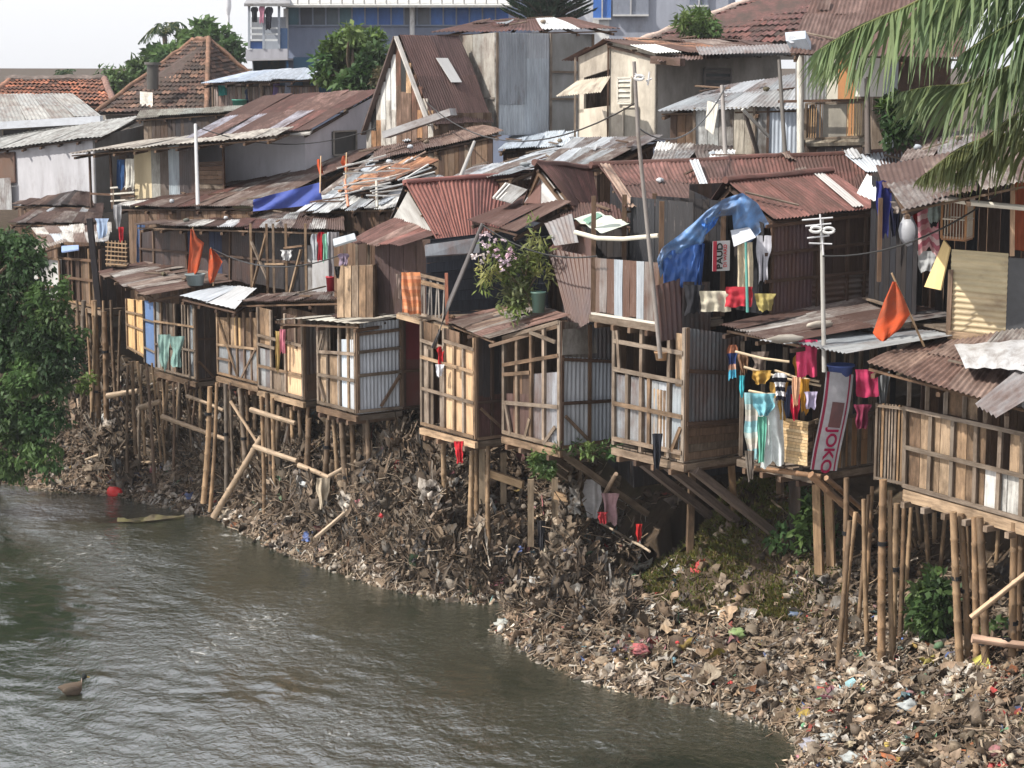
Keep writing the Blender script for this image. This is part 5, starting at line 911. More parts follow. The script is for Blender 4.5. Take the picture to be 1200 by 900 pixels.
for a in (
    ('shirt', 'pale grey shirt first on the line beside the open timber frame', 'shirt', 364, 274, 10, 44, 49.4, (.4, .42, .45, .2), 'shirt'),
    ('shirt', 'dark red shirt on the line between grey and mint shirts', 'shirt', 371, 272, 10, 42, 49.2, (.3, .02, .03, .2), 'shirt'),
    ('shirt', 'mint green shirt on the line beside the dark red one', 'shirt', 377, 274, 9, 34, 49.1, (.25, .5, .38, .2), 'shirt'),
    ('shirt', 'pale blue-white long shirt hanging last on that line above the red bucket', 'shirt', 382, 272, 9, 40, 49, (.5, .58, .62, .2), 'shirt'),
    ('towel', 'orange patterned towel hung over the balcony railing', 'towel', 471, 319, 22, 48, 42.6, (.6, .25, .12, .35), 'towel', [(.6, .25, .12, .3), (.62, .3, .18, .3), (.55, .2, .1, .3)]),
    ('cloth', 'grey brown cloth hung left beside the orange towel', 'cloth', 464, 321, 9, 30, 42.9, (.22, .17, .15, .3), 'rag'),
    ('cloth', 'pale green cloth draped over the open slatted frame', 'cloth', 185, 392, 15, 40, 51.3, (.3, .46, .42, .3), 'rag'), ('cloth', 'grey-green cloth sagging beside the pale green one on the slatted frame', 'cloth', 199, 394, 16, 36, 50.8, (.25, .4, .37, .4), 'rag'),
    ('shirt', 'red shirt inside the bright plywood shack opening', 'shirt', 512, 406, 9, 22, 41.9, (.35, .02, .025, .2), 'shirt'), ('cloth', 'small white cloth below the red shirt in the plywood shack', 'cloth', 510, 427, 11, 14, 41.7, (.6, .6, .64, .2), 'rag'),
    ('towel', 'pink towel hung in the open washing window', 'towel', 328, 386, 7, 28, 46.9, (.5, .17, .22, .2), 'towel'),
    ('cloth', 'mustard cloth drooping inside the open washing window', 'cloth', 322, 388, 7, 46, 47, (.42, .3, .12, .3), 'rag'),
    ('cloth', 'small white cloth pegged in the tall timber frame', 'cloth', 328, 293, 15, 12, 50, (.55, .55, .56, .3), 'rag'),
    ('cloth', 'black rag hung at the edge of the plywood box', 'cloth', 392, 312, 7, 14, 44.3, (.03, .03, .032, .3), 'rag'), ('cloth', 'grey towel beside the mint shirt over the plywood box', 'towel', 385, 272, 12, 60, 48.3, (.2, .19, .2, .3), 'towel'),
    ('shirt', 'mauve grey shirt hanging under the skirt roof', 'shirt', 395, 297, 14, 14, 44.8, (.28, .22, .3, .3), 'shirt'),
    # porch under the blue tarp
    ('shirt', 'cream shirt flung over the porch line under the blue tarp', 'shirt', 820, 341, 36, 24, 36.4, (.5, .46, .37, .3), 'towel'), ('cloth', 'crimson cloth spread on the porch line beside the cream shirt', 'cloth', 850, 336, 31, 24, 36.3, (.42, .04, .055, .25), 'towel'),
    ('towel', 'long beige towel hanging under the blue tarp', 'towel', 864, 284, 18, 52, 37, (.6, .52, .38, .25), 'towel'), ('curtain', 'pale lilac white curtain beside the dark corrugated door', 'curtain', 886, 276, 18, 54, 37.1, (.5, .5, .55, .25), 'rag'),
    ('cloth', 'yellow green cloth heap by the dark corrugated door', 'cloth', 884, 344, 26, 20, 36.6, (.45, .38, .14, .45), 'rag'),
    ('cloth', 'black plastic sheet bulging below the blue tarp', 'cloth', 800, 334, 24, 34, 36.8, (.03, .03, .035, .2), 'rag'),
    # upper right house
    ('curtain', 'deep blue curtain hung beside the upper dark plank wall', 'curtain', 1026, 212, 20, 66, 36.9, (.03, .035, .17, .2), 'rag'), ('cloth', 'dark navy cloth between the blue curtain and grey bag', 'cloth', 1042, 240, 12, 36, 37.2, (.025, .027, .06, .2), 'rag'),
    ('shirt', 'bright red shirt above the grey plastic bag', 'shirt', 1066, 214, 10, 58, 36.3, (.42, .03, .035, .2), 'towel'), ('towel', 'pink and white striped towel hung on the upper porch', 'towel', 1076, 220, 25, 76, 35.7, (.5, .25, .27, .2), 'towel', [(.5, .2, .24, .2), (.6, .45, .45, .2), (.42, .14, .18, .2), (.55, .33, .34, .2)]),
    ('shirt', 'grey green shirt with black hem before the striped towel', 'shirt', 1085, 234, 19, 32, 35.2, (.2, .24, .23, .2), 'rag', [(.2, .24, .23, .2)] * 10 + [(.02, .02, .022, .2)] * 2), ('cloth', 'pale bundle of folded cloth above the grey bag', 'cloth', 1044, 236, 24, 14, 36.7, (.3, .26, .24, .3), 'rag'),
    ('cloth', 'light grey cloth below the striped towel', 'cloth', 1074, 294, 24, 24, 35.9, (.36, .37, .38, .3), 'rag'),
    # washing-line shack
    ('sheet', 'large pale teal and white sheet hung over the left rail of the washing shack', 'sheet', 872, 460, 22, 80, 35.3, (.5, .56, .52, .3), 'rag', [(.28, .5, .55, .2), (.3, .52, .55, .2), (.5, .55, .52, .2), (.55, .53, .46, .3), (.56, .52, .48, .3)]),
    ('sheet', 'white sheet with yellow and green print beside the teal sheet', 'sheet', 890, 466, 28, 80, 34.95, (.62, .66, .66, .2), 'towel', None), ('cloth', 'green cloth fold hanging between the pale sheets', 'cloth', 887, 488, 11, 54, 34.85, (.12, .35, .27, .2), 'rag'), ('cloth', 'turquoise patterned cloth collar over the pale sheets', 'cloth', 880, 461, 28, 26, 34.8, (.2, .45, .52, .2), 'rag'),
    ('cloth', 'frayed greyish rag trailing below the teal sheet', 'cloth', 873, 528, 12, 34, 35.2, (.22, .19, .17, .5), 'rag'),
    ('shirt', 'black and white striped shirt over the crib', 'shirt', 906, 437, 17, 32, 34.75, (.5, .5, .5, .1), 'shirt', [(.62, .62, .64, .1), (.62, .62, .64, .1), (.02, .02, .03, .1), (.02, .02, .03, .1)]), ('cloth', 'mustard cloth hanging below the striped shirt', 'cloth', 903, 448, 20, 44, 35, (.5, .3, .08, .25), 'rag'),
    ('shirt', 'orange yellow shirt hung above the crib', 'shirt', 929, 416, 18, 40, 35.1, (.6, .33, .07, .2), 'shirt'), ('shirt', 'bright pink long shirt hung from the lower tin roof', 'shirt', 934, 398, 24, 44, 34.7, (.55, .06, .14, .2), 'towel'), ('cloth', 'floral orange cloth over the crib edge', 'cloth', 928, 442, 10, 34, 34.65, (.6, .35, .22, .2), 'rag'),
    ('cloth', 'crimson cloth drooping into the crib', 'cloth', 926, 462, 12, 30, 34.75, (.45, .02, .05, .2), 'rag'), ('cloth', 'golden yellow cloth beside the white and violet cloth', 'cloth', 936, 444, 14, 40, 34.8, (.58, .3, .05, .2), 'rag'), ('cloth', 'white and violet patterned cloth by the banner', 'cloth', 942, 459, 16, 20, 34.6, (.42, .38, .52, .2), 'rag'),
    ('shirt', 'maroon pink shirt under the plank house roof corner', 'shirt', 1003, 433, 26, 32, 34, (.38, .04, .1, .2), 'towel'), ('cloth', 'dark maroon floral cloth below the pink shirt', 'cloth', 1000, 474, 20, 28, 34.3, (.17, .03, .06, .2), 'rag'), ('cloth', 'grey towel folded right of the maroon pink shirt', 'towel', 1028, 434, 14, 40, 34.2, (.2, .21, .22, .2), 'rag'),
    ('garment', 'blue and orange garment hanging at the corrugated wall', 'garment', 852, 404, 13, 40, 35.8, (.03, .06, .16, .2), 'shirt', [(.3, .12, .07, .2)] * 3 + [(.03, .05, .15, .2)] * 4 + [(.5, .3, .22, .2)] * 2 + [(.08, .35, .5, .2)] * 3), ('cloth', 'teal cloth strip below the hanging brown cloth', 'cloth', 866, 440, 7, 26, 35.5, (.06, .38, .45, .2), 'rag'), ('cloth', 'brown cloth hung on the porch rail', 'cloth', 865, 415, 14, 24, 35.6, (.18, .1, .06, .3), 'rag'), ('cloth', 'grey brown rags bunched on the upper drying rail', 'cloth', 880, 412, 20, 26, 35.3, (.2, .16, .14, .3), 'rag'),
    ('cloth', 'dark blue cloth hung beside the striped shirt', 'cloth', 918, 452, 10, 36, 35.2, (.1, .13, .24, .3), 'rag'), ('cloth', 'ochre shirt bundled on the drying rail', 'cloth', 880, 434, 24, 16, 35, (.42, .26, .07, .3), 'rag'),
    # far porch washing and small hangings
    ('cloth', 'grey shawl over the corner post of the left balcony', 'cloth', 133, 240, 10, 28, 58, (.35, .35, .36, .4), 'rag'), ('cloth', 'red cloth below the grey shawl on the left balcony', 'cloth', 139, 266, 6, 18, 57.8, (.4, .03, .04, .2), 'rag'), ('cloth', 'blue cloth beside the bamboo basket', 'cloth', 160, 262, 10, 44, 58.4, (.1, .15, .28, .2), 'towel'),
    ('curtain', 'white towel on the open balcony house line', 'towel', 147, 186, 10, 34, 62.3, (.6, .58, .52, .2), 'towel'), ('curtain', 'deep blue cloth beside the white towel on the open balcony', 'cloth', 137, 187, 9, 34, 62.5, (.03, .07, .17, .2), 'towel'), ('cloth', 'sky blue sheet glimpsed left of the corner post', 'sheet', 112, 256, 14, 26, 59.5, (.35, .45, .62, .2), 'rag'),
    ('shirt', 'black shirt on the blue building balcony line', 'shirt', 294, 8, 9, 18, 104.7, (.025, .025, .03, .2), 'shirt'), ('shirt', 'pink shirt on the blue building balcony line', 'shirt', 303, 7, 7, 20, 104.7, (.45, .2, .28, .2), 'shirt'), ('shirt', 'dark navy shirt last on the blue building balcony line', 'shirt', 310, 8, 10, 26, 104.7, (.02, .02, .03, .2), 'shirt'),
    ('towel', 'teal towel under the pale blue porch roof', 'towel', 256, 100, 10, 12, 81.4, (.05, .3, .28, .2), 'towel'), ('towel', 'beige shirt under the pale blue porch roof', 'shirt', 303, 97, 12, 22, 80.2, (.45, .33, .25, .2), 'shirt'), ('towel', 'violet towel under the pale blue porch roof', 'towel', 320, 98, 8, 24, 79.8, (.2, .14, .3, .2), 'towel'), ('towel', 'grey blue towel at the right end of the pale blue porch', 'towel', 334, 97, 7, 24, 79.4, (.3, .33, .42, .2), 'towel'), ('shirt', 'navy shirt hung low at the porch railing', 'shirt', 286, 104, 12, 22, 80.8, (.06, .07, .13, .2), 'shirt'),
    # rags hanging about the bank
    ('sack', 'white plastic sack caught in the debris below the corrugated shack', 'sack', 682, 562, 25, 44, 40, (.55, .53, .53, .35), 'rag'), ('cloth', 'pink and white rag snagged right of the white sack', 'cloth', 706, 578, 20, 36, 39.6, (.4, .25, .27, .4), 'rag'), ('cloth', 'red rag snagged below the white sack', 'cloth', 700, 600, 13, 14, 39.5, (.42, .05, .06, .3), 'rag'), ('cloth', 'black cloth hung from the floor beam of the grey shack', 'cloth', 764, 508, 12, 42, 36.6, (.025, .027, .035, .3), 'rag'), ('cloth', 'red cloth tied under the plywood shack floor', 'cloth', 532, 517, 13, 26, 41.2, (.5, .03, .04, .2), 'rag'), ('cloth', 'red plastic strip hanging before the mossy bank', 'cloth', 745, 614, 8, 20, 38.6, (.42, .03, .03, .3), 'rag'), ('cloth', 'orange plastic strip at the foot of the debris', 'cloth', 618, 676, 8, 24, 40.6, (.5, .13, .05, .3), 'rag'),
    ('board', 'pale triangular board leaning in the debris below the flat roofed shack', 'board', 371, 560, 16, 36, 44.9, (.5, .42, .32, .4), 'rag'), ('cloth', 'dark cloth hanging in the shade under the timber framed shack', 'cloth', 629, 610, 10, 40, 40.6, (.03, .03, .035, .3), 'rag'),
):
    n, l, c, px, py, w_, h_, dd_, cc, kind = a[:10]; st_ = a[10] if len(a) > 10 else None
    cloth(n, l, c, px, py, w_, h_, dd_, cc, kind, grp=CL if py < 500 and c != 'sack' else None, stripes=st_, amp=.02 + .05 * min(1, w_ / 40))
# orange flags
def flag(label, pole, pts, c=(.5, .085, .032, .4), r=.02):
    t = thing('flag', label, 'flag', P(*pole[1]), 'orange flags'); mb = MB(); mb.pole(P(*pole[1]), P(*pole[0]), r, (.36, .25, .15, .3)); mb.build('pole', 'bamboo', t)
    mb = MB(); rows = []
    for j, ((x0, y0), (x1, y1)) in enumerate(pts):
        dd_ = pole[0][2] - .05; rows.append([P(x0 + (x1 - x0) * u + math.sin(j + u * 4) * .8 + 3.5 * noise.noise(V((u * 3, j * .6, pole[0][1]))), y0 + (y1 - y0) * u + math.sin(u * 6 + j) * .7, dd_ + .22 * noise.noise(V((u * 2.6, j * .55, pole[0][0]))) * (u > 0)) for u in [k / 10 for k in range(11)]])
    mb.grid(rows[::-1], c); mb.grid([[p + V((0, .015, 0)) for p in r_][::-1] for r_ in rows], c); mb.build('flag_cloth', 'cloth', t)
flag('large orange flag on a leaning bamboo stick over the lower tin roofs', ((1045, 320, 34.2), (1083, 406, 34.4)), [((1049, 330), (1047, 331)), ((1055, 341), (1038, 352)), ((1062, 355), (1029, 374)), ((1067, 368), (1023, 390)), ((1056, 385), (1026, 396)), ((1038, 399), (1031, 400))])
flag('tall orange flag left of its pair over the grey bucket', ((226, 266, 53), (228, 322, 53)), [((226, 268), (224, 269)), ((232, 278), (222, 285)), ((238, 284), (222, 300)), ((236, 300), (219, 318)), ((233, 318), (220, 330))])
flag('short orange flag right of its pair beside the dark wall', ((247, 290, 52.6), (250, 335, 52.6)), [((248, 291), (246, 292)), ((254, 297), (245, 305)), ((260, 306), (244, 320)), ((256, 318), (244, 328)), ((249, 331), (245, 332))])
for i, (x0, y0, lb) in enumerate(((376, 186, 'small orange rag on a stick left over the crumpled roofs'), (406, 182, 'small orange rag on a stick right over the crumpled roofs'))):
    flag(lb, ((x0, y0 - 3, 53), (x0 - 1, y0 + 40, 52)), [((x0, y0), (x0 - 4, y0 + 1)), ((x0 + 1, y0 + 8), (x0 - 5, y0 + 8)), ((x0 + 1, y0 + 18), (x0 - 1, y0 + 18))])
# buckets, basin, bag, cage
def lathe(mb, p, prof_, c, n=16):
    rows = [[p + V((r * math.cos(2 * math.pi * i / n), r * math.sin(2 * math.pi * i / n), z)) for i in range(n + 1)] for r, z in prof_]; mb.grid(rows, c)
def bucket(label, px, py, d, r, h, c, nm='bucket'):
    mb = MB(); lathe(mb, P(px, py, d), [(.01, 0), (r * .8, 0), (r, h), (r * 1.07, h), (r * 1.07, h - .03), (r * .96, h - .02), (r * .76, .03), (.01, .03)], c); return tag(mb.build(nm, 'pipe'), label, nm)
bucket('grey tub on the tin roof below the orange flags', 229, 334, 52.7, .26, .3, (.2, .25, .26, .4), 'tub'); bucket('red bucket on the ledge beside the plywood box', 388, 344, 48.2, .12, .42, (.45, .03, .05, .2)); bucket('blue basin stacked under the lower tin roof', 985, 440, 34.9, .24, .2, (.06, .1, .3, .2), 'basin'); bucket('green pot holding the bush at the roof edge', 631, 366, 40.1, .15, .42, (.1, .2, .17, .4), 'pot'); bucket('green basin by the porch washing', 281, 127, 80.5, .3, .35, (.1, .4, .3, .2), 'basin'); bucket('clay pot tucked in the window ledge of the grey shack', 775, 422, 36.9, .13, .16, (.3, .18, .1, .3), 'pot')
mb = MB(); mb.blob(P(1064, 270, 36.2), .2, .16, .26, (.3, .31, .34, .2), .25); mb.tube([P(1066, 258, 36.2), P(1069, 246, 36.2)], [.05, .02], (.3, .31, .34, .2), 6); tag(mb.build('plastic_bag', 'tarp'), 'knotted grey plastic bag hung beside the red shirt', 'bag')
t = thing('bird_cage', 'brown wooden cage with pale wire front hung on the upper porch', 'cage', P(1125, 280, 35.6)); mb = MB()
a, b = P(1103, 279, 35), P(1131, 281, 34.7); e, f = b + V((.25, .5, 0)), a + V((.25, .5, 0)); hh = UP * .68
for p, q in ((a, b), (b, e), (e, f), (f, a)): mb.slab(p, q, q + UP * .04, p + UP * .04, .03, (.25, .13, .07, .3)); mb.beam(p, p + hh, .035, .035, (.3, .16, .08, .3)); mb.beam(p + hh, q + hh, .03, .03, (.5, .45, .38, .2)); mb.beam(p + hh * .5, q + hh * .5, .02, .02, (.5, .45, .38, .2))
mb.slab(a, b, e, f, .03, (.25, .13, .07, .3)); mb.slab(f, e, e + hh, f + hh, .02, (.16, .075, .045, .3)); mb.slab(a + hh, b + hh, e + hh, f + hh, .02, (.2, .1, .06, .3)); mb.build('box_frame', 'wood', t); mb = MB()
for i in range(1, 8): mb.beam(a.lerp(b, i / 8), a.lerp(b, i / 8) + hh, .012, .012, (.4, .36, .3, .2)); mb.beam(b.lerp(e, i / 8), b.lerp(e, i / 8) + hh, .012, .012, (.4, .36, .3, .2))
mb.build('bars', 'pipe', t)
mb = MB(); q = [P(x, y, z) for x, y, z in ((1083, 336, 35.6), (1102, 340, 35.2), (1113, 290, 35.2), (1106, 281, 35.4))]; mb.slab(q[0], q[1], q[2], q[3], .03, (.6, .45, .22, .2)); tag(mb.build('board', 'paint'), 'smooth yellow board leaning against the corrugated parapet', 'board')
mb = MB(); mb.corr(P(1004, 227, 38.2), P(1030, 238, 37.6), P(1036, 214, 38), P(1016, 204, 38.6), (.6, .62, .62, .2), pitch=.14); tag(mb.build('tin_sheet', 'tin'), 'curved pale tin sheet hung left of the blue curtain', 'tin sheet')
mb = MB(); mb.corr(P(706, 273, 38.4), P(672, 257, 39.2), P(700, 248, 39.8), P(738, 262, 38.9), (.5, .55, .48, .3), pitch=.3, amp=.02); mb.slab(P(684, 257, 38.9), P(690, 261, 38.8), P(706, 252, 39.5), P(700, 249, 39.6), .03, (.2, .36, .28, .3)); tag(mb.build('tin_sheet', 'tin'), 'loose pale green sheet tilted over the dark lean-to', 'tin sheet')
mb = MB(); mb.tube([P(674, 272, 38.6), P(700, 279, 38.2), P(730, 280, 37.7), P(772, 276, 37)], .045, (.6, .56, .47, .2), 8); tag(mb.build('rain_pipe', 'pipe'), 'pale sagging gutter pipe over the patchwork balcony', 'pipe')
# blue tarp
t = thing('tarpaulin', 'bright blue tarpaulin draped from the red gable over the porch', 'tarpaulin', P(840, 330, 37.3))
def ribbon(mb, up, lo, d0, d1, c, n=44):
    f = lambda pts, u: (lambda k: [pts[int(k)][z] + (pts[min(int(k) + 1, len(pts) - 1)][z] - pts[int(k)][z]) * (k - int(k)) for z in (0, 1)])(u * (len(pts) - 1))
    rows = []
    for j in range(15):
        v = j / 14; row = []
        for i in range(n + 1):
            u = i / n; a, b = f(up, u), f(lo, u); bul = math.sin(v * math.pi) * .05 + .16 * noise.noise(V((u * 8, v * 2.5, 4))) + .09 * noise.noise(V((u * 24, v * 5, 4)))
            row.append(P(a[0] + (b[0] - a[0]) * v, a[1] + (b[1] - a[1]) * v, d0 + (d1 - d0) * u - bul + .1 * v))
        rows.append(row)
    mb.grid(rows[::-1], c)
mb = MB(); BT = (.1, .235, .5, .5)
ribbon(mb, [(770, 304), (776, 290), (795, 276), (812, 262), (828, 247), (848, 233), (870, 226), (888, 238), (901, 262)], [(774, 326), (786, 302), (808, 293), (824, 285), (829, 266), (842, 254), (858, 252), (860, 272), (872, 292)], 36.8, 37.2, BT); mb.build('awning', 'tarp', t)
mb = MB(); ribbon(mb, [(776, 296), (800, 291), (822, 284), (826, 286)], [(778, 338), (795, 337), (815, 338), (822, 336)], 36.9, 37.1, (.04, .11, .34, .25)); ribbon(mb, [(822, 262), (832, 250), (850, 243), (868, 248)], [(826, 276), (838, 264), (845, 250), (858, 250)], 37, 37.3, (.06, .2, .6, .2)); mb.build('curtain', 'tarp', t)
# signs
def text(t, s, pos, size, xd, yd, c, name='lettering', sx=1., bold=0.):
    cu = bpy.data.curves.new(name, 'FONT'); cu.body = s; cu.size = size; cu.extrude = .004; cu.align_x = 'CENTER'; cu.align_y = 'CENTER'; cu.offset = bold
    tmp = bpy.data.objects.new('tmp', cu); col.objects.link(tmp); bpy.context.view_layer.update()
    me = bpy.data.meshes.new_from_object(tmp.evaluated_get(bpy.context.evaluated_depsgraph_get())); bpy.data.objects.remove(tmp)
    n = xd.cross(yd).normalized(); mb = MB()
    for p in me.polygons: mb.face([pos + xd * (me.vertices[i].co.x * sx) + yd * me.vertices[i].co.y + n * me.vertices[i].co.z for i in p.vertices], c)
    return mb.build(name, 'paint', t)
t = thing('banner', 'long hanging vinyl banner lettered JOKO with maroon edges', 'banner', P(975, 552, 34.4)); 
bu = lambda u, v: P(968 + (1000 - 968) * u + (-17 - 1 * u) * v + 1.5 * math.sin(v * 5), 435 + 4 * u + (115 - 2 * u) * v, 34.55 - .12 * math.sin(v * 3) + .25 * u)
def bgrid(u0, u1, v0, v1, c, off, name=None):
    mb = MB(); rows = [[bu(u0 + (u1 - u0) * i / 6, v0 + (v1 - v0) * j / 12) + V((0, -off, 0)) for i in range(7)] for j in range(13)]; mb.grid(rows[::-1], c); return mb
sh = bgrid(0, 1, 0, 1, (.5, .5, .53, .3), 0); sh.grid([[bu(i / 6, j / 12) + V((0, .012, 0)) for i in range(7)] for j in range(13)], (.35, .35, .36, .3)); o = sh.build('vinyl_sheet', 'tarp', t)
mb = bgrid(.04, .14, 0, 1, (.36, .04, .09, .2), .006); m2 = bgrid(.86, .92, 0, 1, (.36, .05, .1, .2), .006)
for k_ in (m2,):
    i0 = len(mb.v); mb.v += k_.v; mb.f += [tuple(i + i0 for i in f) for f in k_.f]; mb.c += k_.c; mb.u += k_.u; mb.s += k_.s
mb.build('border', 'cloth', t); bgrid(.35, .8, .3, .56, (.2, .1, .1, .35), .008).build('photo_print', 'tarp', t)
xd = (bu(.55, .9) - bu(.55, .6)).normalized(); yd = (bu(.9, .7) - bu(.2, .7)).normalized(); yd = (yd - xd * yd.dot(xd)).normalized()
text(t, 'JOKO', bu(.56, .8) + V((0, -.035, 0)), .3, xd, yd, (.33, .015, .07, .1), sx=1.1, bold=.006)
t = thing('poster', 'small white poster with black PAUD lettering and red strip under the tarp', 'poster', P(846, 318, 36.9)); a, b = P(835, 318, 36.85), P(855, 317, 37); mb = MB(); h1 = UP * .56; mb.slab(a, b, b + h1, a + h1, .01, (.42, .42, .42, .3)); mb.build('paper', 'paint', t)
f = (b - a).normalized(); n = V((f.y, -f.x, 0)); mb = MB(); mb.slab(a + n * .012, a + f * .08 + n * .012, a + f * .08 + h1 + n * .012, a + h1 + n * .012, .006, (.35, .03, .05, .1)); mb.build('red_strip', 'paint', t)
text(t, 'PAUD', a + f * .145 + h1 * .5 + n * .014, .17, UP, -f, (.02, .02, .02, .1), sx=1.1, bold=.004); text(t, 'DI WARD', a + f * .26 + h1 * .5 + n * .014, .1, UP, -f, (.45, .02, .03, .1), 'small_lettering')
mb = MB(); mb.slab(P(860, 289, 36.9), P(886, 278, 36.9), P(878, 266, 37.2), P(856, 270, 37.2), .01, (.42, .44, .48, .3)); tag(mb.build('sheet_of_board', 'paint'), 'small white board with blue scribble tucked under the tarp', 'board')
# poles and aerials
def mast(label, pts, r, c, els=(), nm='aerial_mast', loops=()):
    t = thing(nm, label, 'aerial' if els or loops else 'pole', P(*pts[-1])); mb = MB(); mb.tube([P(*p) for p in pts[::-1]], [r * (1 + .25 * (1 - i / max(1, len(pts) - 1))) for i in range(len(pts))], c, 8); mb.build('pole', 'pipe', t)
    if els or loops:
        mb = MB()
        for x0, y0, x1, y1 in els: mb.tube([P(x0, y0, pts[0][2] - .06), P(x1, y1, pts[0][2] - .06)], .016, (.5, .5, .52, .2), 6)
        for x, y, r_ in loops: mb.tube([P(x + r_ * 1.3 * math.cos(a), y + r_ * .62 * math.sin(a), pts[0][2] - .1) for a in [k * .524 for k in range(13)]], .028, (.6, .6, .6, .1), 6, cap=False)
        mb.build('antenna', 'pipe', t)
mast('tall grey mast with looped aerial before the dark plank house', [(963, 255, 34.6), (964, 330, 34.6), (966, 436, 34.5)], .035, (.34, .33, .31, .3), ((940, 258, 976, 255), (944, 265, 974, 262), (946, 279, 972, 276), (948, 285, 975, 286), (961, 251, 965, 300)), loops=((956, 269, 5), (971, 270, 5)))
mast('very tall thin leaning mast rising over the big red roof', [(743, 72, 36.7), (748, 160, 36.7), (759, 270, 36.7), (774, 420, 36.5)], .035, (.2, .18, .17, .4), ((757, 95, 764, 92), (761, 84, 759, 100), (744, 86, 752, 92)), loops=((749, 91, 4),))
mast('thin dark pole leaning across the slate wall and plywood shack', [(566, 262, 41.6), (526, 356, 41.4), (508, 408, 41.2)], .045, (.09, .08, .08, .3), nm='pole'); mast('thin pole with lashed top over the crumpled roofs', [(556, 166, 51), (538, 211, 50)], .04, (.3, .29, .28, .3), nm='pole'); mast('slim pole in front of the whitewashed house', [(229, 146, 59), (232, 244, 56.5)], .05, (.36, .36, .37, .3), nm='pole'); mast('thin mast before the lean-to planks', [(846, 100, 46.5), (850, 182, 46)], .045, (.25, .23, .22, .3), ((838, 120, 852, 112),)); mast('thin dark pole beside the cane balcony', [(913, 70, 45), (920, 182, 44.6)], .04, (.12, .11, .1, .3), nm='pole'); mast('dark pole at the right end of the cane balcony', [(1016, 92, 44.4), (1017, 180, 44.2)], .06, (.12, .1, .09, .3), nm='pole')
mast('orange stick propped among the jumbled roofs', [(404, 210, 50.5), (408, 242, 50)], .03, (.5, .2, .12, .3), nm='stick'); mast('pale stick propped right of the orange one', [(441, 212, 49.5), (442, 243, 49)], .03, (.4, .38, .34, .3), nm='stick'); mast('teal pole holding the porch line under the tarp', [(874, 284, 36.3), (876, 366, 36.2)], .025, (.08, .25, .22, .2), nm='pole')
# bamboo basket on the left balcony and other small things
t = thing('bamboo_crate', 'woven bamboo crate hung on the left balcony corner', 'crate', P(137, 312, 57)); mb = MB()
for i in range(6): mb.beam(P(125 + i * 4.5, 312, 57), P(127 + i * 4, 282, 57), .05, .03, vary(BMB[2]))
for i in range(6): mb.beam(P(124, 284 + i * 5, 56.9), P(149, 286 + i * 5, 56.6), .05, .03, vary(BMB[2]))
mb.build('lattice', 'bamboo', t); mb = MB(); mb.slab(P(124, 310, 57.2), P(148, 312, 56.8), P(152, 308, 57.8), P(128, 306, 58.2), .04, BMB[3]); mb.build('base', 'bamboo', t)
# extra poles of the far stilts
def stiltset(t, rows_, dflt=None):
    for px, top, bot, d, r in rows_: bpole(t, px, top, bot, d, r, rnd.uniform(-11, 11), c=vary(rnd.choice(BMB + BMB[3:] + GWD[2:] * 2 + DWD[3:])))
stiltset(t11, [(x, 352 + rnd.uniform(-5, 12), 470 + rnd.uniform(-10, 40), 57.5 - rnd.random() * 2.5, rnd.uniform(.04, .07)) for x in (78, 90, 101, 112, 121, 130, 141)] + [(110, 352, 505, 55.5, .12), (122, 365, 505, 55, .1), (98, 352, 470, 56, .1)])
stiltset(t10, [(x, (425 if x < 182 else 446) + rnd.uniform(-3, 3), 520 + rnd.uniform(-20, 45), 52.8 - rnd.random() * 1.5, rnd.uniform(.035, .065)) for x in (150, 155, 161, 166, 172, 178, 184, 190, 196, 203, 210, 217, 224, 231, 238)])
stiltset(t9, [(x, 450 + rnd.uniform(-2, 6), 570 + rnd.uniform(-10, 25), 50 - rnd.random() * 1.2, rnd.uniform(.05, .1)) for x in (246, 254, 264, 270, 281, 290, 300)]); stiltset(t8, [(x, 462 + rnd.uniform(-2, 6), 590 + rnd.uniform(-20, 20), 47.8 - rnd.random(), rnd.uniform(.06, .1)) for x in (306, 313, 319, 328, 338, 350)]); stiltset(t7, [(x, 490, 570 + rnd.uniform(-10, 30), 46 - rnd.random(), rnd.uniform(.08, .12)) for x in (362, 385, 400, 428, 446, 462)])
for t, a, b, r in ((t10, (126, 464, 53), (162, 458, 52.5), .1), (t10, (164, 478, 52), (188, 470, 51.8), .1), (t10, (190, 488, 51.2), (268, 516, 49.5), .08), (t10, (219, 464, 51), (262, 481, 49.8), .06), (t9, (250, 606, 48.6), (306, 512, 48), .1), (t8, (294, 480, 47.4), (346, 496, 46.5), .08), (t8, (298, 523, 47), (348, 540, 46), .08), (t8, (350, 545, 46), (386, 560, 45.4), .08), (t7, (386, 558, 45.4), (418, 540, 45), .06), (t7, (370, 630, 44), (432, 574, 44), .06), (t9, (270, 470, 48.6), (312, 535, 48), .05)):
    mb = MB(); mb.pole(P(*a), P(*b), r * .8, vary((.36, .27, .19, .35)), bow=.04); mb.build('brace', 'bamboo', t)
# tyre-like tub, red bag and floating things on the water
mb = MB(); p = PZ(134, 578, .05); mb.blob(p, .26, .2, .18, (.6, .03, .03, .1), .3); tag(mb.build('plastic_bag', 'tarp'), 'bright red plastic bag at the waterline on the far left', 'bag')
mb = MB(); a, b = PZ(138, 612, .02), PZ(216, 606, .02); rows = [[a.lerp(b, i / 10) + V((0, (j - 1.5) * .17 * math.sin(.3 + i * .28), .03 + .1 * math.sin(i * 1.1 + j) * (0 < j < 3))) for i in range(11)] for j in range(4)]; mb.grid(rows, (.17, .165, .07, .55)); tag(mb.build('floating_mat', 'cloth'), 'yellow green mat floating by the left bank', 'mat')
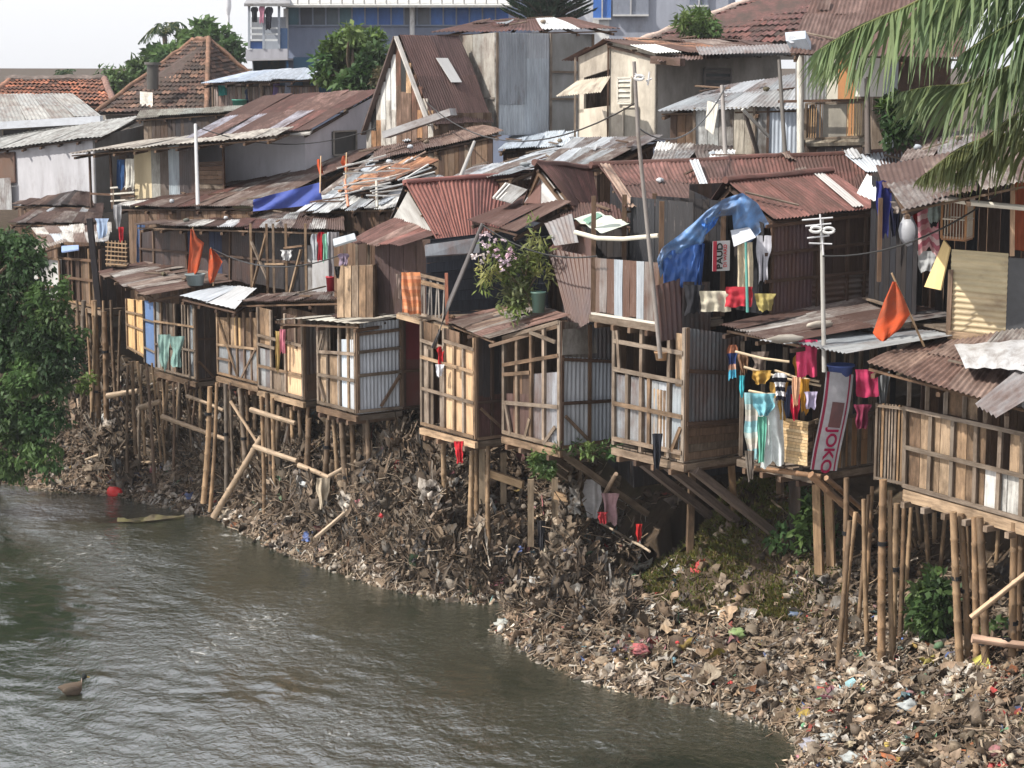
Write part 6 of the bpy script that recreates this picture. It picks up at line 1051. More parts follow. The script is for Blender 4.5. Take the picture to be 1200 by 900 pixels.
# duck
t = thing('duck', 'brown duck with dark head swimming in the lower left water', 'duck', PZ(85, 812, 0)); p = PZ(85, 812, 0); mb = MB(); rows = []
sp = [(-.3, .13, .012, .01), (-.26, .12, .05, .03), (-.16, .08, .11, .08), (0, .06, .135, .115), (.12, .07, .115, .11), (.19, .12, .075, .085), (.2, .2, .05, .055), (.21, .25, .048, .05), (.235, .285, .058, .055), (.28, .285, .042, .042), (.31, .272, .022, .018), (.37, .262, .02, .01), (.38, .26, .003, .003)]
for k, (x, z, ry, rz) in enumerate(sp):
    x *= .85; ry *= 1.1; rz *= 1.15
    rows.append([p + V((x * math.cos(.35), x * math.sin(.35), z)) + V((-math.sin(.35) * ry * math.cos(a), math.cos(.35) * ry * math.cos(a), rz * math.sin(a))) for a in [2 * math.pi * i / 12 for i in range(13)]])
mb.grid(rows[:6], (.1, .07, .055, .5)); mb.grid(rows[5:7], (.25, .2, .17, .3)); mb.grid(rows[6:11], (.025, .028, .028, .2)); mb.grid(rows[10:], (.3, .22, .08, .2)); mb.build('body', 'cloth', t)
mb = MB()
for s in (-1, 1): mb.blob(p + V((-.03 - s * .034, -.02 + s * .1, .09)), .17, .035, .07, (.06, .045, .04, .5), .25, ax=.35)
mb.build('wing', 'cloth', t)

def cable(label, a, b, sag, r=.016):
    p, q = P(*a), P(*b); mb = MB(); mb.tube([p.lerp(q, i / 16) - UP * sag * (1 - (i / 8 - 1) ** 2) for i in range(17)], r, (.03, .03, .03, .1), 5); tag(mb.build('cable', 'pipe'), label, 'cable', 'sagging cables')
cable('sagging cable from the slim pole to the A-frame shack', (229, 148, 59), (440, 150, 59), .5); cable('sagging cable from the A-frame shack to the tall leaning mast', (500, 120, 58), (746, 120, 36.7), .9); cable('cable from the tall leaning mast to the lean-to roof', (748, 150, 36.7), (850, 102, 46.3), .6); cable('cable running along the upper storey to the looped aerial', (566, 264, 41.5), (700, 300, 38.2), .25); cable('thin cable between the looped aerial and the porch post', (964, 300, 34.5), (1185, 215, 34.5), .35); cable('cable slung from the plywood box to the orange flags', (250, 292, 52.5), (396, 300, 44.4), .35)
# ------------------------------------------------------------------ plants
def leaf(mb, p, d, L, W, c, up=None):
    d = V(d).normalized(); s = d.cross(up or V((rnd.uniform(-1, 1), rnd.uniform(-1, 1), 1)))
    if s.length < .05: s = d.cross(V((1, 0, 0)))
    s = s.normalized() * W; u = s.cross(d).normalized() * W * .35
    m = p + d * L * .45
    mb.face([p, m + s + u, p + d * L, m - s + u], c, [(0, 0), (.1, .1), (0, .2), (-.1, .1)], True)
def rdir(dn=0.): 
    v = V((rnd.gauss(0, 1), rnd.gauss(0, 1), rnd.gauss(0, 1) - dn)); return v.normalized()
def crown(mb, clumps, n, L, W, cols, droop=.6, tuft=6, shell=.75):
    tot = sum(r[0] * r[1] * r[2] for _, r in clumps)
    for p, r in clumps:
        k = max(3, int(n * r[0] * r[1] * r[2] / tot / tuft)); cc = vary(rnd.choice(cols), .25); o = V((rnd.random() * 50, 0, 0))
        for _ in range(k):
            d = rdir(); q = rnd.random() ** (1 - shell) if shell < 1 else 1
            q *= .78 + .45 * noise.noise(d * 2.2 + o)
            c0 = p + V((d.x * r[0], d.y * r[1], d.z * r[2])) * q; c2 = vary(cc, .22); dd = (d * .6 + rdir(droop)).normalized()
            for _ in range(tuft): leaf(mb, c0 + rdir() * L * .5, (dd + rdir(droop) * .8), L * rnd.uniform(.7, 1.2), W * rnd.uniform(.7, 1.2), vary(c2, .12))
def limb(mb, p, q, r0, r1, c, bend=.15, n=6):
    p, q = V(p), V(q); L = (q - p).length; o = rdir() * L * bend
    mb.tube([p.lerp(q, i / n) + o * math.sin(i / n * math.pi) + rdir() * L * .015 for i in range(n + 1)], [r0 + (r1 - r0) * i / n for i in range(n + 1)], c, 7)
def tree(label, nm, base, trunk, clumps, n, L, W, cols, r0=.2, droop=.6, grp='trees and bushes behind the roofs', bark=(.1, .075, .055, .4), tuft=6, shell=.75):
    t = thing(nm, label, 'tree' if 'shrub' not in nm and 'bush' not in nm else 'plant', base, grp); mb = MB(); limb(mb, base, trunk, r0, r0 * .6, bark)
    for p, r in clumps: limb(mb, V(trunk), p, r0 * .45, r0 * .08, bark, .2)
    mb.build('trunk' if 'shrub' not in nm and 'bush' not in nm else 'stem', 'wood', t); mb = MB(); crown(mb, clumps, n, L, W, cols, droop, tuft, shell); mb.build('crown' if 'shrub' not in nm and 'bush' not in nm else 'foliage', 'leaf', t); return t
GD = [(.035, .072, .022, .2), (.048, .095, .028, .2), (.028, .06, .02, .2), (.065, .115, .034, .3)]
GM = [(.08, .135, .045, .2), (.11, .17, .055, .3), (.06, .115, .04, .2)]
GL = [(.1, .16, .04, .3), (.08, .14, .035, .3), (.13, .18, .055, .3)]
# big dark tree at the left edge, rooted on the far left bank
cl = []
for x, y, r, d in ((10, 292, 30, 49.5), (32, 310, 30, 49), (-20, 300, 50, 50), (20, 350, 42, 49.5), (48, 392, 36, 48.6), (72, 405, 25, 48.3), (5, 400, 55, 49.8), (40, 440, 42, 48.8), (62, 432, 24, 48.4), (-25, 380, 60, 50), (20, 480, 46, 49), (50, 490, 32, 48.5), (45, 530, 28, 48.5), (12, 528, 42, 49), (-30, 470, 55, 50), (60, 550, 16, 48.4), (18, 556, 18, 48.8), (-20, 540, 40, 49.5), (88, 398, 12, 48.3), (24, 280, 20, 49.3), (58, 345, 28, 48.6), (76, 425, 24, 48.3), (36, 290, 22, 49), (84, 395, 18, 48.2), (66, 372, 26, 48.4), (70, 455, 20, 48.3), (44, 360, 22, 48.8)):
    k = r / 47.; cl.append((P(x, y, d), (k * 1.05, k * 1.05, k * .85)))
b = V((-15.6, 50.5, 0)); b.z = gz(b) - .3
b = V((P(-75, 0, 51).x, 52.5, 0)); b.z = gz(b) - .3
tree('large dark green leaning tree overhanging the water at the left edge', 'mango_tree', b, P(-30, 440, 50.3), cl, 30000, .185, .042, GD, .28, .9, grp=None)
# trees on the skyline
def skytree(label, nm, pts, d, n, L, W, cols, droop=.4, py_base=150, r0=.25, tuft=6):
    cl = [(P(x, y, d + rnd.uniform(-1.5, 1.5)), (r * d / F, r * d / F, r * d / F * .85)) for x, y, r in pts]; cx = sum(x for x, _, _ in pts) / len(pts); by = max(y for _, y, _ in pts)
    b = P(cx, by, d); b.z = 5; return tree(label, nm, b, P(cx, by, d), cl, n, L, W, cols, r0, droop, tuft=tuft)
skytree('broad green tree rising behind the pyramid tiled roof', 'broadleaf_tree', [(238, 42, 22), (222, 52, 18), (258, 48, 18), (272, 58, 14), (240, 60, 26), (200, 66, 18), (185, 70, 18), (170, 76, 15), (162, 84, 12), (212, 72, 24), (192, 82, 20), (278, 66, 9), (158, 92, 9)], 118, 5200, .55, .16, GM, r0=.4)
skytree('small feathery tree left of the pyramid tiled roof', 'feathery_tree', [(140, 92, 12), (128, 90, 8), (150, 98, 11), (136, 104, 11), (120, 88, 6), (158, 104, 8)], 112, 700, .5, .1, GM, r0=.2)
skytree('round bright green tree before the blue building', 'broadleaf_tree', [(412, 50, 20), (430, 48, 18), (394, 56, 18), (440, 64, 15), (382, 74, 14), (412, 72, 26), (396, 88, 20), (430, 86, 20), (378, 92, 11), (447, 88, 9), (410, 100, 20), (442, 100, 14), (416, 36, 10), (440, 44, 8)], 74, 5200, .36, .085, GM + GL[:2], r0=.22)
skytree('brown tangled creeper beside the bright round tree', 'creeper_bush', [(446, 92, 9), (452, 84, 7), (440, 100, 9), (456, 76, 5)], 72.5, 420, .3, .06, [(.14, .1, .06, .4), (.1, .09, .05, .3)], r0=.08)
skytree('light green bushy tree before the maroon tiled roof', 'bamboo_bush', [(815, 18, 12), (806, 26, 13), (826, 28, 14), (836, 36, 10), (800, 20, 8), (820, 38, 13)], 82, 1300, .4, .06, GL, r0=.12)
# conifer
t = thing('conifer', 'dark tiered conifer rising over the tall metal house', 'tree', V((P(642, 40, 96).x, 96, 5)), 'trees and bushes behind the roofs'); mb = MB(); top = P(642, -60, 96); b = V((P(642, 40, 96).x, 96, 5)); limb(mb, b, top, .3, .05, (.08, .06, .045, .4), .01); m2 = MB()
for j in range(15):
    z = zat(b, 36 - j * 6.2); R_ = 2.1 * (1 - j / 18)
    for i in range(9):
        a = i * .698 + j * .35 + rnd.uniform(-.12, .12); e = V((b.x + R_ * math.cos(a), b.y + R_ * math.sin(a), z + R_ * .42)); s = V((b.x, b.y, z)); limb(mb, s, e, .05, .015, (.08, .06, .045, .4), .04, 3)
        for k in range(11):
            q = s.lerp(e, .2 + .8 * k / 10)
            for sgn in (-1, 1, 0): leaf(m2, q, (e - s).normalized() * .9 + V((-math.sin(a), math.cos(a), 0)) * sgn * .8 + V((0, 0, .3)), .42, .06, vary((.018, .038, .022, .2), .25))
mb.build('trunk', 'wood', t); m2.build('crown', 'leaf', t)
# palms
def frond(mb, pts, L0, n, c, droop=1., side=(1, -1), thick=.03, W=.027, tilt=None):
    c = (c[0] * .72, c[1] * .86, c[2] * .85, c[3]); pts = [V(p) for p in pts]; m = 24; crv = []
    for i in range(m + 1):       # Catmull through the control points
        u = i / m * (len(pts) - 1); k = min(int(u), len(pts) - 2); f = u - k; p0, p1, p2, p3 = pts[max(k - 1, 0)], pts[k], pts[k + 1], pts[min(k + 2, len(pts) - 1)]
        crv.append(.5 * ((2 * p1) + (p2 - p0) * f + (2 * p0 - 5 * p1 + 4 * p2 - p3) * f * f + (3 * p1 - p0 - 3 * p2 + p3) * f ** 3))
    mb.tube(crv, [thick * (1 - .75 * i / m) for i in range(m + 1)], (.2, .21, .08, .3), 6)
    for i in range(n):
        u = (i + rnd.random()) / n; x = u * m; k = min(int(x), m - 1); p = crv[k].lerp(crv[k + 1], x - k); tg = (crv[k + 1] - crv[k]).normalized(); sd = tg.cross(UP).normalized()
        L = L0 * (.22 + .95 * math.sin(min(1, u * .98 + .06) * math.pi) ** .8) * rnd.uniform(.85, 1.1)
        for s in side:
            d = sd * s * rnd.uniform(.3, .7) + tg * rnd.uniform(.4, .7) + UP * rnd.uniform(-.65, -.1); q = p; cc = vary(c, .22); rows = []; nseg = 5; dd = d.normalized()
            for j in range(nseg + 1):
                w_ = W * (1 - (j / nseg) ** 2.2) + .002; wd = dd.cross(tg).normalized() if abs(dd.dot(tg)) < .98 else UP; wd = (wd * .5 + tg * .8).normalized()
                rows.append([q - wd * w_, q + wd * w_]); q = q + dd * L / nseg; dd = (dd - UP * droop * (.22 + .1 * j)).normalized()
            mb.grid(rows, cc)
base = V((P(1400, 500, 26).x, 26, 0)); base.z = gz(base) - .3; hd = P(1330, -70, 26)
t = thing('coconut_palm', 'coconut palm with long drooping fronds hanging in from the upper right corner', 'tree', base); mb = MB(); mb.tube([base.lerp(hd, i / 14) + V((.25 * math.sin(i / 14 * 3), 0, 0)) for i in range(15)], [.2 - .07 * i / 14 for i in range(15)], (.2, .16, .12, .4), 10); mb.build('trunk', 'wood', t)
PG = (.17, .2, .09, .25)
for pts, L0, n, c, dr in (
    ([hd, P(1230, -80, 25.6), P(1150, -45, 25.2), P(1072, 3, 24.9), P(1030, 21, 24.7), P(992, 40, 24.6), P(962, 58, 24.5)], 1.25, 85, PG, .5),
    ([hd, P(1290, 30, 25.2), P(1200, 71, 24.9), P(1160, 87, 24.7), P(1128, 99, 24.6), P(1093, 101, 24.5), P(1058, 108, 24.4)], 1.0, 75, (.15, .17, .08, .3), .5),
    ([hd, P(1310, 110, 25.8), P(1220, 150, 25.6), P(1160, 160, 25.5), P(1120, 178, 25.4), P(1080, 208, 25.3)], .85, 80, (.17, .165, .07, .4), .7),
    ([hd, P(1270, -60, 26.6), P(1200, -42, 26.8), P(1130, -20, 27), P(1080, 6, 27.1)], 1.5, 85, (.12, .15, .065, .2), .5),
    ([hd, P(1290, -20, 25.4), P(1230, 8, 25), P(1180, 30, 24.8), P(1130, 62, 24.7)], 1.15, 65, (.12, .15, .07, .25), .5),
    ([hd, P(1255, -55, 25.9), P(1190, -35, 25.8), P(1120, -5, 25.7), P(1090, 22, 25.7)], 1.25, 75, (.1, .13, .06, .25), .5), ([hd, P(1290, -10, 26.3), P(1240, 12, 26.4), P(1205, 45, 26.5), P(1180, 95, 26.5)], 1.0, 55, (.1, .125, .06, .25), .55), ([hd, P(1290, 70, 25.6), P(1240, 110, 25.4), P(1190, 135, 25.3), P(1150, 170, 25.2), P(1120, 205, 25.2)], .85, 60, (.15, .15, .065, .4), .7),
    ([hd, P(1290, 40, 26), P(1240, 60, 26), P(1190, 95, 26), P(1150, 140, 26)], .9, 50, (.1, .13, .06, .25), .55),
    ([hd, P(1400, -130, 26.5), P(1500, -90, 27), P(1590, 20, 27.5)], 1.3, 70, PG, .9), ([hd, P(1380, 0, 24), P(1440, 80, 22.5), P(1480, 200, 21.5)], 1.2, 60, PG, .9), ([hd, P(1330, -180, 27), P(1290, -260, 28), P(1200, -290, 29)], 1.2, 60, PG, .9)):
    mb = MB(); frond(mb, pts, L0, n, c, dr); mb.build('frond', 'leaf', t)
b = P(192, 100, 120); b.z = 5; hd = P(193, 42, 120); t = thing('palm', 'small distant palm standing out above the broad green tree', 'tree', b, 'trees and bushes behind the roofs'); mb = MB(); limb(mb, b, hd, .25, .14, (.16, .13, .1, .3), .01); mb.build('trunk', 'wood', t)
for i in range(11):
    a = i * .571; e = hd + V((math.cos(a) * 1.25, math.sin(a) * 1.25, rnd.uniform(-.1, .7))); mb = MB(); frond(mb, [hd, hd.lerp(e, .5) + UP * .45, e, e + V((math.cos(a) * .3, math.sin(a) * .3, -.35))], .5, 16, (.05, .08, .035, .2), .7, thick=.03, W=.045); mb.build('frond', 'leaf', t)
b = P(76, 105, 125); b.z = 5; hd = P(76, 88, 125); t = thing('palm', 'tiny palm tip showing over the orange-red tiled roof', 'tree', b, 'trees and bushes behind the roofs'); mb = MB(); limb(mb, b, hd, .2, .1, (.16, .13, .1, .3), .01); mb.build('trunk', 'wood', t)
for i in range(9):
    a = i * .7; e = hd + V((math.cos(a) * .7, math.sin(a) * .7, rnd.uniform(-.1, .4))); mb = MB(); frond(mb, [hd, hd.lerp(e, .5) + UP * .2, e], .3, 10, (.05, .08, .035, .2), .7, thick=.02, W=.04); mb.build('frond', 'leaf', t)
# flowering bush at the roof edge
def shrub(label, nm, base, pts, d, n, L, W, cols, droop=.3, r0=.03, tuft=5, flowers=None, grp=None, dj=.25):
    cl = [(P(x, y, d + rnd.uniform(-dj, dj)), (r * d / F,) * 3) for x, y, r in pts]; b = P(*base); t = tree(label, nm, b, b.lerp(cl[0][0], .5), cl, n, L, W, cols, r0, droop, grp, (.12, .09, .06, .3), tuft)
    if flowers:
        mb = MB()
        for x, y, r, k, c in flowers:
            for _ in range(k): q = P(x + rnd.gauss(0, r * .55), y + rnd.gauss(0, r * .55), d - .35 + rnd.uniform(-.15, .1)); [leaf(mb, q, rdir(-.2), .075, .03, vary(c)) for _ in range(7)]
        mb.build('blossom', 'cloth', t)
    return t
shrub('tall flowering shrub with pale pink blossom climbing at the slate wall', 'flowering_shrub', (630, 366, 40.2), [(605, 318, 24), (590, 300, 18), (575, 318, 16), (628, 280, 12), (630, 300, 16), (625, 262, 8), (568, 330, 12), (612, 346, 18), (600, 362, 14), (635, 320, 13), (618, 300, 14), (575, 290, 10)], 40.4, 1350, .2, .024, [(.15, .19, .05, .3), (.12, .165, .045, .3), (.19, .2, .07, .35)], flowers=((572, 284, 12, 12, (.55, .45, .5, .1)), (594, 296, 10, 9, (.55, .38, .46, .1)), (588, 312, 9, 7, (.55, .45, .52, .1)), (560, 300, 8, 6, (.58, .52, .52, .1))))
shrub('pale leaved potted bush on the tin roof edge', 'potted_bush', (604, 366, 40.3), [(604, 352, 13), (595, 345, 12), (614, 350, 12), (606, 340, 12), (590, 358, 8)], 40.2, 420, .14, .03, [(.18, .2, .1, .3), (.12, .15, .06, .3)])
shrub('bright green weed growing under the corner of the timber framed shack', 'weed_shrub', (640, 562, 39.6), [(634, 540, 13), (642, 546, 12), (628, 534, 8), (636, 552, 9)], 39.3, 420, .17, .03, GL + GM[:1]); shrub('trailing green weed under the corrugated side of the timber framed shack', 'weed_shrub', (690, 540, 39.2), [(690, 530, 10), (675, 524, 9), (710, 528, 10), (655, 528, 7), (722, 524, 8)], 39, 300, .15, .03, GM)
shrub('leafy dark green plant among the bamboo stilts', 'leafy_shrub', (1095, 760, 34), [(1088, 700, 16), (1100, 690, 13), (1080, 715, 14), (1094, 724, 15), (1075, 720, 10), (1102, 740, 9), (1110, 706, 9), (1085, 738, 9), (1098, 676, 8)], 33.6, 900, .24, .055, GM + GD[3:]); shrub('leafy plant behind the right bamboo stilts at the frame edge', 'leafy_shrub', (1170, 800, 33), [(1165, 760, 16), (1180, 745, 16), (1155, 775, 14), (1195, 765, 16), (1170, 785, 14), (1210, 780, 20), (1165, 730, 10)], 33, 800, .24, .055, GM + GD[3:]); shrub('green bush behind the pale square stilts', 'leafy_shrub', (975, 690, 37), [(950, 600, 18), (940, 585, 14), (945, 620, 16), (978, 650, 16), (985, 665, 16), (975, 635, 13), (912, 630, 12), (920, 640, 10), (942, 640, 13)], 37.4, 900, .22, .05, GM + GD[3:]); shrub('dark green bush beside the brick wall under the palm', 'leafy_shrub', (1052, 180, 44), [(1046, 130, 18), (1056, 145, 18), (1040, 118, 10), (1060, 125, 14), (1050, 160, 14)], 44, 900, .24, .05, GD)
shrub('young green plant on the far left bank', 'weed_shrub', (96, 480, 54.5), [(98, 452, 9), (104, 444, 7)], 54.3, 160, .2, .035, GL)
# ------------------------------------------------------------------ litter and driftwood over the bank
RW = np.random.RandomState(9)
def prof_fast(x, y):
    fx, fy = (x - GX0) / GS, (y - GY0) / GS; i, j = min(max(int(fx), 0), GZ.shape[1] - 2), min(max(int(fy), 0), GZ.shape[0] - 2); u, v = min(max(fx - i, 0), 1), min(max(fy - j, 0), 1)
    return float((GZ[j, i] * (1 - u) + GZ[j, i + 1] * u) * (1 - v) + (GZ[j + 1, i] * (1 - u) + GZ[j + 1, i + 1] * u) * v)
GX0, GY0, GS = -20., 22., .15; _gx, _gy = np.meshgrid(np.arange(-20, 14, GS), np.arange(22, 64, GS)); GZ = prof(_gx, _gy)
for _j in range(GZ.shape[0]):
    for _i in range(GZ.shape[1]):
        if GZ[_j, _i] > -.3: GZ[_j, _i] += fb(_gx[_j, _i], _gy[_j, _i]) * min(1, max(0, GZ[_j, _i] + .1) * 1.5)
def scatter(n, xa, xb, ya, yb, w0, w1, steep=True):
    x = RW.uniform(xa, xb, n); y = RW.uniform(ya, yb, n); w = wdist(x, y); k = (w > w0) & (w < w1); x, y = x[k], y[k]; e = .12
    z = prof(x, y); gx = (prof(x + e, y) - z) / e; gy = (prof(x, y + e) - z) / e; s = np.sqrt(1 + gx * gx + gy * gy); k = RW.uniform(0, 3.2, len(x)) < s
    return [(V((a, b, prof_fast(a, b))), V((-g, -h, 1)).normalized(), q) for a, b, g, h, q in zip(x[k], y[k], gx[k], gy[k], w[k[:len(w)]] if False else wdist(x[k], y[k]))]
def visible(p): 
    px = pxof(p); return -60 < px < 1260
JB = [(.21, .155, .115), (.16, .11, .08), (.26, .2, .15), (.11, .08, .06), (.3, .24, .18), (.18, .16, .14), (.08, .06, .05), (.34, .28, .22), (.24, .19, .15)]
JW = [(.5, .47, .43), (.42, .4, .38), (.6, .58, .55), (.5, .45, .4)]
JC = [(.45, .04, .05), (.08, .14, .35), (.1, .28, .16), (.5, .2, .25), (.5, .36, .08), (.2, .4, .5), (.4, .14, .06)]
JK = [(.025, .025, .028), (.04, .035, .033), (.05, .055, .07)]
def jcol(beach):
    r = rnd.random(); c = rnd.choice(JB) if r < (.64 if beach else .72) else rnd.choice(JW) if r < (.85 if beach else .8) else rnd.choice(JC) if r < (.9 if beach else .83) else rnd.choice(JK)
    return (*vary(c, .3), .4)
def crumple(mb, p, n, s, c):
    x = n.cross(rdir()).normalized(); y = n.cross(x); n2 = (n + rdir() * .5).normalized(); a, b = s * rnd.uniform(.6, 1.3), s * rnd.uniform(.4, 1.0)
    rows = [[p + x * a * (i - 1) + y * b * (j - 1) + n2 * rnd.uniform(-.1, .55) * s + rdir() * s * .2 for i in range(3)] for j in range(3)]; mb.grid(rows, c, rnd.random() < .5)
JR = JB + [(.2, .14, .1), (.13, .1, .08), (.09, .07, .058), (.3, .24, .19), (.17, .15, .14), (.36, .3, .25), (.24, .17, .12)]
def proto_rag(k, f, warp):
    o = V((rnd.random() * 90,) * 3); P_ = []
    for j in range(k + 1):
        for i in range(k + 1):
            u, v = i / k - .5, j / k - .5; q = V((u * f, v * f, 0)) + o
            P_.append((u + .5 * noise.noise(q), v + .4 * noise.noise(q + V((7, 0, 0))), warp * noise.noise(q * 1.2 + V((0, 9, 0)))))
    return np.array(P_), [(j * (k + 1) + i, j * (k + 1) + i + 1, (j + 1) * (k + 1) + i + 1, (j + 1) * (k + 1) + i) for j in range(k) for i in range(k)]
def proto_strip(m):
    o = V((rnd.random() * 90,) * 3); P_ = []
    for j in range(m + 1):
        v = j / m - .5
        for i in (-.5, 0, .5): P_.append((i * (.7 + .6 * noise.noise(o + V((v * 4, 0, 0)))) + .9 * noise.noise(o + V((v * 2.5, 4, 0))), v, .5 * noise.noise(o + V((v * 3, i, 8))) - .25 * abs(i)))
    return np.array(P_), [(j * 3 + i, j * 3 + i + 1, j * 3 + i + 4, j * 3 + i + 3) for j in range(m) for i in range(2)]
def proto_stick(m=3):
    o = V((rnd.random() * 90,) * 3); P_ = []
    for j in range(m + 1):
        v = j / m - .5; bx, by = 1.8 * noise.noise(o + V((v * 2, 0, 0))), 1.8 * noise.noise(o + V((v * 2, 5, 0))); r = .5 * (1 - .35 * (v + .5))
        for a in (0, 2.1, 4.2): P_.append((bx + r * math.cos(a), v, by + r * math.sin(a)))
    return np.array(P_), [(j * 3 + i, j * 3 + (i + 1) % 3, j * 3 + 3 + (i + 1) % 3, j * 3 + 3 + i) for j in range(m) for i in range(3)]
def proto_lump():
    o = V((rnd.random() * 90,) * 3); P_ = []; nu, nv = 6, 4
    for j in range(nv + 1):
        for i in range(nu):
            t, f = math.pi * j / nv, 6.283 * i / nu; d = V((math.sin(t) * math.cos(f), math.sin(t) * math.sin(f), math.cos(t))); d *= .5 * (1 + .6 * noise.noise(d * 2 + o)); P_.append(tuple(d))
    return np.array(P_), [(j * nu + i, j * nu + (i + 1) % nu, (j + 1) * nu + (i + 1) % nu, (j + 1) * nu + i) for j in range(nv) for i in range(nu)]
def batch(name, label, matl, protos, items, smooth):
    """items: (pos, x axis, y axis, z axis (already scaled), colour); every piece is a real little mesh"""
    vs_, fs_, cs_, us_ = [], [], [], []; n0 = 0; pick = np.array([rnd.randrange(len(protos)) for _ in items]); A_ = np.array([[*p, *x, *y, *z] for p, x, y, z, c in items]); C_ = np.array([(*c[:3], c[3] if len(c) > 3 else .4) for *_, c in items], dtype=np.float32)
    for k, (pv_, pf) in enumerate(protos):
        a = A_[pick == k]; n = len(a)
        if not n: continue
        q = a[:, None, 0:3] + pv_[None, :, 0:1] * a[:, None, 3:6] + pv_[None, :, 1:2] * a[:, None, 6:9] + pv_[None, :, 2:3] * a[:, None, 9:12]
        f = np.array(pf)[None] + (np.arange(n) * len(pv_))[:, None, None] + n0; vs_.append(q.reshape(-1, 3)); fs_.append(f.reshape(-1, 4)); cs_.append(np.repeat(C_[pick == k], len(pf) * 4, axis=0))
        lx = np.linalg.norm(a[:, 3:6], axis=1); ly = np.linalg.norm(a[:, 6:9], axis=1); uvp = pv_[np.array(pf).ravel()][:, :2]
        us_.append((uvp[None] * np.stack([lx, ly], -1)[:, None] + RW.uniform(0, 50, (n, 1, 2))).reshape(-1, 2)); n0 += n * len(pv_)
    co = np.concatenate(vs_).astype(np.float32); fc = np.concatenate(fs_).astype(np.int32); me = bpy.data.meshes.new(name); org = co.mean(0); org[2] = co[:, 2].min()
    me.vertices.add(len(co)); me.vertices.foreach_set('co', (co - org).ravel()); me.loops.add(fc.size); me.loops.foreach_set('vertex_index', fc.ravel()); me.polygons.add(len(fc)); me.polygons.foreach_set('loop_start', np.arange(0, fc.size, 4, dtype=np.int32)); me.polygons.foreach_set('loop_total', np.full(len(fc), 4, dtype=np.int32)); me.update(calc_edges=True)
    me.polygons.foreach_set('use_smooth', np.full(len(fc), smooth)); me.color_attributes.new('col', 'FLOAT_COLOR', 'CORNER').data.foreach_set('color', np.concatenate(cs_).ravel()); me.uv_layers.new(name='uv').data.foreach_set('uv', np.concatenate(us_).astype(np.float32).ravel())
    me.materials.append(M[matl]); o = bpy.data.objects.new(name, me); col.objects.link(o); o.location = org.tolist(); tag(o, label, None, None, 'stuff')
PR = [proto_rag(4, f, w_) for f, w_ in ((1.6, .5), (2, .8), (2.5, .9), (3, .7), (1.2, .7), (2.2, 1.1), (2.8, 1.0), (1.8, .6))]; PS = [proto_strip(5) for _ in range(12)]; PK = [proto_stick() for _ in range(10)]; PL = [proto_lump() for _ in range(8)]
rags, strips, sticks, lumps, big = [], [], [], [], []
def basis(n, tilt):
    z = (n + rdir() * tilt).normalized(); x = z.cross(rdir()).normalized(); return x, z.cross(x), z
STK = [(.24, .18, .125, .4), (.3, .23, .17, .3), (.14, .1, .075, .4), (.36, .29, .22, .3), (.19, .14, .1, .4)]
for p, n, w in scatter(520000, -16, 11, 23.5, 60, -.15, 6.2):
    if not visible(p): continue
    beach = p.x > -1.2 and w < 3.3; heap = noise.noise(V((p.x * 1.1, p.y * 1.1, 21))); r = rnd.random()
    if w > 3.6 and r < min(.93, (w - 3.2) * .42): continue
    if 2.0 < p.x < 5.2 and 2.7 < w < 5.6 and rnd.random() < .9: continue
    lift = max(0, heap + .12) * .5 * min(1, w * 1.3) * rnd.random(); p = p + UP * (lift + .03); edge = w < .3; r = rnd.random(); s = rnd.choice((.04, .05, .06, .07, .09, .11, .15, .2)) * (.8 if edge else 1)
    if edge and rnd.random() < .42: c = (*vary(rnd.choice(JW + JB[4:5] + JB[7:8]), .25), .35)
    elif beach: c = tuple(min(.6, q * 1.25) for q in vary(rnd.choice(JR + JB[2:8:2] + [(.36, .29, .22), (.3, .23, .17), (.4, .33, .26), (.27, .2, .15)]) if rnd.random() < .72 else rnd.choice(JW) if rnd.random() < .68 else rnd.choice(JC + JK), .35)) + (.36,)
    else: c = jcol(False); c = (c[0] * .72, c[1] * .7, c[2] * .7, .4)  # bank pieces dimmed: shade under the houses put into their colour
    k_ = .82 + .85 * max(-.35, min(.5, noise.noise(V((p.x * .8, p.y * .8, 44))) + .5 * noise.noise(V((p.x * 2.6, p.y * 2.6, 4))))); c = (c[0] * k_, c[1] * k_ * .96, c[2] * k_ * .9, .5)
    if r < .27:
        x, y, z = basis(n, .9); a = s * rnd.uniform(.8, 1.7); rags.append((p, x * a, y * a * rnd.uniform(.5, 1.3), z * a, c))
    elif r < .6:
        x, y, z = basis(n, .5); L = rnd.uniform(.1, .5); strips.append((p, x * rnd.uniform(.025, .07), y * L, z * .1, c))
    elif r < .9:
        L = rnd.uniform(.12, .5) * (1 if rnd.random() < .93 else 2); x, y, z = basis(n, .6); t_ = rnd.uniform(.012, .028); sticks.append((p, x * t_, y * L, z * t_, vary(rnd.choice(STK))))
    else:
        x, y, z = basis(n, .5); lumps.append((p, x * s * 1.2, y * s, z * s * .8, c))
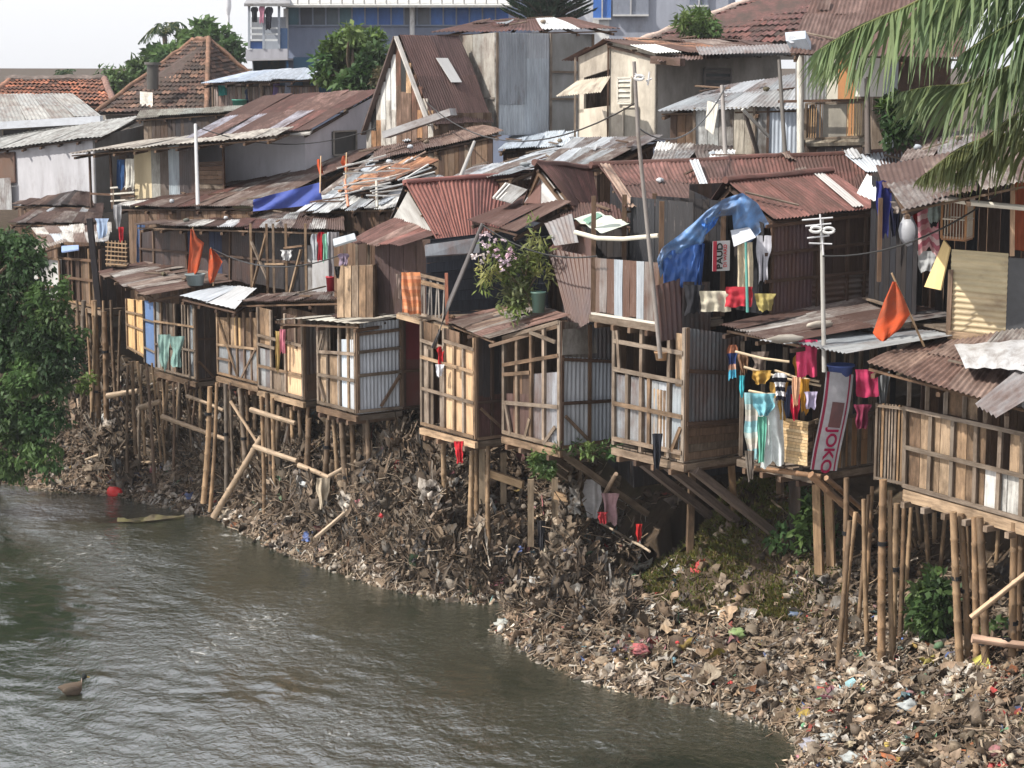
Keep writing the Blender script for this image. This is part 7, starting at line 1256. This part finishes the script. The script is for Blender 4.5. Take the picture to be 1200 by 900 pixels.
for _ in range(42000):            # rags, plastic and roots hung up under the floors and on the stilts
    px = rnd.triangular(70, 790, 520) if rnd.random() < .72 else rnd.uniform(75, 330); d0 = fd(px) + rnd.uniform(-1.0, 1.9) - (rnd.random() * 5 if px < 150 else 0); p = P(px, 500, d0); g = prof_fast(p.x, p.y)
    if g < .1: continue
    hh = 2.3 * max(0, noise.noise(V((px * .02, d0 * .7, 2))) + .4) * (1 if 330 < px < 680 else .4); p.z = g + hh * rnd.random() ** 1.5
    if px > 680 and rnd.random() < (px - 680) / 90: continue
    if p.z > 3.5: continue
    r = rnd.random(); cr_ = rnd.random(); c = (*vary(rnd.choice(JR) if cr_ < .87 else rnd.choice(JK) if cr_ < .93 else rnd.choice(JW) if cr_ < .985 else rnd.choice(JC), .45), .5); dk_ = .6 + .9 * max(-.3, min(.5, noise.noise(V((p.x * 1.7, p.z * 1.7, 60))))); c = (c[0] * dk_, c[1] * dk_, c[2] * dk_, .5); a = rnd.uniform(-1.2, .5); sd = V((math.cos(a), math.sin(a), rnd.uniform(-.25, .25))); nz = V((-sd.y, sd.x, 0))  # hung pieces dimmed unevenly, the shade below the floors mixed into their colour
    if r < .26: L = rnd.uniform(.15, .8); strips.append((p, sd * rnd.uniform(.03, .09), (UP + rdir() * .75) * L, nz * .14, c))
    elif r < .66: s = rnd.choice((.07, .09, .12, .17, .24, .3)); (big if s > .2 else rags).append((p, (sd + rdir() * .4) * s, (UP + rdir() * .5) * s * rnd.uniform(.8, 1.8), (nz + rdir() * .4) * s, c))
    else: L = rnd.uniform(.2, .8) * (1 if rnd.random() < .93 else 2); d = V((rnd.uniform(-1, 1), rnd.uniform(-.7, .5), rnd.uniform(-.8, .5))).normalized(); x = d.cross(rdir()).normalized(); t_ = rnd.uniform(.01, .024); sticks.append((p, x * t_, d * L, d.cross(x) * t_, vary(rnd.choice(STK))))
for p, n, w in scatter(26000, -14, 11, 23.5, 58, .1, 4.2):      # bigger sheets, sacks and cloths half buried
    if not visible(p) or rnd.random() < (.72 if p.x > -1.5 else .45): continue
    x, y, z = basis(n, .35); s = rnd.uniform(.18, .42); cr_ = rnd.random(); c = vary(rnd.choice(JR) if cr_ < .72 else rnd.choice(JK) if cr_ < .86 else rnd.choice(JW) if cr_ < .965 else rnd.choice(JC), .35); big.append((p + n * .05, x * s, y * s * rnd.uniform(.5, 1.1), z * s * .7, (*c[:3], .5)))
PB = [proto_rag(7, f, w_) for f, w_ in ((3, .5), (4, .6), (5, .5), (3.5, .8), (4.5, .4), (2.5, .7))]; batch('muddy_rags', 'bigger muddy sheets, sacks and cloths half buried in the bank', 'litter', PB, big, True); batch('litter', 'washed up plastic bags, paper and rubbish covering the river bank', 'litter', PR, rags, True); batch('debris', 'matted brown rags and shreds of plastic hanging over the bank and stilts', 'litter', PS, strips, True); batch('driftwood', 'tangle of thin sticks and driftwood over the bank', 'wood', PK, sticks, True); batch('rubble', 'lumps and stones mixed into the litter on the bank', 'litter', PL, lumps, True)
gr = MB()
for p, n, w in scatter(130000, 1.6, 6.4, 34, 41.5, 2.8, 6.2):
    if rnd.random() < .2 + .6 * (noise.noise(p * .9) < 0) or p.x > 5.4 and rnd.random() < .6: continue
    for _ in range(2): leaf(gr, p + rdir() * .03, (n * .6 + UP * .3 + rdir() * .6), rnd.uniform(.06, .15), .016, vary(rnd.choice([(.14, .15, .035, .4), (.17, .155, .045, .4), (.1, .125, .03, .3), (.15, .11, .05, .4)])))
tag(gr.build('moss', 'leaf'), 'yellow green moss and grass on the earth bank under the grey shack', 'moss', None, 'stuff')
# bigger separate pieces
def logp(label, a, b, r, c=(.3, .22, .16, .35), nm='log'):
    mb = MB(); n = 7; p, q = V(a), V(b); mb.tube([p.lerp(q, i / n) + rdir() * r * .5 for i in range(n + 1)], [r * rnd.uniform(.8, 1.1) for _ in range(n + 1)], c, 7); tag(mb.build(nm, 'wood'), label, nm)
def onz(px, py, z0=0, up=.1):      # a place on the bank under a pixel
    d = 28.
    while d < 64:
        p = P(px, py, d)
        if p.z <= zt(p.x, p.y): return p + UP * up
        d += .12
    return p
logp('long thin bare branch leaning up from the debris heap', onz(676, 640), P(722, 555, 38.9), .05, nm='branch'); logp('pale stick lying across debris before the mossy bank', onz(700, 622, up=.2), P(762, 646, 38.2), .03, (.4, .32, .24, .3), nm='branch'); logp('straight stick slanting down the debris in the middle', onz(536, 668, up=.15), P(574, 620, 41.6), .035, nm='branch'); logp('thin stick left of the straight slanting one', onz(508, 664, up=.15), P(536, 644, 41.9), .03, nm='branch'); logp('long pale bamboo lying along the far left waterline', onz(64, 553), onz(184, 546), .05, (.42, .32, .22, .3), nm='bamboo_pole'); logp('short bamboo leaning over the far left bank', onz(92, 545), P(150, 524, 53), .04, (.36, .28, .2, .3), nm='bamboo_pole'); logp('pale plank at the foot of the right bamboo stilts', onz(975, 812), onz(1040, 822), .07, (.42, .34, .27, .3)); logp('broken branch curling into the water at lower right', onz(890, 846), onz(906, 826), .05); logp('weathered log half buried by the right waterline', onz(1000, 852), onz(1036, 850), .08)
def bag(label, px, py, r, c, nm='plastic_bag', fl=.6):
    mb = MB(); mb.blob(onz(px, py, up=.06), r, r * .8, r * fl * .8, (c[0] * .8, c[1] * .85 + .01, c[2] * .85 + .01, .45), .85, 16, 10, 3.4); tag(mb.build(nm, 'tarp'), label, 'bag' if 'bag' in nm else nm)
bag('coral red plastic bag in the middle of the litter beach', 749, 766, .22, (.6, .1, .1, .1)); bag('small red plastic bag at the left end of the litter beach', 666, 741, .13, (.55, .08, .07, .1)); bag('crumpled white plastic bag at the tip of the beach', 590, 734, .16, (.55, .52, .47, .2)); bag('white plastic bag at the bottom edge on the right bank', 1000, 895, .2, (.62, .62, .6, .1)); bag('white plastic bag beside the right bamboo stilts', 1068, 832, .22, (.6, .6, .6, .1)); bag('lilac plastic bag at lower right waterline', 952, 878, .2, (.5, .45, .52, .1)); bag('pale swollen bag behind the tip of the beach', 668, 726, .24, (.48, .43, .36, .3)); bag('blue plastic bag on the slope left of the bamboo stilts', 938, 724, .25, (.1, .14, .25, .3)); bag('green leaf shaped bag on the beach at right', 864, 746, .18, (.3, .38, .14, .3)); bag('white foam block at the lower right waterline', 972, 870, .16, (.65, .63, .6, .1)); bag('pale sack hanging low on the far left bank', 124, 502, .3, (.45, .42, .4, .3), fl=1.4); bag('orange bag at the middle waterline', 380, 648, .14, (.45, .2, .12, .3)); bag('tan canvas lump at the foot of the hanging debris', 525, 646, .3, (.34, .22, .13, .4)); bag('blue cap among the litter at lower right', 1058, 862, .12, (.05, .14, .4, .1)); bag('crimson rag ball under the flat roofed shack', 470, 606, .16, (.35, .06, .09, .3))
